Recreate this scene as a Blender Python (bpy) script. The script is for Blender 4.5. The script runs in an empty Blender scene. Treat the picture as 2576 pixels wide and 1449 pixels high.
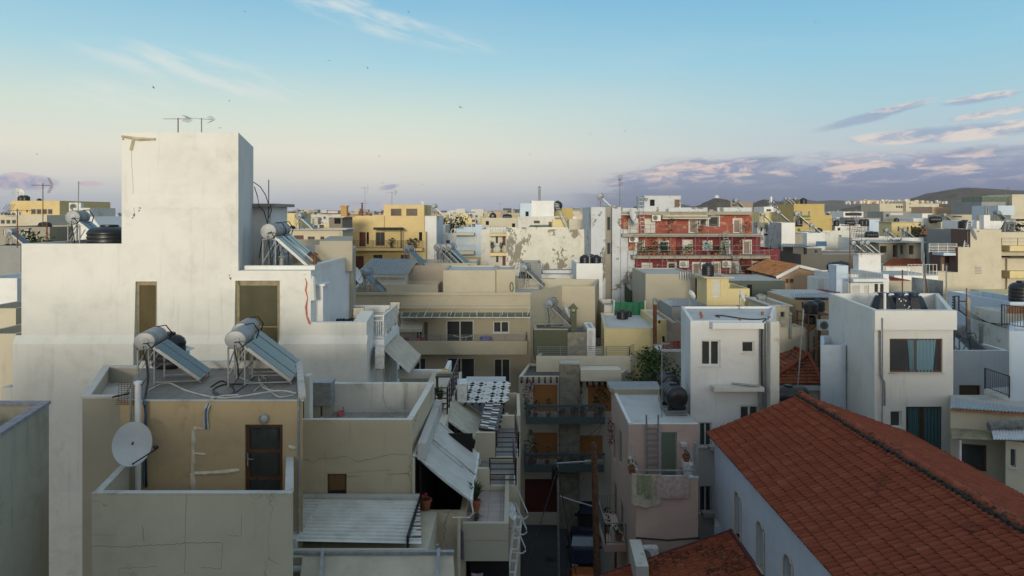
import bpy, math, random
from mathutils import Vector, Matrix
random.seed(7)
SC = bpy.context.scene
COL = SC.collection
R = math.radians
# ---------------------------------------------------------------- camera
FL, HY, CX, CZ = 1717.0, 535.0, 1288.0, 20.0        # focal length, horizon row and column in photo pixels, eye height in metres
cam_d = bpy.data.cameras.new('camera'); cam = bpy.data.objects.new('camera', cam_d); COL.objects.link(cam)
cam.location = (0, 0, CZ); cam.rotation_euler = (R(90), 0, 0)
cam_d.sensor_width = 36; cam_d.lens = 36*FL/2576; cam_d.shift_y = -(724.5-HY)/2576
cam_d.clip_start = 0.2; cam_d.clip_end = 40000
SC.camera = cam
SC.view_settings.view_transform = 'Standard'; SC.view_settings.look = 'None'
SC.view_settings.exposure = EXPOSURE = 0.0; SC.view_settings.gamma = 1
SC.render.resolution_x = 1024; SC.render.resolution_y = 576
# ---------------------------------------------------------------- node helpers
class NT:
    def __init__(s, tree): s.t = tree; s.t.nodes.clear()
    def n(s, typ, **kw):
        nd = s.t.nodes.new(typ)
        for k, v in kw.items():
            if k.startswith('_'): setattr(nd, k[1:], v)
        return nd
    def put(s, sock, v):
        if isinstance(v, bpy.types.NodeSocket): s.t.links.new(v, sock)
        elif isinstance(v, (tuple, list)) and len(v) == 3 and sock.type == 'RGBA': sock.default_value = (*v, 1)
        else: sock.default_value = v
    def m(s, op, a, b=0.0, c=None, clamp=False):
        nd = s.n('ShaderNodeMath', _operation=op, _use_clamp=clamp)
        s.put(nd.inputs[0], a); s.put(nd.inputs[1], b)
        if c is not None: s.put(nd.inputs[2], c)
        return nd.outputs[0]
    def vm(s, op, a, b):
        nd = s.n('ShaderNodeVectorMath', _operation=op); s.put(nd.inputs[0], a); s.put(nd.inputs[1], b); return nd.outputs[0]
    def mix(s, f, a, b, mode='MIX'):
        nd = s.n('ShaderNodeMix', _data_type='RGBA', _blend_type=mode)
        s.put(nd.inputs[0], f); s.put(nd.inputs[6], a); s.put(nd.inputs[7], b); return nd.outputs[2]
    def ramp(s, f, stops, interp='LINEAR'):
        nd = s.n('ShaderNodeValToRGB'); cr = nd.color_ramp; cr.interpolation = interp
        while len(cr.elements) < len(stops): cr.elements.new(0.5)
        for e, (p, c) in zip(cr.elements, stops):
            e.position = p; e.color = (*c, 1) if isinstance(c, (tuple, list)) else (c, c, c, 1)
        s.put(nd.inputs[0], f); return nd.outputs[0]
    def noise(s, vec, scale=1.0, detail=4.0, rough=.55, dist=0.0):
        nd = s.n('ShaderNodeTexNoise'); s.put(nd.inputs['Vector'], vec)
        nd.inputs['Scale'].default_value = scale; nd.inputs['Detail'].default_value = detail
        nd.inputs['Roughness'].default_value = rough; nd.inputs['Distortion'].default_value = dist
        return nd.outputs['Fac']
    def smooth(s, v, lo, hi):
        nd = s.n('ShaderNodeMapRange', _interpolation_type='SMOOTHSTEP'); s.put(nd.inputs[0], v)
        nd.inputs[1].default_value = lo; nd.inputs[2].default_value = hi; return nd.outputs[0]
    def comb(s, x, y, z):
        nd = s.n('ShaderNodeCombineXYZ'); s.put(nd.inputs[0], x); s.put(nd.inputs[1], y); s.put(nd.inputs[2], z); return nd.outputs[0]
def lin(*c):                       # sRGB 0-255 -> linear
    return tuple(((v/255)/12.92 if v/255 <= .04045 else ((v/255+.055)/1.055)**2.4) for v in c)
# ---------------------------------------------------------------- sky
SUN_EL, SUN_AZ = 7.0, 184.0        # degrees; azimuth clockwise from +Y: the sun is low behind the camera
def build_world():
    w = bpy.data.worlds.new('World'); SC.world = w; w.use_nodes = True
    t = NT(w.node_tree)
    geo = t.n('ShaderNodeTexCoord'); sep = t.n('ShaderNodeSeparateXYZ'); t.put(sep.inputs[0], geo.outputs['Generated'])
    x, y, z = sep.outputs
    az = t.m('ARCTAN2', x, y)                              # 0 in front, radians, to the right positive
    el = t.m('ARCSINE', z)
    hor = t.n('ShaderNodeMapRange'); t.put(hor.inputs[0], el); hor.inputs[1].default_value = -0.06; hor.inputs[2].default_value = 0.62
    def ps(e): return (e+.06)/.68
    left = t.ramp(hor.outputs[0], [(0, lin(122,126,160)), (ps(-.012), lin(152,162,190)), (ps(.02), lin(188,190,197)), (ps(.05), lin(214,211,203)), (ps(.085), lin(226,223,208)),
        (ps(.14), lin(208,222,212)), (ps(.21), lin(168,209,222)), (ps(.30), lin(134,189,218)), (.72, (.26,.46,.68)), (1, (.36,.47,.58))])
    right = t.ramp(hor.outputs[0], [(0, lin(96,102,132)), (ps(-.012), lin(104,112,146)), (ps(.02), lin(130,136,168)), (ps(.05), lin(164,166,188)), (ps(.085), lin(184,196,206)),
        (ps(.14), lin(168,202,214)), (ps(.21), lin(146,198,220)), (ps(.30), lin(122,183,216)), (.72, (.24,.44,.66)), (1, (.36,.47,.58))])
    f = t.smooth(az, -.25, .62)
    sky = t.mix(f, left, right)
    # warm after-sunset side, behind the camera
    back = t.ramp(hor.outputs[0], [(0, lin(150,110,80)), (ps(0), (1.5,1.03,.6)), (ps(.07), (1.75,1.42,.98)), (ps(.2), (1.1,1.02,.84)), (ps(.4), (.66,.67,.64)), (1, (.38,.45,.52))])
    bf = t.smooth(t.m('MULTIPLY', y, -1), .08, .92)
    sky = t.mix(bf, sky, back)
    # ---- clouds, all in azimuth/elevation
    sx = t.m('MULTIPLY', az, 1.0); v = t.comb(sx, el, 0)
    wob = t.noise(v, 14, 6, .6)
    def blob(a0, e0, ra, re, tilt=0.0):
        da = t.m('SUBTRACT', az, a0); de = t.m('SUBTRACT', t.m('SUBTRACT', el, e0), t.m('MULTIPLY', da, tilt))
        q = t.m('ADD', t.m('POWER', t.m('ABSOLUTE', t.m('DIVIDE', da, ra)), 2), t.m('POWER', t.m('ABSOLUTE', t.m('DIVIDE', de, re)), 2))
        return t.m('SUBTRACT', 1.0, q, clamp=True)
    def streak(scale_a, scale_e, off, rot, detail=7, rough=.6, dist=.3):
        a2 = t.m('ADD', t.m('MULTIPLY', az, math.cos(rot)), t.m('MULTIPLY', el, math.sin(rot)))
        e2 = t.m('SUBTRACT', t.m('MULTIPLY', el, math.cos(rot)), t.m('MULTIPLY', az, math.sin(rot)))
        vv = t.comb(t.m('MULTIPLY', a2, scale_a), t.m('MULTIPLY', e2, scale_e), off)
        return t.noise(vv, 1, detail, rough, dist)
    # cirrus wisps at the top left
    c1 = streak(9, 60, 3.1, -.27); 
    m1 = t.m('MAXIMUM', blob(-.17, .262, .17, .022, -.20), t.m('MAXIMUM', t.m('MULTIPLY', blob(-.42, .185, .19, .030, -.14), .8), t.m('MULTIPLY', blob(-.52, .150, .12, .03, .02), .55)))
    m1 = t.m('MAXIMUM', m1, t.m('MULTIPLY', blob(-.25, .287, .06, .014, .1), .9))
    m1 = t.m('MAXIMUM', m1, t.m('MULTIPLY', blob(-.45, .305, .16, .014, -.05), .45))
    cir = t.m('MULTIPLY', t.smooth(c1, .34, .72), t.smooth(m1, 0.0, .9))
    sky = t.mix(t.m('MULTIPLY', cir, .9), sky, lin(222,226,222))
    # broad faint veil
    veil = t.m('MULTIPLY', t.smooth(streak(3, 14, 9.0, -.1), .45, .8), t.smooth(t.m('SUBTRACT', .42, el), 0, .3))
    sky = t.mix(t.m('MULTIPLY', veil, .22), sky, lin(206,214,214))
    # purple bank on the right
    bank_top = t.m('MINIMUM', t.m('ADD', .030, t.m('MULTIPLY', t.m('SUBTRACT', az, .10), .32)), .070)
    d = t.m('SUBTRACT', bank_top, el)
    nb = streak(12, 60, 1.7, .03, 8, .62, .25)
    base = t.m('MULTIPLY', t.smooth(t.m('ADD', d, t.m('MULTIPLY', t.m('SUBTRACT', nb, .5), .075)), -.006, .012), t.smooth(az, .05, .17))
    purple = t.mix(t.smooth(el, .0, .07), lin(94,106,140), lin(126,140,172))
    sky = t.mix(t.m('MULTIPLY', base, .82), sky, purple)
    # lit pink edges
    n2 = streak(19, 84, 5.3, .04, 9, .64, .4)
    rng = t.m('MULTIPLY', t.smooth(t.m('ADD', d, .012), 0, .014), t.smooth(t.m('SUBTRACT', .042, d), 0, .030))
    rng = t.m('MULTIPLY', rng, t.smooth(az, .05, .22))
    rng = t.m('MULTIPLY', rng, t.smooth(el, .014, .034))
    puff = t.m('MULTIPLY', t.smooth(n2, .41, .56), rng)
    sh = t.smooth(t.m('ADD', n2, t.m('MULTIPLY', wob, .25)), .60, .76)
    pk = t.mix(sh, lin(140,148,180), lin(226,204,196))
    sky = t.mix(t.m('MULTIPLY', puff, .8), sky, pk)
    # upper right row of puffs
    n3 = streak(15, 62, 12.3, .10, 9, .64, .4)
    m3 = t.m('MAXIMUM', blob(.485, .124, .085, .009, .22), t.m('MAXIMUM', blob(.58, .098, .15, .013, .03), blob(.60, .137, .05, .007, .1)))
    m3 = t.m('MAXIMUM', m3, blob(.61, .118, .05, .006, .1))
    p3 = t.smooth(t.m('ADD', t.m('MULTIPLY', m3, .40), n3), .46, .82)
    p3 = t.m('MULTIPLY', p3, t.smooth(m3, 0, .55))
    pc3 = t.mix(t.smooth(t.m('ADD', n3, t.m('MULTIPLY', wob, .3)), .56, .74), lin(142,158,190), lin(230,212,202))
    sky = t.mix(t.m('MULTIPLY', p3, .72), sky, pc3)
    # small clouds on the left and above the yellow house
    n4 = t.noise(v, 34, 7, .6)
    m4 = t.m('MAXIMUM', blob(-.625, .036, .055, .013, -.02), t.m('MULTIPLY', blob(-.176, .037, .022, .006, .15), .9))
    m4 = t.m('MAXIMUM', m4, t.m('MULTIPLY', blob(-.21, .013, .06, .007), .55)); m4 = t.m('MAXIMUM', m4, t.m('MULTIPLY', blob(-.555, .036, .02, .004), .7))
    p4 = t.m('MULTIPLY', t.smooth(t.m('ADD', t.m('MULTIPLY', m4, .45), n4), .62, .86), t.smooth(m4, 0, .25))
    pc4 = t.mix(t.smooth(n4, .45, .62), lin(140,146,180), lin(200,180,192))
    sky = t.mix(t.m('MULTIPLY', p4, .8), sky, pc4)
    # physical sky adds its own share
    st = t.n('ShaderNodeTexSky', _sky_type='NISHITA'); st.sun_disc = False
    st.sun_elevation = R(SUN_EL); st.sun_rotation = R(SUN_AZ)
    b1 = t.n('ShaderNodeBackground'); t.put(b1.inputs[0], sky); b1.inputs[1].default_value = 1.0
    b2 = t.n('ShaderNodeBackground'); t.put(b2.inputs[0], st.outputs[0]); b2.inputs[1].default_value = 0.006
    ad = t.n('ShaderNodeAddShader'); t.put(ad.inputs[0], b1.outputs[0]); t.put(ad.inputs[1], b2.outputs[0])
    o = t.n('ShaderNodeOutputWorld'); t.put(o.inputs[0], ad.outputs[0])
build_world()
sd = bpy.data.lights.new('sun', 'SUN'); sd.energy = 2.35; sd.angle = R(11); sd.color = (1, .92, .74)
sun = bpy.data.objects.new('sun', sd); COL.objects.link(sun)
_a, _e = R(SUN_AZ), R(SUN_EL)
sun.rotation_euler = Vector((math.sin(_a)*math.cos(_e), math.cos(_a)*math.cos(_e), math.sin(_e))).to_track_quat('Z', 'Y').to_euler()
# ---------------------------------------------------------------- pixel rows and columns to metres
def X(px, Y): return (px-CX)/FL*Y
def Z(py, Y): return CZ-(py-HY)/FL*Y
def P(px, py, Y): return Vector((X(px, Y), Y, Z(py, Y)))
def YZ(py, z): return (CZ-z)*FL/(py-HY)
def V(*a): return Vector(a)
# ---------------------------------------------------------------- materials
MATS = {}
def pbsdf(name):
    m = bpy.data.materials.new(name); m.use_nodes = True; t = NT(m.node_tree)
    b = t.n('ShaderNodeBsdfPrincipled'); o = t.n('ShaderNodeOutputMaterial'); t.put(o.inputs[0], b.outputs[0]); MATS[name] = m
    return m, t, b
def bump(t, b, h, strength, dist=.02):
    bp = t.n('ShaderNodeBump'); bp.inputs['Strength'].default_value = strength; bp.inputs['Distance'].default_value = dist
    t.put(bp.inputs['Height'], h); t.put(b.inputs['Normal'], bp.outputs[0])
def plaster(name, col, dirt=.35, dcol=None, peel=0, pcol=(.27, .25, .22), crack=0, streak=.35, pscale=.55, rough=.9):
    if name in MATS: return MATS[name]
    m, t, b = pbsdf(name)
    g = t.n('ShaderNodeNewGeometry').outputs['Position']
    big = t.noise(g, .45, 6, .6, .4); mid = t.noise(g, 2.6, 8, .65)
    st = t.noise(t.vm('MULTIPLY', g, (4.0, 4.0, .28)), 1.0, 6, .6)
    st2 = t.noise(t.vm('MULTIPLY', g, (1.1, 1.1, .1)), 1.0, 4, .6)
    dcol = dcol or tuple(c*k for c, k in zip(col, (.60, .57, .52)))
    lt = tuple(min(.86, c*1.07) for c in col)
    c = t.mix(t.smooth(big, .35, .68), lt, col)
    d1 = t.m('MULTIPLY', t.smooth(big, .46, .72), t.smooth(mid, .38, .66))
    c = t.mix(t.m('MULTIPLY', d1, dirt*.9), c, dcol)
    d2 = t.m('MULTIPLY', t.smooth(st, .52, .74), t.smooth(st2, .42, .6))
    c = t.mix(t.m('MULTIPLY', d2, streak), c, dcol)
    rp_ = t.smooth(t.noise(t.vm('MULTIPLY', g, (1, 1, 1.5)), .8, 1.5, .4, .8), .575, .582); c = t.mix(t.m('MULTIPLY', rp_, min(.5, dirt*.9)), c, tuple(min(.8, v*1.10) for v in col))
    vor = t.n('ShaderNodeTexVoronoi'); t.put(vor.inputs['Vector'], t.vm('MULTIPLY', g, (1, 1, .6))); vor.inputs['Scale'].default_value = .75; vor.inputs['Randomness'].default_value = 1
    drip = t.m('MULTIPLY', t.m('SUBTRACT', 1, t.smooth(vor.outputs['Distance'], .05, .30)), t.smooth(mid, .5, .6)); c = t.mix(t.m('MULTIPLY', drip, dirt*.9), c, dcol)
    sp = t.m('MULTIPLY', t.smooth(t.noise(g, 9, 4, .7), .62, .74), dirt*.5)
    c = t.mix(sp, c, dcol)
    if crack:
        vo = t.n('ShaderNodeTexVoronoi', _feature='DISTANCE_TO_EDGE'); t.put(vo.inputs['Vector'], t.vm('ADD', g, t.mix(1.0, (0, 0, 0), t.noise(g, 1.6, 4)))); vo.inputs['Scale'].default_value = .42
        ck = t.m('MULTIPLY', t.m('SUBTRACT', 1, t.smooth(vo.outputs[0], .0, .007)), t.smooth(t.noise(g, .5, 2), .46, .54))
        c = t.mix(t.m('MULTIPLY', ck, crack), c, tuple(v*.35 for v in col))
    if peel:
        pn = t.m('ADD', t.m('MULTIPLY', t.noise(t.vm('MULTIPLY', g, (1, 1, .75)), pscale, 10, .68, .6), .75), t.m('MULTIPLY', mid, .25))
        pe = t.smooth(pn, .62-peel*.2, .632-peel*.2)
        pc = t.mix(mid, pcol, tuple(v*.7 for v in pcol))
        c = t.mix(pe, c, pc)
    t.put(b.inputs['Base Color'], c); b.inputs['Roughness'].default_value = rough; b.inputs['Specular IOR Level'].default_value = .2
    bump(t, b, t.m('ADD', t.noise(g, 30, 3, .6), t.m('MULTIPLY', mid, 2.0)), .35, .012)
    return m
def simple(name, col, rough=.6, metal=0, var=.25, scale=6, spec=.4, rust=0):
    if name in MATS: return MATS[name]
    m, t, b = pbsdf(name)
    g = t.n('ShaderNodeNewGeometry').outputs['Position']
    n = t.noise(g, scale, 5, .6)
    c = t.mix(t.smooth(n, .3, .7), tuple(v*(1-var) for v in col), tuple(min(1, v*(1+var*.5)) for v in col))
    if rust: c = t.mix(t.m('MULTIPLY', t.smooth(t.noise(g, scale*.7, 7, .7), .56, .64), rust), c, (.14, .055, .025))
    t.put(b.inputs['Base Color'], c); b.inputs['Roughness'].default_value = rough; b.inputs['Metallic'].default_value = metal
    b.inputs['Specular IOR Level'].default_value = spec
    return m
def glassy(name, col, rough=.08, spec=.6):
    if name in MATS: return MATS[name]
    m, t, b = pbsdf(name)
    g = t.n('ShaderNodeNewGeometry').outputs['Position']
    n = t.noise(t.vm('MULTIPLY', g, (1, 1, .6)), 1.3, 3)
    t.put(b.inputs['Base Color'], t.mix(n, tuple(v*.5 for v in col), tuple(v*1.4 for v in col)))
    b.inputs['Roughness'].default_value = rough; b.inputs['Specular IOR Level'].default_value = spec
    bump(t, b, t.noise(g, .9, 2), .05, .05)
    return m
def slatted(name, col, per=.05, axis=2, rough=.6):
    if name in MATS: return MATS[name]
    m, t, b = pbsdf(name)
    g = t.n('ShaderNodeNewGeometry').outputs['Position']; s = t.n('ShaderNodeSeparateXYZ'); t.put(s.inputs[0], g)
    fr = t.m('FRACT', t.m('DIVIDE', s.outputs[axis], per))
    gap = t.smooth(fr, 0, .18)
    n = t.noise(g, 3, 4)
    c = t.mix(n, tuple(v*.85 for v in col), tuple(min(1, v*1.1) for v in col))
    t.put(b.inputs['Base Color'], t.mix(gap, tuple(v*.45 for v in col), c)); b.inputs['Roughness'].default_value = rough
    bump(t, b, fr, .3, .01)
    return m
def tiles(name, per=.33, col=(.30, .29, .27), grout=(.12, .11, .10), ax=(0, 1)):
    if name in MATS: return MATS[name]
    m, t, b = pbsdf(name)
    g = t.n('ShaderNodeNewGeometry').outputs['Position']; s = t.n('ShaderNodeSeparateXYZ'); t.put(s.inputs[0], g)
    f1 = t.m('FRACT', t.m('DIVIDE', s.outputs[ax[0]], per)); f2 = t.m('FRACT', t.m('DIVIDE', s.outputs[ax[1]], per))
    l = t.m('MULTIPLY', t.smooth(f1, .02, .06), t.smooth(f2, .02, .06))
    n = t.smooth(t.noise(g, 1.1, 7, .65), .35, .7)
    c = t.mix(n, col, tuple(v*.68 for v in col))
    t.put(b.inputs['Base Color'], t.mix(l, grout, c)); b.inputs['Roughness'].default_value = .6
    return m
def stone(name):
    if name in MATS: return MATS[name]
    m, t, b = pbsdf(name)
    g = t.n('ShaderNodeNewGeometry').outputs['Position']; s = t.n('ShaderNodeSeparateXYZ'); t.put(s.inputs[0], g)
    vec = t.comb(t.m('ADD', s.outputs[0], s.outputs[1]), s.outputs[2], 0)
    br = t.n('ShaderNodeTexBrick'); t.put(br.inputs['Vector'], vec); br.inputs['Scale'].default_value = 1
    br.inputs['Brick Width'].default_value = .42; br.inputs['Row Height'].default_value = .15; br.inputs['Mortar Size'].default_value = .008
    br.offset = .4; br.squash = .7; br.squash_frequency = 3
    br.inputs['Color1'].default_value = (.34, .29, .22, 1); br.inputs['Color2'].default_value = (.18, .185, .165, 1); br.inputs['Mortar'].default_value = (.05, .05, .045, 1)
    c = t.mix(.5, br.outputs[0], t.mix(t.smooth(t.noise(g, 2.2, 5), .4, .6), (.36, .30, .22), (.18, .195, .175)), 'MIX')
    t.put(b.inputs['Base Color'], c); b.inputs['Roughness'].default_value = .85
    bump(t, b, t.m('ADD', br.outputs['Fac'], t.noise(g, 8, 5)), .5, .02)
    return m
def tilemat(name, col=(.235, .060, .030), dark=.2, old=0.0):
    # every tile carries its own random value in the UV layer 'tile'
    if name in MATS: return MATS[name]
    m, t, b = pbsdf(name)
    g = t.n('ShaderNodeNewGeometry').outputs['Position']
    uv = t.n('ShaderNodeUVMap'); uv.uv_map = 'tile'
    s = t.n('ShaderNodeSeparateXYZ'); t.put(s.inputs[0], uv.outputs[0])
    c = t.ramp(s.outputs[0], [(0, tuple(v*.84 for v in col)), (.5, col), (.9, (col[0]*1.06, col[1]*1.12, col[2]*1.15)), (1, (col[0]*1.15, col[1]*1.4, col[2]*1.5))])
    n = t.noise(g, 2.2, 7, .65)
    c = t.mix(t.m('MULTIPLY', t.smooth(n, .35, .7), dark), c, tuple(v*.5 for v in col))
    blk = t.m('MULTIPLY', t.smooth(t.noise(g, .55, 6, .6), .60-old*.12, .72-old*.12), t.smooth(t.noise(g, 7, 5, .7), .45, .6))
    c = t.mix(t.m('MULTIPLY', blk, .85), c, (.022, .018, .015))
    edge = t.smooth(s.outputs[1], .80, .98)  # paints shade into the valleys between barrels and onto the course steps
    c = t.mix(t.m('MULTIPLY', edge, .35), c, tuple(v*.35 for v in col))
    t.put(b.inputs['Base Color'], c); b.inputs['Roughness'].default_value = .85; b.inputs['Specular IOR Level'].default_value = .2
    bump(t, b, t.noise(g, 40, 3), .3, .01)
    return m
# palette (real-world base colours)
WHITE = plaster('white_plaster', (.63, .625, .59), .38, dcol=(.42, .41, .37), streak=.4)
WHITE2 = plaster('bright_white_plaster', (.66, .66, .65), .3, streak=.35)
WHITE3 = plaster('old_white_plaster', (.56, .55, .50), .8, dcol=(.26, .24, .20), streak=.7)
PEEL = plaster('peeling_white_paint', (.60, .58, .51), .5, peel=.50, pcol=(.30, .27, .215), pscale=.42)
PEELB = plaster('peeling_blue_white_paint', (.48, .50, .53), .6, peel=.34, pcol=(.24, .235, .21), pscale=.6)
CREAM = plaster('cream_plaster', (.50, .455, .355), .3, streak=.3)
BEIGE = plaster('beige_plaster', (.46, .41, .31), .2, streak=.12)
BEIGE2 = plaster('dull_beige_plaster', (.47, .425, .325), .35, crack=.5, streak=.3)
SAND = plaster('sand_plaster', (.46, .345, .205), .45, streak=.35)
TAN = plaster('tan_plaster', (.47, .40, .285), .6, dcol=(.22, .19, .15), crack=.9, streak=.6)
GREYG = plaster('grey_green_plaster', (.37, .345, .27), .5, streak=.6)
GREYB = plaster('warm_grey_plaster', (.37, .34, .27), .2, streak=.15)
YELL = plaster('yellow_plaster', (.58, .45, .225), .35, streak=.3)
YELL2 = plaster('pale_yellow_plaster', (.60, .50, .27), .3, streak=.3)
OCHRE = plaster('ochre_plaster', (.45, .345, .145), .2, streak=.15)
PEACH = plaster('peach_plaster', (.46, .32, .215), .3, streak=.3)
PINK = plaster('pink_plaster', (.50, .37, .32), .25, streak=.3)
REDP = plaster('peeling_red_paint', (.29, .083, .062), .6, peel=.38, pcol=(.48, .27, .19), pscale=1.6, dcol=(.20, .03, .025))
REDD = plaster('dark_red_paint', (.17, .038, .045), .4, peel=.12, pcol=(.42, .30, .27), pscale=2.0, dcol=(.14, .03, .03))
DGREY = plaster('dark_grey_plaster', (.125, .118, .105), .25, streak=.2)
MGREY = plaster('mid_grey_plaster', (.26, .265, .26), .3, streak=.3)
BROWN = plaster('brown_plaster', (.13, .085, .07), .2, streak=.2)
GREEN = plaster('olive_plaster', (.105, .115, .075), .2, streak=.2)
CONC = plaster('raw_concrete', (.30, .275, .225), .7, dcol=(.14, .13, .11), streak=.8)
STEELB = plaster('slate_blue_plaster', (.085, .112, .125), .2, streak=.2)
BLUEW = plaster('pale_blue_plaster', (.46, .54, .63), .3, streak=.4)
ROOFC = plaster('roof_cement', (.42, .42, .40), .8, dcol=(.20, .19, .175), streak=0)
ROOFW = plaster('whitewashed_roof', (.47, .475, .47), .6, dcol=(.32, .30, .27), streak=0)
ROOFD = plaster('dark_roof_cement', (.17, .165, .15), .6, streak=0)
COPE = plaster('grey_coping', (.47, .46, .43), .9, dcol=(.20, .19, .17), streak=.5)
GRAVEL = plaster('gravel', (.12, .11, .10), .9, dcol=(.05, .045, .04), streak=0)
STONE = stone('stone_cladding')
TILEG = tiles('grey_floor_tiles', .34); TILEP = tiles('pink_floor_tiles', .33, (.36, .30, .27), (.20, .12, .08)); TILED = tiles('dark_floor_tiles', .34, (.20, .185, .165), (.08, .075, .07))
ASPH = plaster('asphalt', (.050, .050, .050), .5, streak=0); PAVE = tiles('paving', .4, (.22, .20, .17), (.11, .10, .09))
GLASS = glassy('window_glass', (.045, .05, .05)); GLASSO = glassy('olive_window_glass', (.085, .075, .04), .12, .8)
GLASSB = glassy('solar_glass', (.042, .048, .048), .08, .5); GLASSN = glassy('reflection_tinted_glass', (.075, .08, .07), .16, .35); GLASSG = glassy('green_glass', (.10, .14, .11), .2)  # near panels carry the wall's grey-green reflection in their base colour
VOID = simple('painted_shade', (.012, .011, .010), .9, 0, .3)  # near-black colour painted in for the shade of doorways and recesses
WFR = simple('white_frame', (.62, .63, .62), .45, 0, .12); BFR = simple('brown_frame', (.10, .045, .02), .5); GFR = simple('grey_frame', (.22, .235, .25), .5)
OFR = simple('olive_frame', (.25, .21, .12), .6)
SHW = slatted('white_shutter', (.58, .57, .53)); SHR = slatted('maroon_shutter', (.12, .025, .018)); SHO = slatted('orange_shutter', (.44, .185, .05), .055); SHG = slatted('green_shutter', (.12, .165, .115), .06)
SHB = slatted('brown_shutter', (.16, .085, .035), .05); SHN = slatted('grey_brown_shutter', (.24, .17, .14), .05); SHBL = slatted('blue_shutter', (.25, .36, .46), .05)
METW = simple('white_metal', (.62, .63, .64), .45, .1, .15, 3, rust=.15); METG = simple('grey_metal', (.30, .32, .33), .45, .5, .2, rust=.1); METD = simple('dark_metal', (.035, .03, .03), .5, .3)
MAROON = simple('dark_brown_metal', (.055, .028, .024), .5, .1)
GALV = simple('galvanised_metal', (.26, .265, .26), .6, .3, .25, 9); TANKS = simple('tank_steel', (.24, .26, .28), .5, .2, .15, 5); TANKG = simple('tank_grey_paint', (.24, .25, .255), .45, .2, .12, 4)
BLACKP = simple('black_plastic', (.012, .013, .016), .38, 0, .3, 5, .5); CABLE = simple('cable_rubber', (.015, .015, .016), .5); CABLEW = simple('white_hose', (.45, .44, .40), .6)
BLUEP = simple('blue_hose', (.06, .13, .22), .5); RUST = simple('rusty_metal', (.17, .07, .035), .85, .2, .5, 12); WOODP = simple('weathered_pole_wood', (.13, .065, .04), .9, 0, .5, 9)
ALUF = simple('aluminium', (.27, .275, .28), .45, .5, .1); CLOTHG = simple('grey_awning_cloth', (.50, .485, .45), .85, 0, .12, 2); CLOTHB = simple('beige_awning_cloth', (.47, .43, .34), .85, 0, .15, 2)
TARP = simple('green_tarpaulin', (.012, .13, .06), .6, 0, .2, 1.5); NET = simple('green_netting', (.015, .028, .02), .9); TERRA = simple('terracotta_pot', (.30, .10, .05), .8)
LEAF = simple('leaf_green', (.055, .085, .025), .8, 0, .5, 2.5, .2); LEAF2 = simple('dark_leaf_green', (.030, .055, .022), .8, 0, .5, 2.5, .2); FLOW = simple('magenta_flower', (.40, .02, .08), .7); BARK = simple('bark', (.09, .065, .045), .95)
PLW = simple('white_plastic', (.65, .65, .63), .4); PLP = simple('pink_plastic', (.60, .18, .20), .5); TILEM = tilemat('clay_roof_tile'); TILEO = tilemat('old_clay_roof_tile', (.27, .085, .04), .6, 1.2); TILEL = tilemat('pale_clay_roof_tile', (.42, .19, .085), .4, .3)
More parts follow.
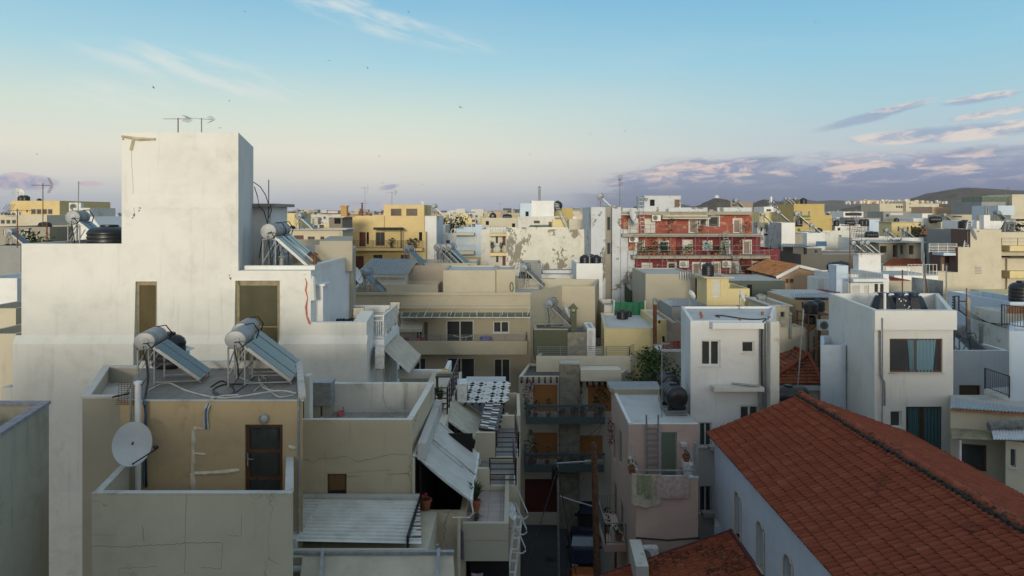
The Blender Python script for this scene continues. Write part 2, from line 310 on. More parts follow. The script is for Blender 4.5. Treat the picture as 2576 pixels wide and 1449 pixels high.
# ---------------------------------------------------------------- mesh builder
ORIG = {}
class MB:
    def __init__(s): s.v = []; s.f = []; s.m = []; s.uv = None
    def add(s, vs, fs, m=0):
        o = len(s.v); s.v += [Vector(v) for v in vs]; s.f += [tuple(i+o for i in f) for f in fs]; s.m += [m]*len(fs); return s
    def quad(s, a, b, c, d, m=0): return s.add([a, b, c, d], [(0, 1, 2, 3)], m)
    def obox(s, c, ax, ay, az, m=0):
        c, ax, ay, az = map(Vector, (c, ax, ay, az))
        vs = [c+ax*i+ay*j+az*k for k in (-1, 1) for i, j in ((-1, -1), (1, -1), (1, 1), (-1, 1))]
        return s.add(vs, [(3, 2, 1, 0), (4, 5, 6, 7), (0, 1, 5, 4), (1, 2, 6, 5), (2, 3, 7, 6), (3, 0, 4, 7)], m)
    def box(s, x0, y0, z0, x1, y1, z1, m=0):
        return s.obox(((x0+x1)/2, (y0+y1)/2, (z0+z1)/2), (abs(x1-x0)/2, 0, 0), (0, abs(y1-y0)/2, 0), (0, 0, abs(z1-z0)/2), m)
    def bar(s, a, b, w, h=None, m=0, up=(0, 0, 1)):
        a, b = Vector(a), Vector(b); d = b-a; L = d.length
        if L < 1e-6: return s
        d /= L; h = h or w; u = Vector(up)
        if abs(d.dot(u)) > .98: u = Vector((0, 1, 0))
        r = d.cross(u).normalized(); u = r.cross(d).normalized()
        return s.obox((a+b)/2, d*L/2, r*w/2, u*h/2, m)
    def prism(s, pts, z0, z1, m=0, bottom=False):
        n = len(pts); vs = [(p[0], p[1], z0) for p in pts]+[(p[0], p[1], z1) for p in pts]
        fs = [(i, (i+1) % n, n+(i+1) % n, n+i) for i in range(n)]+[tuple(range(n, 2*n))]
        if bottom: fs.append(tuple(range(n-1, -1, -1)))
        return s.add(vs, fs, m)
    def tube(s, path, r, n=6, m=0, cap=True):
        path = [Vector(p) for p in path]; k = len(path)
        rs = r if isinstance(r, (list, tuple)) else [r]*k
        vs = []
        for i, p in enumerate(path):
            d = (path[min(i+1, k-1)]-path[max(i-1, 0)]).normalized()
            u = Vector((0, 0, 1)) if abs(d.z) < .95 else Vector((0, 1, 0))
            a = d.cross(u).normalized(); b = d.cross(a).normalized()
            vs += [p+a*math.cos(2*math.pi*j/n)*rs[i]+b*math.sin(2*math.pi*j/n)*rs[i] for j in range(n)]
        fs = [(i*n+j, (i+1)*n+j, (i+1)*n+(j+1) % n, i*n+(j+1) % n) for i in range(k-1) for j in range(n)]
        if cap: fs += [tuple(range(n)), tuple((k-1)*n+j for j in range(n-1, -1, -1))]
        return s.add(vs, fs, m)
    def lathe(s, prof, o, axis=(0, 0, 1), n=20, m=0):          # prof: (radius, height along axis)
        o = Vector(o); ax = Vector(axis).normalized(); u = Vector((0, 0, 1)) if abs(ax.z) < .9 else Vector((1, 0, 0))
        a = ax.cross(u).normalized(); b = ax.cross(a).normalized(); vs = []
        for r, h in prof: vs += [o+ax*h+a*math.cos(2*math.pi*j/n)*r+b*math.sin(2*math.pi*j/n)*r for j in range(n)]
        k = len(prof)
        fs = [(i*n+(j+1) % n, (i+1)*n+(j+1) % n, (i+1)*n+j, i*n+j) for i in range(k-1) for j in range(n)]
        fs += [tuple(range(n-1, -1, -1)), tuple((k-1)*n+j for j in range(n))]
        return s.add(vs, fs, m)
    def corr(s, p0, p1, p2, p3, n, amp, m=0, th=.0, trap=True):   # p0->p1 across the ribs, p0->p3 along the ribs
        p0, p1, p2, p3 = map(Vector, (p0, p1, p2, p3)); nm = (p1-p0).cross(p3-p0).normalized(); vs = []
        if nm.z < 0: nm = -nm
        hs = (0, 0, 1, 1) if trap else (0, .7, 1, .7)
        us = (0, .62, .70, .92) if trap else (0, .25, .5, .75)
        seq = [((i+us[q])/n, hs[q]) for i in range(n) for q in range(4)]+[(1, 0)]
        for u, h in seq: vs += [p0.lerp(p1, u)+nm*h*amp, p3.lerp(p2, u)+nm*h*amp]
        fs = [(2*i, 2*i+2, 2*i+3, 2*i+1) for i in range(len(seq)-1)]
        return s.add(vs, fs, m)
    def tiled(s, e0, e1, r1, r0, nu, nv, amp=.05, step=.035, seg=5, m=0, clip=None):
        # clay tiles: eave e0->e1, ridge r0->r1; one barrel per column, one overlap step per course
        e0, e1, r0, r1 = map(Vector, (e0, e1, r0, r1)); nm = (e1-e0).cross(r0-e0).normalized()
        if nm.z < 0: nm = -nm
        if s.uv is None: s.uv = {}
        for j in range(nv):
            va, vb = j/nv, (j+1.0)/nv
            for i in range(nu):
                if clip and not (clip[0]*(va+.5/nv) <= (i+.5)/nu <= 1-(1-clip[1])*(va+.5/nv)): continue
                rv = random.random(); o = len(s.v); jz = random.uniform(-.005, .005)
                for q in range(seg+1):
                    f = q/seg; u = (i+f)/nu; h = math.sin(math.pi*min(1, f/.72))*amp if f < .72 else 0
                    for v, lift in ((va+jz*.9, step), (vb, 0)):
                        s.v.append(e0.lerp(e1, u).lerp(r0.lerp(r1, u), v)+nm*(h+lift+jz))
                    b = e0.lerp(e1, u).lerp(r0.lerp(r1, u), va)
                    s.v.append(b+nm*(h*.2-.01))
                for q in range(seg):
                    a = o+q*3
                    s.uv[len(s.f)] = (rv, (q+.5)/seg if q == seg-1 else .3); s.f.append((a, a+3, a+4, a+1)); s.m.append(m)
                    s.uv[len(s.f)] = (rv, .99); s.f.append((a+2, a+5, a+3, a)); s.m.append(m)
        return s
def mk(mb, name, mat, parent=None, smooth=False, label=None, loc=None):
    me = bpy.data.meshes.new(name)
    if loc is not None: off = Vector(loc)
    elif parent is not None: off = ORIG.get(parent.name, Vector((0, 0, 0)))
    else: off = Vector((0, 0, 0))
    me.from_pydata([v-off for v in mb.v], [], mb.f)
    ms = mat if isinstance(mat, (list, tuple)) else [mat]
    for q in ms: me.materials.append(q)
    me.polygons.foreach_set('material_index', mb.m)
    if mb.uv is not None:
        l = me.uv_layers.new(name='tile'); d = l.data
        for p in me.polygons:
            u = mb.uv.get(p.index, (.5, .3))
            for li in p.loop_indices: d[li].uv = u
    if smooth: me.polygons.foreach_set('use_smooth', [True]*len(me.polygons))
    me.update()
    if smooth: me.set_sharp_from_angle(angle=R(40))
    o = bpy.data.objects.new(name, me); COL.objects.link(o)
    if parent is not None: o.parent = parent
    if loc is not None: o.location = loc
    ORIG[o.name] = off
    if label: o['label'] = label
    return o
def tag(o, label, cat, group=None):
    o['label'] = label; o['category'] = cat
    if group: o['group'] = group
    return o
def thing(name, label, cat, loc=(0, 0, 0), group=None, rot=0):
    o = bpy.data.objects.new(name, None); COL.objects.link(o); o.empty_display_size = .2
    o.location = loc; o.rotation_euler = (0, 0, rot); ORIG[o.name] = Vector(loc)
    return tag(o, label, cat, group)
def one(mb, name, mat, label, cat, loc, group=None, smooth=False):   # a thing that is a single mesh
    return tag(mk(mb, name, mat, None, smooth, None, loc), label, cat, group)
def struct(mb, name, mat, kind='structure'):
    o = mk(mb, name, mat); o['kind'] = kind; return o
def dup(root, loc, rot=None, label=None, group=None, scale=None):
    r = root.copy(); COL.objects.link(r); r.location = loc
    if rot is not None: r.rotation_euler = (0, 0, rot)
    if scale: r.scale = (scale, scale, scale) if not isinstance(scale, (tuple, list)) else scale
    if label: r['label'] = label
    if group: r['group'] = group
    for ch in root.children:
        c = ch.copy(); COL.objects.link(c); c.parent = r
        for g in ch.children:
            d = g.copy(); COL.objects.link(d); d.parent = c
    return r
# ---------------------------------------------------------------- walls, openings, buildings
FOOT = []                                                  # footprints of what stands, to keep fillers clear
def facade(mb, A, B, z0, z1, holes=(), rd=.14, m=0):
    A, B = Vector((A[0], A[1])), Vector((B[0], B[1])); L = (B-A).length; d = (B-A)/L; n = Vector((d.y, -d.x))
    ss = sorted({0.0, L} | {min(max(h[0], 0), L) for h in holes} | {min(max(h[1], 0), L) for h in holes})
    zs = sorted({z0, z1} | {min(max(h[2], z0), z1) for h in holes} | {min(max(h[3], z0), z1) for h in holes})
    def pt(s, z, o=0): q = A+d*s+n*o; return (q.x, q.y, z)
    for i in range(len(ss)-1):
        for j in range(len(zs)-1):
            cs, cz = (ss[i]+ss[i+1])/2, (zs[j]+zs[j+1])/2
            if any(h[0] < cs < h[1] and h[2] < cz < h[3] for h in holes): continue
            mb.quad(pt(ss[i], zs[j]), pt(ss[i+1], zs[j]), pt(ss[i+1], zs[j+1]), pt(ss[i], zs[j+1]), m)
    for a, b, c, e in [h[:4] for h in holes]:
        for (s1, q1), (s2, q2) in (((a, c), (b, c)), ((b, c), (b, e)), ((b, e), (a, e)), ((a, e), (a, c))):
            mb.quad(pt(s1, q1), pt(s1, q1, -rd), pt(s2, q2, -rd), pt(s2, q2), m)
    return mb
KIND = {'w': ('window', WFR, GLASS, 2), 'W': ('window', WFR, GLASS, 1), 'b': ('window', BFR, GLASS, 2), 'B': ('window', BFR, GLASS, 1), 'g': ('window', GFR, GLASS, 2),
        's': ('shutter', WFR, SHW, 0), 'r': ('shutter', BFR, SHR, 0), 'o': ('shutter', WFR, SHO, 0), 'n': ('shutter', GFR, SHG, 0), 'k': ('shutter', BFR, SHB, 0), 'm': ('shutter', WFR, SHN, 0), 'l': ('shutter', WFR, SHBL, 0),
        'd': ('doorway', None, VOID, 0), 'O': ('window', OFR, GLASSO, 1), 'D': ('door', BFR, GLASS, 3), 'G': ('window', GFR, GLASS, 1)}
def opening(T, A, B, s0, s1, z0, z1, kind, rd=.14, near=False):
    A, B = Vector((A[0], A[1])), Vector((B[0], B[1])); d = (B-A).normalized(); n = Vector((d.y, -d.x))
    nm, fm, pm, mull = KIND[kind]
    def pt(s, z, o): q = A+d*s+n*o; return Vector((q.x, q.y, z))
    def bx(mb, a, b, c, e, o0, o1, m=0):
        mb.obox((pt(a, c, o0)+pt(b, e, o1))/2, (d.x*(b-a)/2, d.y*(b-a)/2, 0), (n.x*(o1-o0)/2, n.y*(o1-o0)/2, 0), (0, 0, (e-c)/2), m)
    w = s1-s0; fw = min(.085, w*.11)
    if fm is None:
        mb = MB(); mb.quad(pt(s0, z0, -rd), pt(s1, z0, -rd), pt(s1, z1, -rd), pt(s0, z1, -rd)); return mk(mb, nm, pm, T)
    mb = MB(); o0, o1 = -rd, -rd+.05
    bx(mb, s0, s0+fw, z0, z1, o0, o1); bx(mb, s1-fw, s1, z0, z1, o0, o1); bx(mb, s0+fw, s1-fw, z1-fw, z1, o0, o1); bx(mb, s0+fw, s1-fw, z0, z0+fw, o0, o1)
    if mull == 2: bx(mb, (s0+s1)/2-fw*.5, (s0+s1)/2+fw*.5, z0+fw, z1-fw, o0, o1+.01)
    if mull == 3:
        for q in (1/3, 2/3): bx(mb, s0+fw, s1-fw, z0+(z1-z0)*q-.04, z0+(z1-z0)*q+.04, o0, o1)
    if near:
        f = mk(mb, nm, fm, T); p = MB(); p.quad(pt(s0, z0, -rd+.02), pt(s1, z0, -rd+.02), pt(s1, z1, -rd+.02), pt(s0, z1, -rd+.02)); mk(p, 'pane' if nm != 'shutter' else 'slats', pm, f)
        if nm == 'window' and z0 > .5:
            q = MB(); bx(q, s0-.05, s1+.05, z0-.05, z0-.003, -.02, .07); mk(q, 'sill', WFR if fm is WFR else COPE, f)
        return f
    mb.quad(pt(s0, z0, -rd+.02), pt(s1, z0, -rd+.02), pt(s1, z1, -rd+.02), pt(s0, z1, -rd+.02), 1)
    return mk(mb, nm, [fm, pm], T)
def inset(pts, t):
    n = len(pts); out = []
    for i in range(n):
        a, b, c = pts[i-1], pts[i], pts[(i+1) % n]
        d1 = (b-a).normalized(); d2 = (c-b).normalized(); n1 = Vector((-d1.y, d1.x)); n2 = Vector((-d2.y, d2.x))
        k = n1+n2; k = k/ max(.3, (1+n1.dot(n2))); out.append(b+k*t)
    return out
def span(A, B, px0, px1, py0, py1):                        # photo rows/columns on a vertical wall -> metres on it
    A, B = Vector((A[0], A[1])), Vector((B[0], B[1])); L = (B-A).length; d = (B-A)/L
    def s_(px):
        k = (px-CX)/FL; return (k*A.y-A.x)/(d.x-k*d.y)
    s0, s1 = sorted((s_(px0), s_(px1))); Ym = A.y+d.y*(s0+s1)/2
    return s0, s1, Z(py1, Ym), Z(py0, Ym)
def bld(label, foot, ytop, mat, roof=None, par=.45, t=.18, z0=0.0, win=None, cat='building', group=None, ztop=None, name='building', cope=None, rd=.14, over=0, T=None, wmats=None):
    pts = [Vector((X(p, Y), Y)) for p, Y in foot]; zt = ztop if ztop is not None else Z(ytop, foot[0][1])
    c = sum(pts, Vector((0, 0)))/len(pts)
    T = T or thing(name, label, cat, (c.x, c.y, z0), group)
    FOOT.append((min(p.x for p in pts), max(p.x for p in pts), min(p.y for p in pts), max(p.y for p in pts), zt))
    n = len(pts); win = win or {}; mb = MB(); near = foot[0][1] < 62
    for i in range(n):
        A, B = pts[i], pts[(i+1) % n]; hs = []; L = (B-A).length
        for w in win.get(i, ()):
            if w[4][0] == '#': s0, s1, a, b = w[:4]
            else: s0, s1, a, b = span(A, B, *w[:4])
            a = max(a, z0+.02); b = min(b, zt-.05); s0 = max(s0, .03); s1 = min(s1, L-.03)
            if s1-s0 < .05 or b-a < .05: continue
            hs.append((s0, s1, a, b, w[4][-1]))
        facade(mb, A, B, z0, zt, hs, rd, (wmats or {}).get(i, 0))
        for h in hs: opening(T, A, B, *h[:4], h[4], rd, near)
    ins = inset(pts, t)
    if par > 0:
        for i in range(n):
            j = (i+1) % n; a, b, c2, d2 = pts[i], pts[j], ins[j], ins[i]
            mb.quad((a.x, a.y, zt), (b.x, b.y, zt), (c2.x, c2.y, zt), (d2.x, d2.y, zt), 0)
            mb.quad((c2.x, c2.y, zt), (c2.x, c2.y, zt-par), (d2.x, d2.y, zt-par), (d2.x, d2.y, zt), 0)
    mk(mb, 'wall', [mat]+([wm for wm in ([] if not wmats else wmats.get('mats', []))]), T)
    r = MB(); q = ins if par > 0 else pts; r.add([(p.x, p.y, zt-par) for p in q], [tuple(range(n))]); mk(r, 'roof', roof or ROOFC, T)
    if cope or over:
        cb = MB(); o2 = inset(pts, -max(over, .03)); i2 = inset(pts, t+.02) if par > 0 else inset(pts, .25); h = .07
        for i in range(n):
            j = (i+1) % n; a, b, c2, d2 = o2[i], o2[j], i2[j], i2[i]
            vs = [(p.x, p.y, z) for z in (zt+.003, zt+h) for p in (a, b, c2, d2)]
            cb.add(vs, [(4, 5, 6, 7), (0, 1, 5, 4), (2, 3, 7, 6), (3, 2, 1, 0)])
        mk(cb, 'coping', cope or COPE, T)
    T['_'] = 0; del T['_']
    return T, pts, zt
def F4(x0, x1, Y, D=8.0, sx=None):                          # front from column x0 to x1 at Y; sx = column where the visible side face ends
    if sx is not None:
        e = x0 if (x0 > CX) else x1
        D = Y*((e-CX)/(sx-CX)-1)
    a, b = X(x0, Y), X(x1, Y); Y2 = Y+D
    return [(x0, Y), (x1, Y), (CX+b/Y2*FL, Y2), (CX+a/Y2*FL, Y2)]
def railing(T, path, h, mat, nb=.12, posts=None, name='railing', rails=2, r=.018, bars=True, top=.03):
    mb = MB(); path = [Vector(p) for p in path]; up = Vector((0, 0, h))
    for a, b in zip(path, path[1:]):
        L = (b-a).length; mb.bar(a+up, b+up, top*1.6, top)
        if bars:
            mb.bar(a+Vector((0, 0, .1)), b+Vector((0, 0, .1)), .03)
            k = max(1, int(L/nb))
            for i in range(k+1): p = a.lerp(b, i/k); mb.bar(p+Vector((0, 0, .1)), p+up, r)
        else:
            for i in range(1, rails+1): z = Vector((0, 0, h*i/(rails+1))); mb.bar(a+z, b+z, r*1.2)
        k = max(1, round(L/(posts or 1.3)))
        for i in range(k+1): p = a.lerp(b, i/k); mb.bar(p, p+up, .045)
    return mk(mb, name, mat, T)
# ---------------------------------------------------------------- repeated rooftop things
def make_heater(label, steel=True, npan=2, blue=True):
    T = thing('solar_water_heater', label, 'solar water heater')
    b = MB(); r, L = .28, 1.0
    b.lathe([(r*.55, -L/2-.035), (r*.93, -L/2-.02), (r, -L/2+.02), (r, -.3), (r+.004, -.29), (r, -.28), (r, .28), (r+.004, .29), (r, .3), (r, L/2-.02), (r*.93, L/2+.02), (r*.55, L/2+.035)], (0, 0, 1.42), (0, 1, 0), 28)
    tk = mk(b, 'tank', TANKS if steel else TANKG, T, True)
    c = MB(); c.lathe([(.11, 0), (.11, .03), (.03, .035)], (0, -L/2-.03, 1.42), (0, -1, 0), 16); c.tube([(0, -L/2-.05, 1.47), (0, -L/2-.09, 1.47)], .02); mk(c, 'cap', TANKG, tk, True)
    for s in ((-1, 1) if npan == 2 else ((-1, 0, 1) if npan == 3 else (0,))):
        w = .54 if npan == 2 else .54; y0 = s*(w/2+.02) if npan == 2 else s*(w+.03)
        a = Vector((.24, y0, 1.22)); e = Vector((1.42, y0, .14)); d = (e-a); nn = d.cross(Vector((0, -1, 0))).normalized(); nn = nn if nn.z > 0 else -nn
        fr = MB(); fr.obox((a+e)/2, d/2, (0, w/2, 0), nn*.045); po = mk(fr, 'solar_panel', ALUF, T)
        g = MB(); g.obox((a+e)/2+nn*.048, d*.475, (0, w/2-.045, 0), nn*.004); mk(g, 'glass', GLASSB if steel else GLASSN, po)
    f = MB()
    for y in (-.42, .42):
        f.bar((-.2, y, 0), (-.2, y, 1.18), .04); f.bar((.22, y, 0), (.22, y, 1.18), .04); f.bar((-.22, y, 1.15), (.26, y, 1.15), .04); f.bar((-.2, y, .35), (.22, y, 1.1), .03)
        f.bar((.22, y, .08), (1.42, y, .08), .035); f.bar((1.40, y, 0), (1.40, y, .16), .035)
    f.bar((-.2, -.42, .6), (-.2, .42, 1.1), .03); f.bar((-.2, -.42, 1.15), (-.2, .42, 1.15), .04); f.bar((.22, -.42, .5), (.22, .42, .5), .03)
    mk(f, 'frame', GFR, T)
    h = MB(); h.tube([(.0, -.61, 1.28), (.03, -.68, 1.1), (.10, -.66, .7), (.1, -.56, .3), (-.05, -.6, .03)], .018, 5); h.tube([(0, .45, 1.70), (.2, .6, 1.72), (.34, .68, 1.45), (.26, .72, 1.2)], .02, 5)
    h.tube([(.28, -.76, 1.2), (.16, -.80, 1.42), (.0, -.6, 1.36)], .018, 5); mk(h, 'pipe', CABLE, T)
    return T
def make_vtank(label):
    T = thing('water_tank', label, 'water tank'); b = MB(); pr = [(.42, 0), (.47, .05)]
    for i in range(5): z = .12+i*.2; pr += [(.50, z), (.52, z+.06), (.50, z+.13)]
    pr += [(.47, 1.15), (.36, 1.26), (.20, 1.32)]
    b.lathe(pr, (0, 0, 0), (0, 0, 1), 24); mk(b, 'body', BLACKP, T, True)
    c = MB(); c.lathe([(.21, 1.32), (.21, 1.39), (.17, 1.41)], (0, 0, 0), (0, 0, 1), 16); mk(c, 'lid', BLACKP, T, True)
    return T
def make_htank(label):
    T = thing('horizontal_water_tank', label, 'water tank'); b = MB(); r = .5; pr = [(.18, -.85), (.40, -.8), (r, -.68)]
    for i in range(4): z = -.55+i*.36; pr += [(r, z-.08), (r+.025, z), (r, z+.08)]
    pr += [(r, .68), (.40, .8), (.18, .85)]
    b.lathe(pr, (0, 0, .58), (0, 1, 0), 24); mk(b, 'body', BLACKP, T, True)
    c = MB(); c.lathe([(.19, 0), (.19, .09), (.12, .11)], (0, 0, 1.05), (0, 0, 1), 14); mk(c, 'lid', BLACKP, T, True)
    f = MB()
    for y in (-.5, .5): f.box(-.42, y-.04, 0, .42, y+.04, .16)
    mk(f, 'cradle', METD, T); return T
def make_dish(label, r=.45, h=.9):
    T = thing('satellite_dish', label, 'satellite dish'); b = MB(); n = 24
    ax = Vector((.55, -.70, .36)).normalized(); c0 = Vector((0, 0, h)); pr = [(r*q, .28*r*q*q) for q in (0.02, .3, .6, .85, 1.0)]
    b.lathe(pr, c0+ax*.05, ax, n); b.f.pop(); b.m.pop(); mk(b, 'reflector', PLW, T, True)
    a = MB(); foc = c0+ax*(.95*r+.05)+Vector((0, 0, -.12*r)); a.bar(c0+ax*.1-Vector((0, 0, r*.9)), foc, .02); a.lathe([(.035, 0), (.045, .08), (.02, .1)], foc, -ax, 8); mk(a, 'feed_arm', GALV, T)
    m = MB(); m.tube([(0, 0.06, 0), (0, .06, h+.1)], .025, 8); m.bar((0, .06, h), c0+ax*.06, .05); m.box(-.12, -.06, 0, .12, .18, .02); mk(m, 'mast', GALV, T)
    return T
def make_antenna(label, h=2.6, mat=GALV, grid=False):
    T = thing('tv_antenna', label, 'antenna'); m = MB(); m.tube([(0, 0, 0), (0, 0, h)], .022, 6); mk(m, 'mast', mat, T)
    e = MB(); z = h-.12; e.bar((-.55, 0, z), (.45, 0, z), .022)
    for i in range(9): x = -.5+i*.11; w = .10+.012*i; e.bar((x, -w, z), (x, w, z), .012); e.bar((x, 0, z-w*.3), (x, 0, z+w*.3), .01)
    mk(e, 'boom', mat, T)
    g = MB()
    for s in (-1, 1):
        for i in range(6):
            zz = z+s*(.06+i*.07); xx = .42-.03*i; g.bar((xx, -.24, zz), (xx, .24, zz), .009)
        for y in (-.24, -.08, .08, .24): g.bar((.42, y, z+s*.05), (.26, y, z+s*.42), .009)
    mk(g, 'reflector', mat, T); return T
def make_ac(label):
    T = thing('air_conditioner', label, 'air conditioner'); b = MB(); b.box(-.42, -.16, .04, .42, .16, .64); mk(b, 'casing', PLW, T)
    f = MB(); f.lathe([(.24, 0), (.24, .012), (.22, .014)], (-.12, -.162, .34), (0, -1, 0), 20); mk(f, 'fan', METD, T)
    g = MB()
    for i in range(6): q = .05+i*.035; g.lathe([(q+.006, 0), (q+.006, .006), (q, .006)], (-.12, -.177, .34), (0, -1, 0), 14)
    for s in (-.3, .3): g.box(s-.02, -.14, 0, s+.02, .14, .04)
    mk(g, 'grille', GALV, T); return T
def make_vent(label, h=1.2, r=.09, mat=GALV):
    T = thing('chimney_pipe', label, 'chimney'); b = MB(); b.tube([(0, 0, 0), (0, 0, h)], r, 12); mk(b, 'flue', mat, T, True)
    c = MB(); c.lathe([(r*1.7, 0), (r*1.6, .04), (.01, .16)], (0, 0, h+.06), (0, 0, 1), 12)
    for a in range(4): x, y = math.cos(a*1.57)*r, math.sin(a*1.57)*r; c.bar((x, y, h-.02), (x, y, h+.08), .015)
    mk(c, 'cowl', mat, T); return T
# prototypes stand in for the first use of each kind
PROTO = {}
def proto(kind, maker):
    PROTO[kind] = [maker, None]
proto('heater', lambda l: make_heater(l)); proto('heater_grey', lambda l: make_heater(l, False)); proto('heater3', lambda l: make_heater(l, True, 3))
proto('heater_one', lambda l: make_heater(l, True, 1))
proto('vtank', make_vtank); proto('htank', make_htank); proto('dish', make_dish); proto('antenna', make_antenna)
proto('antenna_rust', lambda l: make_antenna(l, 2.6, RUST)); proto('ac', make_ac); proto('vent', make_vent); proto('vent_rust', lambda l: make_vent(l, 1.4, .09, RUST))
GRP = {'heater': 'solar water heaters on the roofs', 'vtank': 'black water tanks on the roofs', 'htank': 'horizontal water tanks on the roofs', 'dish': 'satellite dishes', 'antenna': 'television antennas on the roofs', 'ac': 'air conditioner units', 'vent': 'metal chimney pipes'}
def put(kind, loc, label, rot=0.0, scale=1, group=None):
    group = group or GRP[kind.split('_')[0].replace('3', '')]
    mkr, p = PROTO[kind]; sc = scale if isinstance(scale, (tuple, list)) else (scale,)*3
    if loc[1] > 38:                                          # distant ones keep believable sizes
        if kind.startswith('heater'): sc = tuple(min(max(v, .85), 1.12) for v in sc)
        elif kind == 'vtank': sc = tuple(min(v, 2.2)*k for v, k in zip(sc, (.68, .68, .56)))
        elif kind == 'htank': sc = tuple(min(v, 2.0)*.62 for v in sc)
        elif kind.startswith('vent'): sc = tuple(min(v, 2.2)*.8 for v in sc)
    if p is None:
        p = mkr(label); PROTO[kind][1] = p; p.location = loc; p.rotation_euler = (0, 0, rot); p.scale = sc
        if group: p['group'] = group
        return p
    return dup(p, loc, rot, label, group, sc)
# ================================================================ ground, street, hills
g = MB(); g.quad((-5200, -40, 0), (5200, -40, 0), (5200, 9000, 0), (-5200, 9000, 0)); struct(g, 'ground', plaster('town_ground', (.20, .185, .16), .6, streak=0))
g = MB(); g.quad((.2, 22, .012), (5.0, 22, .012), (5.0, 44.6, .012), (.2, 44.6, .012)); g.quad((-8, 41.4, .016), (.2, 41.4, .016), (.2, 44.6, .016), (-8, 44.6, .016)); struct(g, 'road', ASPH)
def kerb(mb, x0, y0, x1, y1): mb.box(x0, y0, 0, x1, y1, .13)
g = MB(); kerb(g, .2, 44.62, 6, 46.2); kerb(g, 3.9, 30, 5.0, 40); kerb(g, -1.2, 22, .2, 41.2); struct(g, 'pavement', PAVE)
g = MB(); g.quad((.2, 41.9, .02), (.75, 41.9, .02), (.75, 42.2, .02), (.2, 42.2, .02))
one(g, 'drain_grate', METD, 'dark rectangular iron grate by the far kerb', 'drain cover', (.5, 42, .02)); g = MB(); g.lathe([(.3, 0), (.3, .006)], (2.2, 39.3, .014), n=18)
one(g, 'manhole_cover', METD, 'round dark manhole cover in the street asphalt', 'drain cover', (2.2, 39.3, .014))
def ridge(name, mat, pts, Y, depth, base=0.0, seed=1, seg=90, rough=.05):
    # pts: (column, row) outline of the crest; a terrain sheet that rises to it and falls behind it
    rnd = random.Random(seed); xs = [X(p[0], Y) for p in pts]; zs = [Z(p[1], Y) for p in pts]; mb = MB(); rows = 9; n = seg
    ph = [rnd.uniform(0, 6.28) for _ in range(8)]
    def crest(x):
        for i in range(len(xs)-1):
            if xs[i] <= x <= xs[i+1]:
                f = (x-xs[i])/(xs[i+1]-xs[i]); f = f*f*(3-2*f); return zs[i]+(zs[i+1]-zs[i])*f
        return zs[0] if x < xs[0] else zs[-1]
    H = max(zs)-base; vs = []
    for j in range(rows):
        v = j/(rows-1); prof = math.sin(v*math.pi)**.8 if 0 < v < 1 else 0
        for i in range(n+1):
            x = xs[0]+(xs[-1]-xs[0])*i/n; q = sum(math.sin(x/H*(1.3+k*.9)+ph[k]+v*3)*rough*H/(1+k) for k in range(6))
            vs.append((x, Y-depth+2*depth*v, base-2+(crest(x)-base+q*prof)*prof))
    mb.add(vs, [(j*(n+1)+i, j*(n+1)+i+1, (j+1)*(n+1)+i+1, (j+1)*(n+1)+i) for j in range(rows-1) for i in range(n)])
    o = mk(mb, name, mat, None, True); o['kind'] = 'structure'; return o
def hillmat(name, a, b, sc):
    m, t, bs = pbsdf(name); gg = t.n('ShaderNodeNewGeometry').outputs['Position']
    n = t.noise(gg, sc, 9, .62); n2 = t.noise(gg, sc*7, 6, .7)
    t.put(bs.inputs['Base Color'], t.mix(t.smooth(t.m('ADD', t.m('MULTIPLY', n, .6), t.m('MULTIPLY', n2, .4)), .42, .6), a, b)); bs.inputs['Roughness'].default_value = 1; bs.inputs['Specular IOR Level'].default_value = 0; return m
HM1 = hillmat('near_hill_earth', (.13, .095, .08), (.06, .055, .045), .012); HM2 = hillmat('far_hill_earth', (.12, .09, .08), (.07, .06, .055), .004)
ridge('hill', HM1, [(1700, 545), (1745, 530), (1765, 514), (1783, 505), (1800, 499), (1818, 501), (1838, 512), (1862, 528), (1900, 545)], 1900, 160, 0, 3)
ridge('hill', HM1, [(1880, 535), (1902, 516), (1922, 501), (1940, 504), (1958, 512), (1980, 524), (2010, 540)], 2300, 180, 0, 4)
ridge('hill', HM1, [(2150, 542), (2230, 522), (2290, 506), (2335, 492), (2375, 479), (2425, 473), (2480, 475), (2540, 480), (2620, 486), (2760, 500), (2900, 530)], 3000, 420, 0, 5)
ridge('hill', HM2, [(1350, 545), (1420, 530), (1450, 523), (1480, 526), (1500, 530), (1560, 536), (1640, 524), (1700, 512), (1740, 520), (1790, 512), (1880, 509), (1960, 506), (2000, 500), (2040, 505), (2090, 503), (2140, 506), (2200, 516), (2300, 515), (2380, 505), (2500, 500), (2650, 510)], 5200, 700, 0, 6, 160, .02)
ridge('hill', HM1, [(1390, 545), (1415, 533), (1440, 521), (1455, 524), (1475, 533), (1500, 545)], 1600, 90, 0, 8)
ridge('hill', HM1, [(2100, 540), (2220, 528), (2330, 520), (2450, 514), (2620, 512), (2900, 520)], 1700, 500, 0, 7, 90, .02)
# radome on its hill
T = thing('radar_dome', 'white radar dome on the dark hilltop', 'radar dome', (X(1803, 1900), 1900, Z(505, 1900)))
b = MB(); zt = Z(505, 1900); xx = X(1803, 1900); b.lathe([(.5, 0)]+[(7*math.sin(a), 7-7*math.cos(a)+2) for a in [.5+i*.26 for i in range(10)]], (xx, 1900, zt), n=18); mk(b, 'dome', PLW, T, True)
b = MB(); b.box(xx-9, 1896, zt-6, xx+9, 1904, zt+2.5); b.box(xx-15, 1896, zt-7, xx-4, 1904, zt-.5); mk(b, 'base', CONC, T)
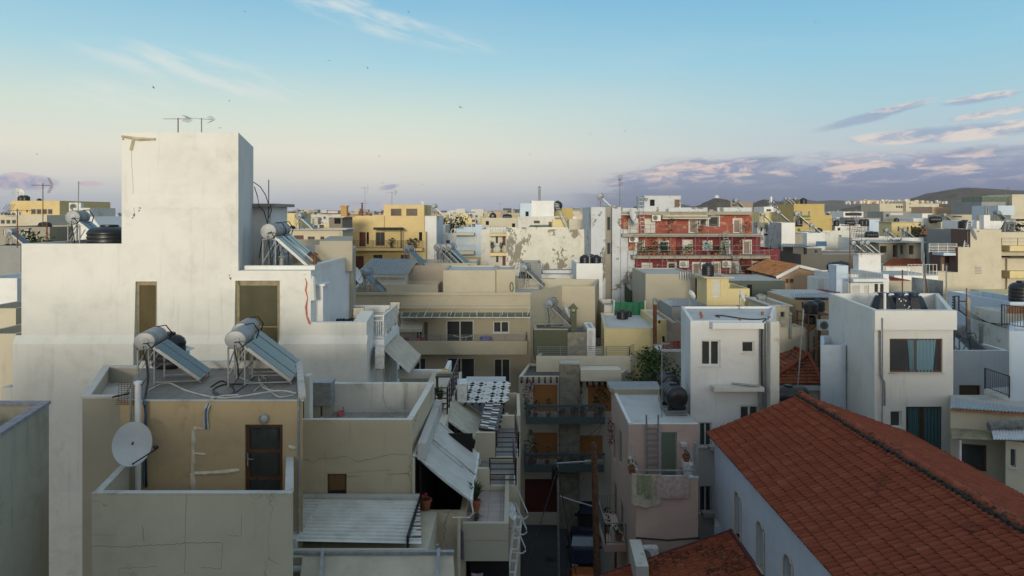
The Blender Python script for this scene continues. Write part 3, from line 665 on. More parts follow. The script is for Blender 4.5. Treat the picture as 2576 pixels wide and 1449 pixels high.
# the building the picture is taken from: its roof edge is just below and behind the eye
b = MB(); b.box(-24, -16, 0, 26, -.5, 18.3); one(b, 'building', WHITE2, 'white flat-roofed block below the viewpoint', 'building', (0, -8, 0)); FOOT.append((-24, 26, -16, -.5, 18))

# ================================================================ tall white building on the left
WY = 27.5
T = thing('building', 'tall blank white building with a square stair tower and two olive windows', 'building', (X(430, WY), WY+5, 0))
zt1, zt2, zt3, zt4 = Z(613, WY), Z(333, WY), Z(681, WY), Z(811, WY); zb = Z(851, WY)
w1 = (X(341, WY), X(395, WY), Z(935, WY), Z(708, WY)); w2 = (X(592, WY), X(704, WY), Z(940, WY), Z(706, WY))
cols = [(54, 306, zt1), (306, 599.5, zt2), (599.5, 782, zt3), (782, 922, zt4)]
mb = MB()
for a, c, zt in cols:
    A, B = (X(a, WY), WY), (X(c, WY), WY); hs = []
    for w in (w1, w2):
        if w[0] < B[0] and w[1] > A[0]:
            lo, hi = max(w[0], A[0])-A[0], min(w[1], B[0])-A[0]; hs.append((lo, hi, zb, w[3]))
    # cut cells for the openings; reveals are added once below
    ss = sorted({0, B[0]-A[0]} | {h[0] for h in hs} | {h[1] for h in hs})
    for i in range(len(ss)-1):
        cs = (ss[i]+ss[i+1])/2; top = [h for h in hs if h[0] < cs < h[1]]
        x0, x1 = A[0]+ss[i], A[0]+ss[i+1]
        if top: mb.quad((x0, WY, top[0][3]), (x1, WY, top[0][3]), (x1, WY, zt), (x0, WY, zt))
        else: mb.quad((x0, WY, zb), (x1, WY, zb), (x1, WY, zt), (x0, WY, zt))
# thicker lower wall with a sloping shoulder
LY = WY-.16; xl, xr = X(39, WY), X(925, WY)
hs = [(w1[0]-xl, w1[1]-xl, w1[2], zb-.2), (w2[0]-xl, w2[1]-xl, w2[2], zb-.2)]
facade(mb, (xl, LY), (xr, LY), 0, zb-.2, hs, .05)
cut = sorted([xl, xr, w1[0], w1[1], w2[0], w2[1]])
for i in range(5):
    x0, x1 = cut[i], cut[i+1]
    if i in (1, 3): continue
    mb.quad((x0, LY, zb-.2), (x1, LY, zb-.2), (x1, WY, zb+.12), (x0, WY, zb+.12))
for w in (w1, w2):
    for x in (w[0], w[1]): mb.quad((x, LY, w[2]), (x, WY+.14, w[2]), (x, WY+.14, w[3]), (x, WY-.001, w[3]))
    mb.quad((w[0], WY, w[3]), (w[1], WY, w[3]), (w[1], WY+.14, w[3]), (w[0], WY+.14, w[3]))
# sides, tops, back of each column
tb = (X(637.5, WY*1.224), WY*1.224)
mb.quad((X(54, WY), WY, 0), (X(54, WY), WY, zt1), (X(54, WY), 38, zt1), (X(54, WY), 38, 0))
mb.quad((xl, LY, 0), (xl, LY, zb-.2), (xl, 38, zb-.2), (xl, 38, 0)); mb.quad((xl, LY, zb-.2), (X(54, WY), WY, zb+.1), (X(54, WY), 38, zb+.1), (xl, 38, zb-.2))
mb.quad((X(306, WY), WY, zt1-.6), (X(306, WY), WY, zt2), (X(306, WY), 33.6, zt2), (X(306, WY), 33.6, zt1-.6))
mb.quad((X(599.5, WY), WY, zt3-.6), (tb[0], tb[1], zt3-.6), (tb[0], tb[1], zt2), (X(599.5, WY), WY, zt2))
mb.quad((X(306, WY), 33.6, zt1-.6), (tb[0], tb[1], zt3-.6), (tb[0], tb[1], zt2), (X(306, WY), 33.6, zt2))
mb.quad((X(306, WY), WY, zt2), (X(599.5, WY), WY, zt2), (tb[0], tb[1], zt2), (X(306, WY), 33.6, zt2))
mb.quad((X(54, WY), 38, 0), (-9, 38, 0), (-9, 38, zt1-.6), (X(54, WY), 38, zt1-.6))
mk(mb, 'wall', WHITE, T)
# parapets and flat roofs
mb = MB(); xa, xb = X(54, WY), X(306, WY)
mb.box(xa, WY+.001, zt1-.9, xb, WY+.2, zt1-.001); mb.box(xa, WY+.2, zt1-.9, xa+.2, 38, zt1-.001); mb.box(xa+.2, 37.8, zt1-.9, xb, 38, zt1-.001); mk(mb, 'parapet', WHITE, T)
r = MB(); r.quad((xa+.2, WY+.2, zt1-.55), (xb, WY+.2, zt1-.55), (xb, 37.8, zt1-.55), (xa+.2, 37.8, zt1-.55)); mk(r, 'roof', ROOFC, T)
# middle roof with low white kerb; room with its slab behind the tower
mb = MB(); x0, x1 = X(601, WY), X(782, WY)
mb.box(x0, WY+.003, zt3-.4, x1-.004, WY+.55, zt3+.002); mb.box(x0, WY+.55, zt3-.4, x1, WY+.8, zt3+.16); mb.box(x1-.35, WY+.8, zt3-.4, x1-.006, 34.5, zt3+.16); mb.box(x0-1, 34.3, zt3-.4, x1, 34.5, zt3+.1)
mb.tube([(x1-.25, WY+.12, zt3-.12), (x1-.02, WY+.12, zt3-.35), (x1+.02, WY+.12, zt3-1.2)], .16, 8); mk(mb, 'parapet', WHITE, T)
r = MB(); r.quad((x0-1, WY+.8, zt3-.25), (x1-.3, WY+.8, zt3-.25), (x1-.3, 34.4, zt3-.25), (x0-1, 34.4, zt3-.25)); mk(r, 'roof', ROOFC, T)
mb = MB(); mb.quad((x1, WY, 0), (x1, 34.5, 0), (x1, 34.5, zt3-.1), (x1, WY, zt3-.1)); mb.box(X(625, 33.6), 33.6, zt3-.6, X(682, 33.6), 36, Z(520, 33.6)); mk(mb, 'stair_room', WHITE2, T)
mb = MB(); mb.box(X(625, 33.2), 33.1, Z(520, 33.1), X(690, 33.1), 36.2, Z(512, 33.1)); mk(mb, 'slab', CONC, T)
# windows
for w, nm in ((w1, 'a'), (w2, 'b')):
    f = MB(); y = WY+.10; fw = .10 if nm == 'a' else .13
    f.box(w[0], y, w[2], w[0]+fw, y+.05, w[3]); f.box(w[1]-fw, y, w[2], w[1], y+.05, w[3]); f.box(w[0]+fw, y, w[3]-fw*1.6, w[1]-fw, y+.05, w[3]); f.box(w[0]+fw, y, w[2], w[1]-fw, y+.05, w[2]+.2)
    if nm == 'b':
        f.box(w[0]+fw, y+.005, w[3]-1.9, w[1]-fw, y+.045, w[3]-1.86); f.box(w[0]+fw, y, w[2]+.9, w[1]-fw, y+.05, w[2]+.97)
    o = mk(f, 'window', OFR, T); p = MB(); p.quad((w[0], y+.03, w[2]), (w[1], y+.03, w[2]), (w[1], y+.03, w[3]), (w[0], y+.03, w[3])); mk(p, 'pane', GLASSO, o)
    s = MB(); s.box(w[0]-.03, WY-.012, w[3]+.003, w[1]+.03, WY+.08, w[3]+.04); mk(s, 'lintel_trim', WHITE2, o)
# grout band and small marks kept as a thin relief on the wall
mb = MB(); rd = random.Random(5); n = 30; vs = []
for i in range(n+1): vs.append((X(322+i*9.1, WY), WY-.010, Z(524, WY)+rd.uniform(-.05, .05)))
for i in range(n+1): vs.append((X(322+i*9.1, WY), WY-.010, Z(489, WY)+rd.uniform(-.09, .07)))
mb.add(vs, [(i, i+1, n+2+i, n+1+i) for i in range(n)])
mk(mb, 'plaster_patch', plaster('fresh_plaster', (.65, .64, .60), .3, streak=.25), T)
b = MB(); rr = random.Random(3); b.tube([P(330+rr.uniform(-.8, .8)+i*.35, 378+i*7, WY-.001) for i in range(24)], .006, 4); mk(b, 'crack', simple('crack_dirt', (.20, .185, .15), .9), T)
b = MB()
for (px, py, r_) in ((348, 515, .05), (352, 522, .04), (350, 530, .035), (337, 541, .05), (334, 548, .03), (580, 700, .05), (577, 693, .03), (310, 350, .04)):
    vs = [P(px, py, WY)+V(math.cos(a_*.7)*r_*rr.uniform(.5, 1.2), -.006, math.sin(a_*.7)*r_*rr.uniform(.7, 1.8)) for a_ in range(9)]; b.add(vs, [tuple(range(9))])
mk(b, 'mould_spots', simple('mould_dark', (.16, .155, .13), .95), T)
b = MB(); b.tube([(X(338, WY), WY-.01, Z(345, WY)), (X(330, WY), WY-.01, Z(378, WY))], .07, 4); b.tube([(X(307, WY), WY-.01, Z(343, WY)), (X(350, WY), WY-.01, Z(350, WY)), (X(392, WY), WY-.01, Z(350, WY))], [.05, .08, .05], 5); mk(b, 'repair_smear', simple('ochre_filler', (.46, .40, .28), .9), T)
b = MB(); pr = [(768, 700), (772, 712), (769, 730), (774, 748), (770, 772), (772, 795), (780, 815)]
b.tube([(X(p[0], WY), WY-.004, Z(p[1], WY)) for p in pr], [.02, .03, .04, .02, .05, .035, .05], 5); mk(b, 'red_paint_streak', simple('faded_red_paint', (.50, .17, .13), .8), T)
# lower terrace behind the right-hand parapet
zf = zt4-.95; xL, xR = X(782, WY), X(922, WY); XS = -5.88
mb = MB()
mb.quad((xL, WY, zt4), (xR, WY, zt4), (xR, WY+.3, zt4), (xL, WY+.3, zt4)); mb.quad((xR, WY+.3, zt4), (xL, WY+.3, zt4), (xL, WY+.3, zf), (xR, WY+.3, zf))
mb.quad((xr, LY, 0), (XS, 29, 0), (XS, 29, zb-.2), (xr, LY, zb-.2)); mb.quad((xr, LY, zb-.2), (XS, 29, zb-.2), (XS, 29, zb+.1), (xR, WY, zb+.1)); mb.quad((xR, WY, zb+.1), (XS, 29, zb+.1), (XS, 29, zt4+.25), (xR, WY, zt4))
mb.quad((xR, WY, zt4), (XS, 29, zt4+.25), (XS-.55, 29, zt4+.25), (xR-.55, WY+.02, zt4)); mb.quad((XS-.55, 29, zf), (XS-.55, 29, zt4+.25), (XS, 29, zt4+.25), (XS, 29, zf)); mb.quad((xR-.55, WY+.3, zf), (xR-.55, WY+.3, zt4), (XS-.55, 29, zt4+.25), (XS-.55, 29, zf))
mb.quad((XS, 29, 0), (XS, 34, 0), (XS, 34, zf-.2), (XS, 29, zf-.2)); mb.box(X(890, 34), 34.0, zf-3, XS, 34.15, zf+.75)
mk(mb, 'low_wing_wall', WHITE, T)
mb = MB(); mb.box(xL, WY+.3, zf-.2, XS, 34, zf); mk(mb, 'terrace_floor', ROOFC, T)
for i, (y0, y1) in enumerate(((29.6, 30.1), (31.2, 31.6), (33.2, 33.95))):
    mb = MB(); mb.box(XS+.002, y0, 0, XS+.28, y1, zf-.3); mk(mb, 'pilaster', WHITE2, T)
FOOT.append((xl, XS, WY, 42, zt2))
# balcony over the street with white railing
mb = MB(); mb.box(XS+.003, 29, zf-.35, XS+.45, 32.6, zf-.02); mk(mb, 'balcony_slab', WHITE2, T)
zr = zf; q = MB(); xe = XS+.40
for i in range(6):
    y = 29.06+i*.68; q.box(xe-.03, y, zr-.02, xe+.03, y+.05, zr+1.0)
for i in range(5):
    y = 29.14+i*.68; q.box(xe-.01, y, zr+.32, xe+.015, y+.56, zr+.90)
q.box(xe-.05, 29.0, zr+.96, xe+.05, 32.55, zr+1.02); q.box(xe-.02, 29.05, zr+.2, xe+.02, 32.5, zr+.25)
q.box(XS-.05, 29.03, zr+.96, xe, 29.09, zr+1.02); q.box(XS-.05, 29.03, zr+.75, xe, 29.07, zr+.8); q.box(XS-.05, 29.03, zr+.05, xe, 29.07, zr+.1)
for i in range(5): q.box(XS+i*.09, 29.04, zr+.08, XS+i*.09+.025, 29.07, zr+.78)
mk(q, 'balcony_railing', PLW, T)
# awning under the balcony
aw = thing('awning', 'small beige striped awning under the white balcony railing', 'awning', (XS+.5, 30.6, zf-.5))
q = MB(); a, c = V(XS+.3, 29.3, zf-.45), V(XS+.3, 33.0, zf-.45); d = V(1.15, 0, -1.05); q.obox((a+c+d)/2, (c-a)/2, d/2, V(.012, 0, .012)); mk(q, 'cloth', CLOTHB, aw)
q = MB(); q.bar(a+d, c+d, .06)
for i in range(20): y = 29.3+i*.185; q.box(XS+1.44, y, zf-1.66+(i % 2)*.02, XS+1.455, y+.16, zf-1.50)
mk(q, 'valance', CLOTHB, aw); q = MB(); q.bar(a, a+d, .03); q.bar(c, c+d, .03); mk(q, 'frame', PLW, aw)
put('ac', (XS+.36, 28.55, Z(925, 28.5)), 'weathered air conditioner on brackets below the white balcony', R(100), (1.25, 1.15, 1.35))
# things on the white building
def tank_heater(x, y, z, label, rot=8, kind='heater', sc=1.0): return put(kind, (x, y, z), label, R(rot), sc)
tank_heater(X(196, 31), 31, zt1-.55, 'solar heater with label stickers left of the white tower', 12, sc=1.12)
put('vtank', (X(276, 30.5), 30.5, zt1-.55), 'wide black water tank beside the white tower', 0, (1.75, 1.75, .9))
tank_heater(X(684, 30), 30, zt3-.25, 'dark-capped solar heater right of the white tower', 6, 'heater_grey', 1.25)
tank_heater(X(705, 32.5), 32.5, zt3-.25, 'shiny solar heater behind the dark-capped one', 6, sc=1.25)
put('vent', (X(709, 29.2), 29.2, zt3-.25), 'short white vent pipe on the white building roof ledge', 0, (1.1, 1.1, .55))
b = MB(); b.lathe([(.09, 0), (.1, .12), (.05, .14)], (X(633, WY+.6), WY+.65, zt3-.06), n=12); one(b, 'roof_vent', GALV, 'small round vent cap on the white ledge', 'vent', (X(633, WY+.6), WY+.65, zt3-.06))
put('vent_rust', (X(792, 28.6), 28.6, Z(717, 28.6)), 'spiral rusty flue pipe above the white cabinet', 0, (.95, .95, .86))
b = MB(); x = X(792, 28.6); b.box(x-.12, 28.2, zf, x+.45, 29.0, Z(718, 28.4)); b.box(x-.2, 28.1, Z(718, 28.4)+.003, x+.55, 29.1, Z(713, 28.4)); one(b, 'chimney_cabinet', WHITE2, 'white boxed chimney base on the white terrace', 'chimney', (x, 28.6, zf))
for k, (px, lab) in enumerate(((448, 'yagi antenna with orange boom on top of the tower'), (507, 'grid antenna with ring elements on top of the tower'))):
    put('antenna' if k else 'antenna_rust', (X(px, 29), 29, zt2-.02), lab, R(0 if k == 0 else 40), (1.15, 1.15, .31))
# whip mast, cables, lamp on tower side
def rod(x, y, z0, z1, label, r=.025, mat=GALV, name='mast', cat='mast', lean=0):
    b = MB(); b.tube([(x, y, z0), (x+lean, y, z1)], r, 6); return one(b, name, mat, label, cat, (x, y, z0), 'roof masts')
rod(X(676, 33), 33, Z(512, 33), Z(452, 33), 'thin grey mast on the slab beside the tower')
rod(X(194, 33), 33, zt1-.55, Z(456, 33), 'thin leaning mast behind the left solar heater', lean=.08)
rod(X(118, 29), 29, zt1-.2, Z(560, 29), 'rusty antenna stub on the white parapet', .03, RUST)
b = MB(); y = 33.2
for k, pth in enumerate([[(638, 458), (655, 470), (668, 490), (676, 515), (674, 560), (660, 600), (652, 650)], [(640, 470), (648, 495), (652, 520), (664, 530), (672, 560), (682, 590)], [(680, 515), (683, 530), (676, 548)]]):
    b.tube([P(px, py, y-k*.1) for px, py in pth], .022, 5)
one(b, 'roof_cable', CABLE, 'black looping cables hanging beside the tower', 'cable', (X(660, y), y, Z(600, y)))
# chairs, table, grey box on the far terrace
def make_chair(label):
    t = thing('garden_chair', label, 'chair'); f = MB()
    for x in (-.26, .26):
        f.tube([(x, -.26, 0), (x, -.27, .62), (x, -.2, .66), (x, .2, .66)], .016, 6); f.tube([(x, .25, 0), (x, .16, .42), (x*.95, .30, 1.0)], .016, 6)
    f.bar((-.26, .30, 1.0), (.26, .30, 1.0), .03); f.bar((-.26, -.24, .42), (.26, -.24, .42), .03); f.bar((-.26, .16, .42), (.26, .16, .42), .03); mk(f, 'frame', METD, t)
    s = MB(); s.box(-.25, -.24, .42, .25, .17, .44); mk(s, 'seat', CLOTHB, t)
    s = MB(); s.obox((0, .235, .72), (.25, 0, 0), (0, .055, .26), (0, .01, -.002)); mk(s, 'backrest', CLOTHB, t); return t
ch = make_chair('beige sling chair with black frame beside the grey stair block'); ch.location = (X(900, 31), 31.2, zf); ch.rotation_euler = (0, 0, R(12)); ch['group'] = 'garden chairs'
dup(ch, (X(987, 33), 33.2, zf), R(-12), 'beige sling chair behind the white balcony railing', 'garden chairs')
t = thing('drying_table', 'small white table with drying rack by the railing', 'table', (X(962, 30.6), 30.6, zf)); x, y = X(962, 30.6), 30.6
b = MB(); b.box(x-.45, y-.35, zf+.72, x+.35, y+.35, zf+.76); mk(b, 'tabletop', PLW, t); b = MB()
for i in (-.4, .3):
    for j in (-.3, .3): b.bar((x+i, y+j, zf), (x+i, y+j, zf+.72), .04)
for i in range(8): b.bar((x-.4+i*.1, y-.3, zf+.85), (x-.4+i*.1, y+.3, zf+.85), .01)
b.bar((x-.4, y-.3, zf+.85), (x+.3, y-.3, zf+.85), .015); b.bar((x-.4, y+.3, zf+.85), (x+.3, y+.3, zf+.85), .015); mk(b, 'rack', GALV, t)
b = MB(); x, y = X(853, 30), 30.2; b.add([(x-.55, y-.3, zf), (x+.6, y-.3, zf), (x+.6, y+.4, zf), (x-.55, y+.4, zf), (x-.45, y-.2, zf+.38), (x+.6, y-.15, zf+.28), (x+.6, y+.4, zf+.28), (x-.45, y+.4, zf+.45)], [(0, 1, 5, 4), (1, 2, 6, 5), (2, 3, 7, 6), (3, 0, 4, 7), (4, 5, 6, 7)])
one(b, 'storage_box', METG, 'grey slanted storage box on the white terrace', 'box', (x, y, zf))
b = MB(); rr = random.Random(3)
for i in range(26): b.lathe([(.01, -.07), (.08, -.03), (.09, .04), (.02, .08)], (x-.4+rr.random()*.8, y+.5+rr.random()*.3, zf+.2+rr.random()*.35), n=7)
one(b, 'refuse_sacks', CABLE, 'heap of black sacks behind the grey box', 'sack', (x, y+.6, zf))
# grey stair block
T, pts, zz = bld('grey stair block with doorways behind the white terrace', [(735, 34), (889, 34), (895, 43), (780, 43)], 640, GREYB, par=.3, win={0: [(856, 877, 700, 790, 'd'), (806, 816, 715, 800, 'd')]}, rd=.5)
q = MB(); q.prism([(X(804, 33.2), 33.2), (X(886.5, 33.2), 33.2), (X(888, 40), 40), (X(830, 40), 40)], Z(682, 33.2), Z(606, 33.2), 0, True); q.prism([(X(792, 33.2), 33.25), (X(804, 33.2)-.003, 33.25), (X(830, 40)-.003, 40), (X(815, 40), 40)], Z(682, 33.2), Z(616, 33.2), 0, True); mk(q, 'upper_band', GREYB, T)
q = MB(); x = X(848, 33.9); q.box(x-.1, 33.86, Z(708, 34), x+.1, 33.99, Z(695, 34)); mk(q, 'wall_lamp', METD, T)
rod(X(863, 33.3), 33.6, zf, Z(718, 33.3), 'wooden broom leaning in the stair block doorway', .015, simple('broom_wood', (.35, .17, .07)), 'broom', 'broom', .1)

# ================================================================ near beige building with the satellite dish
DY = 16.0; ZR = Z(1010, DY); ZF = 13.1
T = thing('building', 'sand-coloured rooftop building with a wood-framed door and solar heaters', 'building', (X(480, 18), 17.5, 0))
A, B = (X(303, DY), DY), (X(762, DY), DY); mb = MB(); hs = [span(A, B, 616, 711, 1068, 1300)]; hs = [(hs[0][0], hs[0][1], ZF, hs[0][3])]
facade(mb, A, B, 0, ZR, hs, .12)
xw, xe = A[0], B[0]; YB = 19.5; bl, br = X(352, YB), X(757, YB)
mb.quad((xe, DY, 0), (br, YB, 0), (br, YB, ZR), (xe, DY, ZR)); mb.quad((br, YB, 0), (bl, YB, 0), (bl, YB, ZR), (br, YB, ZR)); mb.quad((bl, YB, 0), (xw, DY, 0), (xw, DY, ZR), (bl, YB, ZR))
mk(mb, 'wall', SAND, T)
o = opening(T, A, B, hs[0][0], hs[0][1], hs[0][2], hs[0][3], 'D', .12, True); q = MB(); s0 = A[0]+hs[0][0]; q.box(s0+.04, DY+.02, ZF+.95, s0+.07, DY+.05, ZF+1.25); q.bar((s0+.055, DY+.0, ZF+1.12), (s0+.2, DY+.0, ZF+1.12), .022); q.bar((s0+.055, DY+.0, ZF+1.12), (s0+.055, DY+.05, ZF+1.12), .022); mk(q, 'handle', GALV, o)
# plastic film tacked over the panes
q = MB(); n = 14; rr = random.Random(9); vs = []
for j in range(n+1):
    for i in range(n+1): vs.append((s0+.12+i/n*(hs[0][1]-hs[0][0]-.24), DY+.085-rr.random()*.02, ZF+.1+j/n*(hs[0][3]-ZF-.22)))
q.add(vs, [(j*(n+1)+i, j*(n+1)+i+1, (j+1)*(n+1)+i+1, (j+1)*(n+1)+i) for j in range(n) for i in range(n)]); mk(q, 'plastic_film', glassy('plastic_film', (.035, .04, .036), .22, .8), o, True)
r = MB(); r.quad((xw, DY, ZR+.003), (xe, DY, ZR+.003), (br, YB, ZR+.003), (bl, YB, ZR+.003)); mk(r, 'roof', TILED, T)
mb = MB(); mb.bar((xe-.08, DY+.2, ZR+.09), (br-.06, YB, ZR+.09), .16, .18); mb.box(xw-.02, DY-.025, ZR+.008, xe+.02, DY+.05, ZR+.035); mb.box(bl, YB-.15, ZR+.01, br-.2, YB, ZR+.2); mk(mb, 'parapet', COPE, T)
# parapet of the front terrace
PY = 13.9; ZP = Z(1243, PY); xa, xb = X(231, PY), X(732, PY)
xb2 = X(738, DY); mb = MB(); mb.box(xa, PY, 0, xb, PY+.13, ZP); mb.bar((xa+.065, PY+.132, ZP/2), (X(318, DY)+.1, DY+.2, ZP/2), .13, ZP); mb.bar((xb-.08, PY+.132, ZP/2), (xb2-.08, DY-.01, ZP/2), .15, ZP-.01); mk(mb, 'terrace_parapet', BEIGE2, T)
mb = MB(); mb.box(xa-.01, PY-.01, ZP+.003, xb+.01, PY+.14, ZP+.022); mb.bar((xa+.065, PY+.142, ZP+.014), (X(318, DY)+.1, DY+.2, ZP+.014), .15, .02); mb.bar((xb-.08, PY+.142, ZP+.014), (xb2-.08, DY-.01, ZP+.014), .17, .024); mk(mb, 'coping', COPE, T)
mb = MB(); mb.quad((xa+.1, PY+.13, ZF), (xb-.08, PY+.13, ZF), (xb2-.08, DY, ZF), (X(318, DY)+.1, DY, ZF)); mk(mb, 'terrace_floor', TILED, T)
# cracks: thin grooves drawn as dark filler lines in the plaster
def crackline(T, pts, Y, w=.008):
    b = MB(); rr = random.Random(len(pts)); pp = []
    for (a, b1), (c, d1) in zip(pts, pts[1:]):
        k = max(2, int(math.hypot(c-a, d1-b1)/5))
        for i in range(k): f = i/k; pp.append(P(a+(c-a)*f+rr.uniform(-1.2, 1.2), b1+(d1-b1)*f+rr.uniform(-1.6, 1.6), Y))
    b.tube(pp, w*.62, 4); return mk(b, 'crack', simple('crack_dirt', (.20, .185, .15), .9), T)
crackline(T, [(231, 1372), (290, 1376), (380, 1372), (470, 1366), (560, 1364)], PY-.002, .006); crackline(T, [(232, 1346), (300, 1345)], PY-.002, .004); crackline(T, [(470, 1240), (466, 1310), (466, 1400), (463, 1449)], PY-.002, .004)
crackline(T, [(358, 1320), (362, 1365)], PY-.002, .006); crackline(T, [(608, 1298), (606, 1350), (570, 1345)], PY-.002, .004); crackline(T, [(298, 1449), (300, 1430), (400, 1425)], PY-.002, .004); crackline(T, [(560, 1365), (556, 1430), (500, 1428)], PY-.002, .004)
# pale filler strips on the sand wall
def strip(mb, pts, Y, ws):
    for (a, b1), (c, d1), w in zip(pts, pts[1:], ws): mb.tube([P(a, b1, Y), P((a+c)/2, (b1+d1)/2+1, Y), P(c, d1, Y)], [w, w*1.25, w*.9], 6)
b = MB(); strip(b, [(497, 1073), (488, 1082), (487, 1130), (485, 1190), (487, 1236)], DY+.02, [.05, .055, .05, .065]); strip(b, [(493, 1075), (512, 1078)], DY+.02, [.03]); strip(b, [(490, 1140), (518, 1142)], DY+.02, [.035]); strip(b, [(490, 1190), (540, 1189), (604, 1182)], DY+.02, [.05, .055]); strip(b, [(726, 1122), (744, 1128)], DY+.02, [.05])
mk(b, 'filler_strip', simple('pale_filler', (.60, .54, .40), .9, 0, .2, 8), T)
b = MB(); b.lathe([(.12, 0), (.12, .04), (.10, .05)], P(665, 1053, DY-.0), (0, -1, 0), 22); o = mk(b, 'wall_lamp', GALV, T); b = MB(); b.lathe([(.085, 0), (.07, .03), (.03, .04)], P(665, 1053, DY-.05), (0, -1, 0), 18); mk(b, 'lens', simple('frosted_glass', (.35, .35, .33), .3), o, True); o.scale = (1, 1, 1)
# heaters
ZR2 = ZR+.006
H1 = tank_heater(X(385, 18.0), 17.9, ZR2, 'grey-tanked solar heater nearest the dish', 10, 'heater_grey', (.94, .94, .80))
tank_heater(X(612, 18.0), 17.8, ZR2, 'front of the two touching tank heaters on the near roof', 8, 'heater_grey', (.96, .96, .84))
tank_heater(X(629, 19.3), 19.0, ZR2, 'rear of the two touching tank heaters on the near roof', 8, 'heater_grey', (.96, .96, .84))
put('vtank', (X(415, 19.3), 19.5, ZR2), 'black ribbed water tank behind the near solar heater', 0, (.95, .6, .72))
b = MB(); y = 20.1; x = X(455, y); b.box(x-.17, y-.12, ZR+.3, x+.17, y+.12, Z(893, y)); b.lathe([(.09, 0), (.09, .01)], (x, y-.122, Z(886, y)), (0, -1, 0), 14); b.box(x-.18, y-.17, Z(893, y)+.002, x-.11, y+.17, Z(880, y)); b.box(x+.11, y-.17, Z(893, y)+.002, x+.18, y+.17, Z(880, y)); b.add([(x-.32, y-.25, Z(880, y)), (x+.32, y-.25, Z(880, y)), (x+.32, y+.25, Z(880, y)), (x-.32, y+.25, Z(880, y)), (x, y, Z(870, y)+.05)], [(0, 1, 4), (1, 2, 4), (2, 3, 4), (3, 0, 4), (3, 2, 1, 0)]); one(b, 'masonry_chimney', WHITE3, 'small gabled masonry chimney before the white wall', 'chimney', (x, y, ZR))
# loose hoses on the near roof
def hose(pts, mat, label, r=.016, g='hoses lying on the near roof'):
    b = MB(); P2 = []
    pts = [Vector(p) for p in pts]
    for i in range(len(pts)-1):
        p0, p1, p2, p3 = pts[max(i-1, 0)], pts[i], pts[i+1], pts[min(i+2, len(pts)-1)]
        for k in range(6):
            f = k/6; P2.append(.5*((2*p1)+(p2-p0)*f+(2*p0-5*p1+4*p2-p3)*f*f+(3*p1-p0-3*p2+p3)*f**3))
    P2.append(pts[-1]); b.tube(P2, r, 6); return one(b, 'hose', mat, label, 'hose', pts[0], g, True)
def rp(px, py, dz=.02): Y = YZ(py, ZR); return (X(px, Y), Y, ZR+dz)
hose([rp(372, 985), rp(420, 965), rp(470, 985), rp(540, 1002), rp(600, 1000), rp(700, 985), rp(745, 992)], CABLEW, 'white hose running along the front roof edge', .022)
hose([rp(530, 975), rp(560, 960), rp(590, 985), rp(560, 1000), rp(535, 985), rp(560, 970), rp(610, 968)], CABLE, 'black cable coiled between the solar heaters', .018)
hose([rp(600, 950), rp(640, 965), rp(665, 955), rp(650, 945), rp(660, 975), rp(690, 985)], CABLEW, 'white hose coil under the right solar panels', .018)
hose([rp(540, 985), rp(565, 998), rp(590, 990), rp(610, 975), rp(640, 950)], BLUEP, 'blue hose between the solar heaters', .014)
hose([rp(640, 985), rp(668, 960), rp(660, 950), rp(655, 962), rp(668, 975), rp(700, 1000), rp(738, 996)], CABLEW, 'thin white hose looping towards the roof corner', .016)
for k in range(3): hose([rp(600, 995), rp(540, 1004, .04), (X(519+k*4, DY-.04), DY-.04, Z(1020, DY)), (X(514+k*4, DY-.04), DY-.04, Z(1040, DY)), (X(514+k*5, DY-.03), DY-.03, Z(1078, DY))], (CABLEW, BLUEP, CABLEW)[k], ('left', 'middle', 'right')[k]+' of the three pipes bent over the sand wall edge', .02)
hose([P(368, 905, 17.3), P(372, 950, 16.9), P(365, 1000, 16.2), P(362, 1012, 15.97), P(366, 1040, 15.95), P(365, 1120, 15.95), P(368, 1225, 15.95)], CABLE, 'black pipe strapped down the sand wall beside the dish pole', .03)
hose([P(358, 1000, 15.99), P(366, 1025, 15.9), P(363, 1090, 15.9), P(362, 1220, 15.9)], BLUEP, 'blue pipe strapped down the sand wall beside the dish pole', .025)
# dish pole and antenna at the left corner
T2 = thing('satellite_dish', 'large grey offset satellite dish on a white pole, nearest the viewer', 'satellite dish', (X(341, 15.6), 15.6, ZF)); y = 15.55; x = X(341, y)
b = MB(); b.tube([(x, y+.1, ZF), (x, y+.1, Z(968, y))], .065, 14); b.lathe([(.09, 0), (.09, .05), (.03, .07)], (x, y+.1, Z(968, y)), n=12); mk(b, 'pole', METW, T2, True)
b = MB(); ctr = P(333, 1117, 15.15); ax = V(.58, -.80, .12).normalized(); rr = .43
u = ax.cross(V(0, 0, 1)).normalized(); w = u.cross(ax).normalized(); vs = []; n = 40; rings = (0.02, .25, .5, .75, .93, 1.0)
for side in (0, 1):
    for q in rings:
        for j in range(n): a = 2*math.pi*j/n; vs.append(ctr+u*math.cos(a)*q*rr*.92+w*math.sin(a)*q*rr*1.12+ax*(.10*q*q-.1-side*.012))
fs = []
for side in (0, 1):
    for i in range(5):
        for j in range(n):
            a = side*6*n+i*n+j; b_ = side*6*n+i*n+(j+1) % n; fs.append((a, b_, b_+n, a+n) if side == 0 else (a+n, b_+n, b_, a))
for j in range(n): fs.append((5*n+j, 5*n+(j+1) % n, 11*n+(j+1) % n, 11*n+j))
b.add(vs, fs); mk(b, 'reflector', simple('dish_grey', (.55, .56, .56), .5, 0, .08, 2), T2, True)
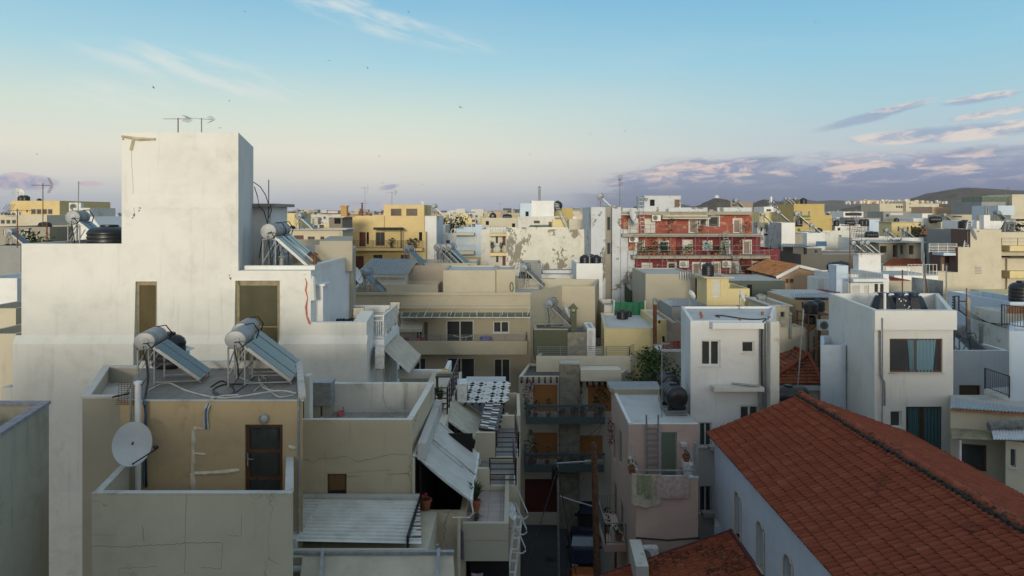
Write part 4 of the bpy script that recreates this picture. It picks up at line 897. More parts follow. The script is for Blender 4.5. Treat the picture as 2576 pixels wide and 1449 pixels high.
b = MB(); low = ctr-w*rr*1.0; foc = P(396, 1128, 14.75); b.bar(low, foc, .025); b.lathe([(.035, 0), (.05, .07), (.03, .12)], foc+V(0, 0, .02), (ctr-foc).normalized(), 10); b.bar(ctr-ax*.1, (x, y+.1, Z(1117, y)), .07); b.bar(low, (x, y+.1, Z(1150, y)), .03); mk(b, 'feed_arm', METD, T2)
a2 = thing('tv_antenna', 'rusty grid antenna on a short mast above the dish', 'antenna', (X(329, 16), 16.02, Z(1025, 16)), 'television antennas on the roofs'); x = X(329, 15.9); y = 15.9
b = MB(); b.tube([(x, y, Z(1080, y)), (x, y, Z(978, y))], .022, 8); mk(b, 'mast', METG, a2)
b = MB(); z = Z(990, y); b.bar((x-.42, y, z-.08), (x+.02, y, z+.02), .025)
for i in range(7): b.bar((x-.40+i*.055, y-.05, z-.08+i*.012), (x-.40+i*.055, y+.05, z-.07+i*.012), .022, .03)
mk(b, 'boom', METD, a2); b = MB()
for s in (-1, 1):
    for i in range(6): zz = z+s*(.02+i*.045)-.02*(s < 0); b.bar((x-.32+i*.012*s, y+.03, zz), (x+.14, y+.03, zz), .008)
    for i in range(7): b.bar((x-.30+i*.07, y+.03, z), (x-.30+i*.07, y+.03, z+s*.26), .007)
mk(b, 'grid', RUST, a2)
# low grey wing left of the sand building and far-left grey building
bld('dull grey building strip between the dish building and the white wall', [(207, 20.2), (372, 20.2), (400, 24.3), (262, 24.3)], 1003, GREYB, par=.5, cope=COPE)
T, pts, zz = bld('grey-green building at the left edge with a purple-grey coping', [(-260, 12.9), (0, 12.9), (123, 15.05), (-120, 15.05)], 1097, GREYG, par=.75, t=.16, cope=simple('purple_coping', (.26, .25, .27), .8))
FOOT.append((-14, -9, 10, 16, 15))
b = MB(); b.add([P(70, 1352, 14.8)]+[P(118, 1322, 15.3), P(118, 1344, 15.3), P(68, 1386, 14.8)], [(0, 1, 2, 3)]); x0 = pts[1].x
b = MB(); b.box(-11.0, 14.2, 8, -10.2, 14.95, Z(1330, 15)); mk(b, 'ledge', GREYG, T)

# ================================================================ tan building with the tiled terrace
CY = 18.0; ZC = Z(1056, CY); xa, xb = X(757, CY), X(1037, CY); YB2 = 21.9; ZCF = ZC-.92
T = thing('building', 'tan building with cracked plaster and a tiled roof terrace', 'building', ((xa+xb)/2, 20, 0))
mb = MB(); sh = span((xa, CY), (xb, CY), 823, 872, 1192, 1300); facade(mb, (xa, CY), (xb, CY), 0, ZC, [sh], .1)
mb.quad((xb, CY, 0), (xb+.13, YB2, 0), (xb+.13, YB2, ZC), (xb, CY, ZC)); mk(mb, 'wall', TAN, T)
mb = MB(); mb.quad((xa, CY, ZC), (xb, CY, ZC), (xb-.16, CY+.15, ZC), (xa, CY+.15, ZC)); mb.quad((xb, CY, ZC), (xb+.13, YB2, ZC), (xb-.05, YB2-.1, ZC), (xb-.16, CY+.15, ZC)); mb.quad((xb-.16, CY+.15, ZC), (xb-.05, YB2-.1, ZC), (xb-.05, YB2-.1, ZCF), (xb-.16, CY+.15, ZCF)); mb.quad((xb-.16, CY+.15, ZCF), (xa, CY+.15, ZCF), (xa, CY+.15, ZC), (xb-.16, CY+.15, ZC))
mb.box(xa-.4, YB2-.1, ZCF-.5, xb+.13, YB2+.1, ZC+.001); mk(mb, 'parapet', WHITE3, T)
mb = MB(); mb.quad((xa-.3, CY+.15, ZCF), (xb-.05, CY+.15, ZCF), (xb-.05, YB2-.1, ZCF), (xa-.3, YB2-.1, ZCF)); mk(mb, 'terrace_floor', TILEG, T)
o = opening(T, (xa, CY), (xb, CY), *sh, 'B', .1, True); q = MB(); q.box(xa+sh[0]+.05, CY+.05, sh[3]-.45, xa+sh[1]-.05, CY+.078, sh[3]-.04); mk(q, 'louvre', SHB, o)
crackline(T, [(760, 1155), (775, 1156), (788, 1165), (800, 1155), (860, 1150), (872, 1148), (900, 1162), (925, 1157), (960, 1148), (985, 1142), (1034, 1145)], CY-.002, .007); crackline(T, [(880, 1060), (880, 1120)], CY-.002, .004); crackline(T, [(802, 1190), (870, 1190), (930, 1185), (990, 1183)], CY-.002, .004)
FOOT.append((xa, xb, CY, YB2, ZC))
# things on the terrace
b = MB(); y = YB2-.75; x0, x1 = X(779, y), X(832, y); b.box(x0, y, Z(1021, y), x1, y+.5, Z(966, y)); b.box(x0-.02, y-.02, Z(966, y)+.002, x1+.02, y+.52, Z(964, y)+.02); t = one(b, 'metal_cabinet', METG, 'grey metal cabinet on blocks in the tiled terrace corner', 'cabinet', ((x0+x1)/2, y, Z(1021, y)))
for k in range(2):
    b = MB(); xx = x0+.05+k*.33; b.box(xx, y+.05, ZCF, xx+.27, y+.35, Z(1021, y)-.003); one(b, 'concrete_block', CONC, ('left', 'right')[k]+' concrete block under the grey cabinet', 'block', (xx, y, ZCF), 'blocks under the cabinet')
b = MB(); y = YB2-.45; x = X(857, y); b.lathe([(.10, 0), (.11, .02), (.12, .14), (.115, .14), (.10, .03)], (x, y, ZCF), n=14); b.box(x+.06, y-.02, ZCF+.1, x+.10, y+.02, ZCF+.28); one(b, 'watering_can', PLP, 'pink plastic can on the tiled terrace', 'can', (x, y, ZCF))
hose([P(1118-10, 975, YB2-.12), (X(1108, YB2-.12), YB2-.12, ZCF+.25), (X(1112, YB2-.5), YB2-.5, ZCF+.02)][:1]+[P(965, 965, YB2-.12), P(964, 1005, YB2-.12), (X(985, YB2-.3), YB2-.3, ZCF+.03), (X(1020, YB2-.5), YB2-.5, ZCF+.02), (X(1030, YB2-.9), YB2-.9, ZCF+.02), (X(1005, YB2-.9), YB2-.9, ZCF+.02)][0:], CABLEW, 'white hose trailing over the tiled terrace floor', .014) if False else hose([P(965, 960, YB2-.12), P(965, 1005, YB2-.13), (X(985, 21.4), 21.4, ZCF+.02), (X(1020, 21.3), 21.3, ZCF+.02), (X(1026, 20.9), 20.9, ZCF+.02), (X(1005, 20.8), 20.8, ZCF+.02), (X(1000, 21.1), 21.1, ZCF+.02), (X(1018, 21.2), 21.2, ZCF+.02)], CABLEW, 'white hose trailing over the tiled terrace floor', .014)
# flues in the gap between the two near buildings
put('vent', (X(768, 18.9), 18.9, ZCF-.6), 'square galvanised flue with a dark tilted cap between two near roofs', 0, (1.3, 1.3, 1.55))
b = MB(); b.box(X(765, 18.3), 18.3, ZCF-2, X(779, 18.3), 18.6, Z(946, 18.3)); one(b, 'masonry_flue', WHITE3, 'slim white flue stack between the two near roofs', 'chimney', (X(771, 18.4), 18.4, ZCF-2))
rod(X(752, 15.9), 15.88, 5, Z(1000, 15.9), 'grey drainpipe at the right corner of the sand wall', .03, METG, 'drainpipe', 'pipe')
rod(X(1041, 18), 17.95, 3, Z(1150, 18), 'cream downpipe at the tan building corner', .04, CREAM, 'drainpipe', 'pipe')
# lower right part: covered balcony behind the awnings
T = thing('building', 'tan building annex with a dark covered balcony beneath the awnings', 'building', (X(1100, 18.2), 19.5, 0)); y = 17.98
x0, x1 = xb+.16, X(1172, 18.2); ZB = Z(1288, 18.0)
mb = MB(); mb.box(x0, 18.0, 0, x1, 18.14, ZB); mb.box(x1-.14, 18.14, 0, x1, 21.4, ZB); mb.box(x0, 18.14, 0, x1-.14, 21.4, ZB-1.05); mk(mb, 'wall', TAN, T)
mb = MB(); mb.quad((x0+.06, 18.14, ZB-1.04), (x1-.14, 18.14, ZB-1.04), (x1-.14, 21.3, ZB-1.04), (x0+.06, 21.3, ZB-1.04)); mk(mb, 'shade_floor', VOID, T)  # near-black floor paints in the shade under the awnings
mb = MB(); mb.box(x0+.01, 18.15, ZB-1.04, x0+.05, 21.3, ZC-1.1); mk(mb, 'shade_side', VOID, T)  # black sheet stands in for shade along the inner side
mb = MB(); mb.box(x0+.05, 21.3, ZB-1.04, x1-.0, 21.34, ZB+1.0); mk(mb, 'shade_back', VOID, T)  # black sheet paints the back of the balcony as deep shade
mb = MB(); mb.box(x0-.02, 18.0, ZC-1.05, x0+.2, 22.2, ZC-.62); mk(mb, 'awning_ledge', COPE, T)
mb = MB(); mb.box(X(1165, 19.2)+.1, 17.6, ZB-.55, X(1280, 18.2), 21.0, ZB-.35); xq0, xq1 = X(1165, 19.2)+.1, X(1280, 18.2)
mk(mb, 'balcony_slab', GREYB, T); mb = MB(); mb.quad((xq0, 17.72, ZB-.345), (xq1-.12, 17.72, ZB-.345), (xq1-.12, 20.9, ZB-.345), (xq0, 20.9, ZB-.345)); mk(mb, 'balcony_floor', TILEP, T)
mb = MB(); mb.box(xq0, 17.6, ZB-.35, xq1, 17.72, ZB-.12); mb.box(xq1-.12, 17.72, ZB-.35, xq1, 21.0, ZB-.12); mb.box(xq0, 20.9, ZB-.35, xq1-.12, 21.0, ZB-.12); mb.box(xq0, 17.62, ZB-1.1, xq1, 17.74, ZB-.552); mk(mb, 'balcony_kerb', GREYB, T)
mb = MB(); mb.box(X(1180, 17.8), 18.2, ZB-4, xq1, 20.8, ZB-1.2); mk(mb, 'shade_block', VOID, T)  # black block put in for the shade below the balcony slab
def awning(x0, z0, y0, y1, dx, dz, label, mat=CLOTHG, arm=True, drop=None):
    T = thing('awning', label, 'awning', (x0, (y0+y1)/2, z0), 'pull-down awnings over the street'); a, c, d = V(x0, y0, z0), V(x0, y1, z0), V(dx, 0, dz)
    n = d.cross(V(0, 1, 0)).normalized()*.012; b = MB()
    for i in range(10):
        f0, f1 = i/10, (i+1)/10; sg = lambda f: V(0, 0, -math.sin(f*math.pi)*.05)
        b.quad(a+d*f0+sg(f0), c+d*f0+sg(f0), c+d*f1+sg(f1), a+d*f1+sg(f1))
        b.quad(a+d*f1+sg(f1)-n, c+d*f1+sg(f1)-n, c+d*f0+sg(f0)-n, a+d*f0+sg(f0)-n)
    b.quad(a+d, c+d, c+d+V(.02, 0, -.22), a+d+V(.02, 0, -.22)); mk(b, 'cloth', mat, T)
    b = MB(); b.bar(a+d, c+d, .06); b.bar(a, c, .08); b.bar(a+V(0, .04, .02), a+d+V(0, .04, .02), .035); b.bar(c-V(0, .04, 0), c+d-V(0, .04, 0), .035)
    if arm:
        for e in (a, c): b.tube([e+d, e+d+V(.06, 0, -.3), e+d+V(-.05, 0, -.42), e+d+V(-.5, 0, -.42)], .022, 6)
    mk(b, 'frame', PLW, T); return T
xaw = X(1045, 18.2)
awning(xaw, Z(1145, 18.0), 18.0, 19.75, X(1185, 18)-xaw, Z(1262, 18)-Z(1145, 18), 'near one of the two pale grey awnings beside the tan wall')
awning(xaw+.02, Z(1145, 18.0), 19.85, 21.6, X(1185, 18)-xaw, Z(1262, 18)-Z(1145, 18), 'far one of the two pale grey awnings beside the tan wall')
awning(X(1115, 24.6), Z(1043, 24.6), 24.3, 27.6, 1.5, -1.0, 'beige awning sloping out below the brown terrace railing', CLOTHB, False)
# plants and washing on the balcony
def plant(loc, label, n=40, r=.3, h=.6, mat=LEAF, pot=True, name='potted_plant', blade=False, flowers=0, seed=0):
    T = thing(name, label, 'plant', loc, 'potted plants'); o = Vector(loc); rr = random.Random(seed or int(abs(loc[0]*97+loc[1]*31+loc[2]*7)))
    ph = .28 if pot else 0
    if pot: b = MB(); b.lathe([(.11, 0), (.16, .24), (.18, .24), (.18, .28), (.14, .28), (.13, .22)], o, n=12); mk(b, 'pot', TERRA, T)
    b = MB(); f = MB(); lf = 1+max(0, loc[1]-25)/28
    for i in range(n):
        if blade:
            a = rr.uniform(0, 6.28); q = o+V(0, 0, ph); e = q+V(math.cos(a)*r*rr.uniform(.4, 1), math.sin(a)*r*rr.uniform(.4, 1), h*rr.uniform(.4, 1)); s = V(-math.sin(a), math.cos(a), 0)*.025
            mdl = q.lerp(e, .6)+V(0, 0, h*.2); b.quad(q-s, q+s, mdl+s, mdl-s); b.add([mdl-s, mdl+s, e], [(0, 1, 2)])
        else:
            a, u, t_ = rr.uniform(0, 6.28), rr.random()**.5, rr.random(); c = o+V(math.cos(a)*r*u*math.sin(.3+t_*2.6), math.sin(a)*r*u*math.sin(.3+t_*2.6), ph+t_*h)
            d1 = V(rr.uniform(-1, 1), rr.uniform(-1, 1), rr.uniform(-.6, 1)).normalized()*.055*lf; d2 = d1.cross(V(rr.uniform(-1, 1), rr.uniform(-1, 1), 1)).normalized()*.032*lf
            (f if i < flowers else b).quad(c-d1, c-d2, c+d1, c+d2)
    if not blade: b.tube([o+V(0, 0, ph-.05), o+V(.02, 0, ph+h*.6)], .012, 5)
    mk(b, 'foliage', mat, T)
    if flowers: mk(f, 'flowers', FLOW, T)
    return T
zb_ = ZB-.345
plant((X(1195, 18.8), 18.9, zb_), 'long-leaved plant in a terracotta pot by the awning frames', 46, .34, .55, blade=True)
plant((X(1198, 18.3), 18.25, zb_), 'small wilted plant on the pink-tiled balcony edge', 18, .22, .2, BARK, False, blade=True)
plant((X(1071, 18.2), 18.15, ZB), 'small white pot with a purple flower on the balcony shelf', 24, .12, .14, flowers=10)
def cloth_hang(a, c, drop, mat, label, name='towel', grp='washing hung out to dry', amp=.03, seed=2, fringe=True, cat='towel', rag=0):
    T = None; rr = random.Random(seed); a, c = Vector(a), Vector(c); n = 24; m_ = 14; b = MB(); d = (c-a); nn = Vector((d.y, -d.x, 0)).normalized(); vs = []
    ph = rr.uniform(0, 6)
    for j in range(m_+1):
        f = j/m_
        for i in range(n+1):
            u = i/n; w = math.sin(u*17+ph)*amp*(.3+f)+math.sin(u*7+ph*2)*amp*f
            vs.append(a+d*u+nn*(.03+w)+V(0, 0, -drop*f*(1+rag*math.sin(u*5+ph))-.03*math.sin(u*math.pi)))
    fs = [(j*(n+1)+i, j*(n+1)+i+1, (j+1)*(n+1)+i+1, (j+1)*(n+1)+i) for j in range(m_) for i in range(n)]
    b.add(vs, fs); b.add([v-nn*.012 for v in vs], [f[::-1] for f in fs]); return one(b, name, mat, label, cat, a, grp, True)
cloth_hang((X(1152, 17.5), 17.9, ZB-.3), (X(1166, 17.5), 17.55, ZB-.3), .75, simple('mauve_cloth', (.20, .15, .20), .9), 'mauve striped cloth hanging at the balcony corner', 'cloth', cat='cloth')
cloth_hang((X(1186, 17.6), 17.55, ZB-1.35), (X(1215, 17.6), 17.55, ZB-1.35), .8, simple('pink_cloth', (.42, .26, .33), .9), 'pink patterned washing under the pink-tiled balcony', 'cloth', cat='cloth', rag=.1)
# corrugated metal roof in the foreground
T = thing('lean_to_roof', 'white corrugated metal roof with rusty right-hand edge', 'roof', (X(900, 16.6), 16.8, 10)); zb1, zf1 = Z(1256, 17.9), Z(1368, 15.7)
p0, p1, p2, p3 = P(757, 1252, 17.9), P(1055, 1256, 17.9), V(X(1060, 15.7), 15.7, zf1), V(X(748, 15.7), 15.7, zf1+.06)
b = MB(); b.corr(p3, p0, p1, p2, 13, .05); mk(b, 'sheet', simple('white_corrugated_sheet', (.62, .63, .60), .55, .05, .14, 2.2, rust=.06), T)
b = MB()
for i in range(9): f = .08+i*.1+random.uniform(-.03, .03); q = p1.lerp(p2, f)+V(0, 0, .042); L_ = random.uniform(.10, .26); b.quad(q-V(L_, .05, 0), q+V(.01, -.05, 0), q+V(.01, .05, .0), q-V(L_*.7, -.05, 0))
mk(b, 'rusty_edge', RUST, T)
b = MB(); b.box(p1.x+.0, 15.7, zf1-.12, p1.x+.05, 17.98, zb1+.08); mk(b, 'gap_shade', CABLE, T)  # black strip stands in for the shaded gap beside the sheet
b = MB(); b.box(p0.x-.25, 17.75, zb1-.02, p1.x, 17.95, zb1+.13); b.box(p3.x-.35, 15.6, zf1-.2, p3.x+.0, 17.95, zb1+.05); mk(b, 'flashing', COPE, T)
b = MB(); b.box(p3.x-.4, 15.2, zf1-.22, p2.x+.1, 15.62, zf1-.06); mk(b, 'sill_wall', BEIGE2, T)
b = MB(); b.tube([(p3.x-.35, 15.15, zf1-.30), (p2.x+.12, 15.15, zf1-.22)], .075, 8); mk(b, 'gutter', METW, T, True)
b = MB(); b.box(p3.x-.4, 15.3, 0, p2.x+.12, 17.9, zf1-.23); mk(b, 'wall', BEIGE2, T)
# fabric canopy below the gutter
T = thing('canopy', 'beige fabric canopy with two grey struts below the gutter', 'awning', (X(950, 14.7), 14.8, 8)); z0, z1 = Z(1393, 15.1), Z(1560, 14.0)
b = MB(); b.add([(X(762, 15.1), 15.1, z0), (X(1140, 15.1), 15.1, z0), (X(1150, 14), 14.0, z1), (X(742, 14), 14.0, z1)], [(3, 2, 1, 0)]); b.add([(v[0], v[1], v[2]-.02) for v in b.v], [(0, 1, 2, 3)]); mk(b, 'cloth', CLOTHB, T)
b = MB()
for px in (808, 1100): b.bar(P(px+4, 1380, 15.05), P(px-8, 1560, 13.95), .07, .05)
b.bar(P(740, 1391, 15.1), P(1142, 1389, 15.1), .1, .06); mk(b, 'strut', METG, T)
rod(X(1100, 15.2), 15.25, 6, Z(1372, 15.2), 'short grey pipe standing left of the tiled balcony', .03, METG, 'drainpipe', 'pipe')
rod(X(1153, 17.3), 17.4, 0, Z(1305, 17.3), 'cream drainpipe under the pink-tiled balcony', .045, CREAM, 'drainpipe', 'pipe')
# ================================================================ street side terraces on the left of the street (brown railing, pergola, dark railed balconies)
T = thing('building', 'cream stepped house with brown-railed terraces beside the street', 'building', (X(1190, 26), 26, 0))
z1 = Z(1040, 24.6); x0, x1 = X(1090, 24.4), X(1128, 24.4)
mb = MB(); mb.box(-3.6, 23.0, 0, x1, 31.0, z1); mb.box(-3.6, 31.0, 0, -.2, 41, 9.6); mk(mb, 'wall', CREAM, T)
railing(T, [(x0+.05, 24.5, z1), (x1-.05, 24.5, z1), (x1-.05, 29.5, z1)], .95, MAROON, posts=.8, bars=False, rails=4, r=.03)
b = MB(); b.box(X(1140, 27.2)-.05, 26.6, z1-.02, X(1163, 27.2)+.1, 27.3, z1+.75); 
put('ac', (x1+.25, 27.6, z1-.45), 'tall white outdoor unit beside the pergola terrace', R(95), (1.1, 1.2, 1.35))
# white patio wall above (1000-1118, 930-965)
q = MB(); q.box(X(1000, 31), 31.0, z1-.3, X(1118, 31), 31.2, Z(931, 31)); q.box(X(1118, 31)-.02, 31.2, z1-.3, X(1118, 31)+.15, 33, Z(931, 31)); mk(q, 'patio_wall', WHITE2, T)
plant((X(1106, 24.8), 24.85, z1), 'tall leafy plant in a terracotta pot inside the brown railing', 50, .3, .75, blade=True)
t = thing('planter_stand', 'brown stand with coiled yellow hose behind the brown railing', 'stand', (X(1120, 27.4), 27.2, z1)); x, y = X(1120, 27.4), 27.2
b = MB()
for i in (-.3, .3):
    for j in (-.2, .2): b.bar((x+i, y+j, z1), (x+i, y+j, z1+.75), .05)
b.box(x-.35, y-.25, z1+.72, x+.35, y+.25, z1+.77); mk(b, 'frame', MAROON, t); b = MB(); b.tube([(x+math.cos(a*.5)*(.3-.01*a), y+math.sin(a*.5)*.22, z1+.80+.01*a) for a in range(26)], .018, 5); mk(b, 'hose', simple('yellow_hose', (.45, .33, .08)), t)
# flat white roof with pergola canopy
zr = Z(1010, 29.5); mb = MB(); xa, xb = X(1150, 28), X(1278, 28)
T2 = thing('building', 'low house with whitewashed flat roof under a brown and white pergola', 'building', (X(1210, 30), 30, 0))
mb.box(x1+.02, 26.2, 0, X(1268, 26.6), 34, zr-.05); mk(mb, 'wall', CREAM, T2); mb = MB(); mb.box(x1+.02, 26.2, zr-.048, X(1268, 26.6), 34, zr); mk(mb, 'roof', ROOFW, T2); FOOT.append((-4, .5, 23, 41, 12))
T = thing('pergola', 'dark brown pergola with white cloth strips and lattice beside the street', 'pergola', (X(1240, 28), 28, zr))
def pz(px, py, z): Y = YZ(py, z); return V(X(px, Y), Y, z)
zp = zr+.55; b = MB()
L0, L1 = pz(1206, 1078, zp), pz(1222, 1006, zp); R0, R1 = pz(1248, 1086, zp), pz(1266, 1006, zp)
for i in range(8): f = i/7; b.bar(L0.lerp(L1, f), R0.lerp(R1, f)+V(.1, 0, 0), .1, .08)
b.bar(R0, R1, .1, .1); b.bar(L0, L1, .06, .06)
for p in (R0, R1, L1): b.bar(p, V(p.x, p.y, zr-.3), .09)
mk(b, 'beam', MAROON, T); b = MB()
for i in range(7):
    for k in range(2):
        f0, f1 = (i+.1)/7, (i+.62)/7; g0, g1 = (.06, .5) if (i+k) % 2 else (.5, .94)
        if k: g0, g1 = (.02, .98); f0, f1 = (i+.42)/7, (i+.72)/7
        b.quad(L0.lerp(L1, f0).lerp(R0.lerp(R1, f0), g0)+V(0, 0, .05), L0.lerp(L1, f0).lerp(R0.lerp(R1, f0), g1)+V(0, 0, .05), L0.lerp(L1, f1).lerp(R0.lerp(R1, f1), g1)+V(0, 0, .05), L0.lerp(L1, f1).lerp(R0.lerp(R1, f1), g0)+V(0, 0, .05))
mk(b, 'cloth_strips', WHITE, T); b = MB(); c0, c1 = pz(1160, 1012, zp+.1), pz(1272, 1012, zp+.1); up_ = V(.1, 3.4, 0)
for r_ in range(6):
    for i in range(9):
        f0, f1 = i/9, (i+1)/9; h0, h1 = ((r_+(i+r_) % 2*.8)/6, (r_+(i+1+r_) % 2*.8)/6); b.bar(c0.lerp(c1, f0)+up_*h0, c0.lerp(c1, f1)+up_*h1, .28, .02)
mk(b, 'lattice', WHITE, T); b = MB()
for i in range(6): b.bar(c0.lerp(c1, (i+.5)/6)-V(0, 0, .08), c0.lerp(c1, (i+.5)/6)+up_-V(0, 0, .08), .09, .09)
mk(b, 'lattice_beam', MAROON, T)
b = MB(); b.tiled(V(X(1150, 34.5), 34.2, Z(972, 34.2)), V(X(1236, 34.5), 34.2, Z(972, 34.2)), V(X(1236, 35), 35.4, Z(961, 35.4)), V(X(1150, 35), 35.4, Z(961, 35.4)), 14, 4); one(b, 'tiled_canopy', TILEM, 'narrow red tiled canopy at the foot of the beige apartment wall', 'roof', (X(1190, 34.5), 34.5, 8))
# stepped balconies with dark railings going down to the street
T = thing('building', 'cream townhouse with dark-railed balconies over the street corner', 'building', (X(1240, 25), 25, 0))
def balc(T, px0, px1, Y0, Y1, pyt, dep, rail=None, mat=CREAM, fl=TILED):
    z = Z(pyt, Y0); xa, xb = X(px0, Y0), X(px1, Y0)
    q = MB(); q.box(xa, Y0, z-dep, xb, Y1, z); mk(q, 'balcony', mat, T); q = MB(); q.quad((xa+.1, Y0+.1, z+.004), (xb-.1, Y0+.1, z+.004), (xb-.1, Y1, z+.004), (xa+.1, Y1, z+.004)); mk(q, 'floor', fl, T)
    if rail: railing(T, [V(X(p, Y), Y, z) for p, Y in rail], .8, MAROON, posts=.9, bars=False, rails=4, r=.025)
    return z
balc(T, 1190, 1309, 22.6, 25.6, 1150, .35, [(1246, 22.65), (1305, 22.65), (1296, 25)])
balc(T, 1190, 1302, 20.3, 22.3, 1222, .35, [(1232, 20.35), (1298, 20.35), (1292, 22.2)])
q = MB(); q.box(X(1196, 22.62), 22.62, Z(1150, 22.6)+.003, X(1246, 22.62), 22.74, Z(1150, 22.6)+.8); q.box(X(1196, 20.32), 20.32, Z(1222, 20.3)+.003, X(1232, 20.32), 20.44, Z(1222, 20.3)+.5); mk(q, 'low_wall', CREAM, T); q = MB(); q.box(X(1180, 25.6), 25.6, 0, X(1309, 25.6), 28.3, Z(1103, 25.6)); q.box(-1.4, 20.8, 0, X(1270, 21), 25.6, Z(1222, 20.3)-.4); mk(q, 'wall', CREAM, T)
q = MB(); q.box(X(1262, 25.7), 25.7, Z(1103, 25.6), X(1309, 25.7), 25.85, Z(1048, 25.6)); q.box(X(1309, 25.7)-.12, 25.85, Z(1103, 25.6), X(1309, 25.7), 29, Z(1048, 25.6)); q.box(X(1262, 25.7), 28.9, Z(1103, 25.6), X(1309, 25.7), 29, Z(1048, 25.6)); mk(q, 'parapet', CREAM, T)
b = MB(); b.box(X(1155, 25), 25.3, Z(1160, 25.3), X(1180, 25), 26.5, Z(1120, 25.3)); one(b, 'wood_fence', simple('orange_wood', (.28, .12, .04)), 'orange wooden screen behind the beige awning', 'fence', (X(1165, 25), 25.5, 9))
# white zigzag clothes frames and stair rails by the street
T = thing('clothes_line', 'white tubular clothes-line brackets over the street', 'rack', (X(1310, 22), 22, 8)); b = MB()
for k, (px, py, Y) in enumerate(((1328, 1305, 22.5), (1325, 1345, 22.0), (1322, 1392, 21.5))):
    b.tube([P(px-30, py-82, Y), P(px-1, py-15, Y), P(px, py-6, Y), P(px-8, py, Y), P(px-36, py-3, Y)], .022, 6)
mk(b, 'bracket', PLW, T); b = MB()
b.bar(P(1296, 1298, 22), P(1272, 1500, 20.5), .06); b.bar(P(1312, 1300, 22.3), P(1290, 1500, 20.8), .06)
for i in range(8): f = i/7; b.bar(P(1296, 1298, 22).lerp(P(1272, 1500, 20.5), f), P(1312, 1300, 22.3).lerp(P(1290, 1500, 20.8), f), .05)
mk(b, 'ladder', PLW, T)
put('dish', P(1281, 1330, 21.5), 'small beige dish on the corner of the pink-tiled balcony', R(30), .6)

# ================================================================ beige apartment block with long balconies
EY = 50.0; EM = BEIGE
T, pts, zE = bld('long beige apartment block with continuous balconies and roof parapet', [(872, EY), (1334, EY), (1414, 54.6), (1497, 54.2), (1507, 60), (930, 62)], 736, EM, par=.9, t=.2, win={
    0: [(1122, 1192, 806, 880, 'w'), (1240, 1281, 808, 838, 'w'), (1046, 1062, 808, 880, 'w'), (1066, 1076, 810, 880, 'n'), (1124, 1195, 900, 965, 'w'), (1242, 1284, 902, 965, 'w'), (1040, 1072, 900, 945, 'w'), (1000, 1024, 900, 945, 'w')]})
yb = 48.6; z0 = Z(892, yb); z1 = Z(858, yb); mb = MB(); xa, xb = X(1000, yb), X(1326, yb)
mb.box(xa, yb, z0, xb, yb+.15, z1); mb.box(xa, yb+.15, z0, xb, EY-.003, z0+.2); mb.box(xb-.15, yb+.15, z0+.2, xb, EY-.003, z1); mk(mb, 'balcony', EM, T)
railing(T, [(xa, yb+.07, z1), (xb-.05, yb+.07, z1), (xb-.05, EY-.1, z1)], .42, GFR, posts=1.6, bars=False, rails=3, r=.015)
zc = Z(797, 49.2); mb = MB(); xc0, xc1 = X(1010, 49.2), X(1334, 49.2); mb.quad((xc0, 48.9, zc), (xc1, 48.9, zc), (xc1, EY-.01, zc+.2), (xc0, EY-.01, zc+.2)); mb.quad((xc0, EY-.01, zc+.18), (xc1, EY-.01, zc+.18), (xc1, 48.9, zc-.02), (xc0, 48.9, zc-.02)); mk(mb, 'canopy_glass', GLASSG, T)
mb = MB(); mb.bar((xc0, 48.9, zc), (xc1, 48.9, zc), .06)
for i in range(5): x = X(1067+i*65, 49); mb.bar((x, 49.3, zc+.1), (x+.25, EY, zc+.75), .035)
for i in range(18): x = xc0+(xc1-xc0)*i/17; mb.bar((x, 48.9, zc+.01), (x, EY, zc+.21), .03)
mk(mb, 'canopy_frame', PLW, T)
mb = MB(); mb.box(X(1130, EY)-4.9, EY-.18, Z(776, EY), X(1334, EY), EY-.003, Z(768, EY)); mb.box(X(872, EY), EY-.12, Z(742, EY), X(1334, EY)+.01, EY-.003, Z(736, EY)+.02); mk(mb, 'cornice', EM, T)
b = MB(); y = 48.9; a, c = P(1010, 808, 49.7), P(1065, 808, 49.7); b.quad(a, c, c+V(0, -.8, -.45), a+V(0, -.8, -.45)); b.quad(a+V(0, -.8, -.45), c+V(0, -.8, -.45), c+V(0, -.8, -.65), a+V(0, -.8, -.65)); one(b, 'awning', CLOTHB, 'scalloped beige awning over the upper apartment balcony', 'awning', a)
b = MB(); a, c = P(1008, 888, 49.7), P(1062, 888, 49.7); b.quad(a, c, c+V(0, -.9, -.3), a+V(0, -.9, -.3)); b.quad(a+V(0, -.9, -.3), c+V(0, -.9, -.3), c+V(0, -.9, -.5), a+V(0, -.9, -.5)); one(b, 'awning', CLOTHB, 'half-rolled beige awning over the lower apartment windows', 'awning', a)
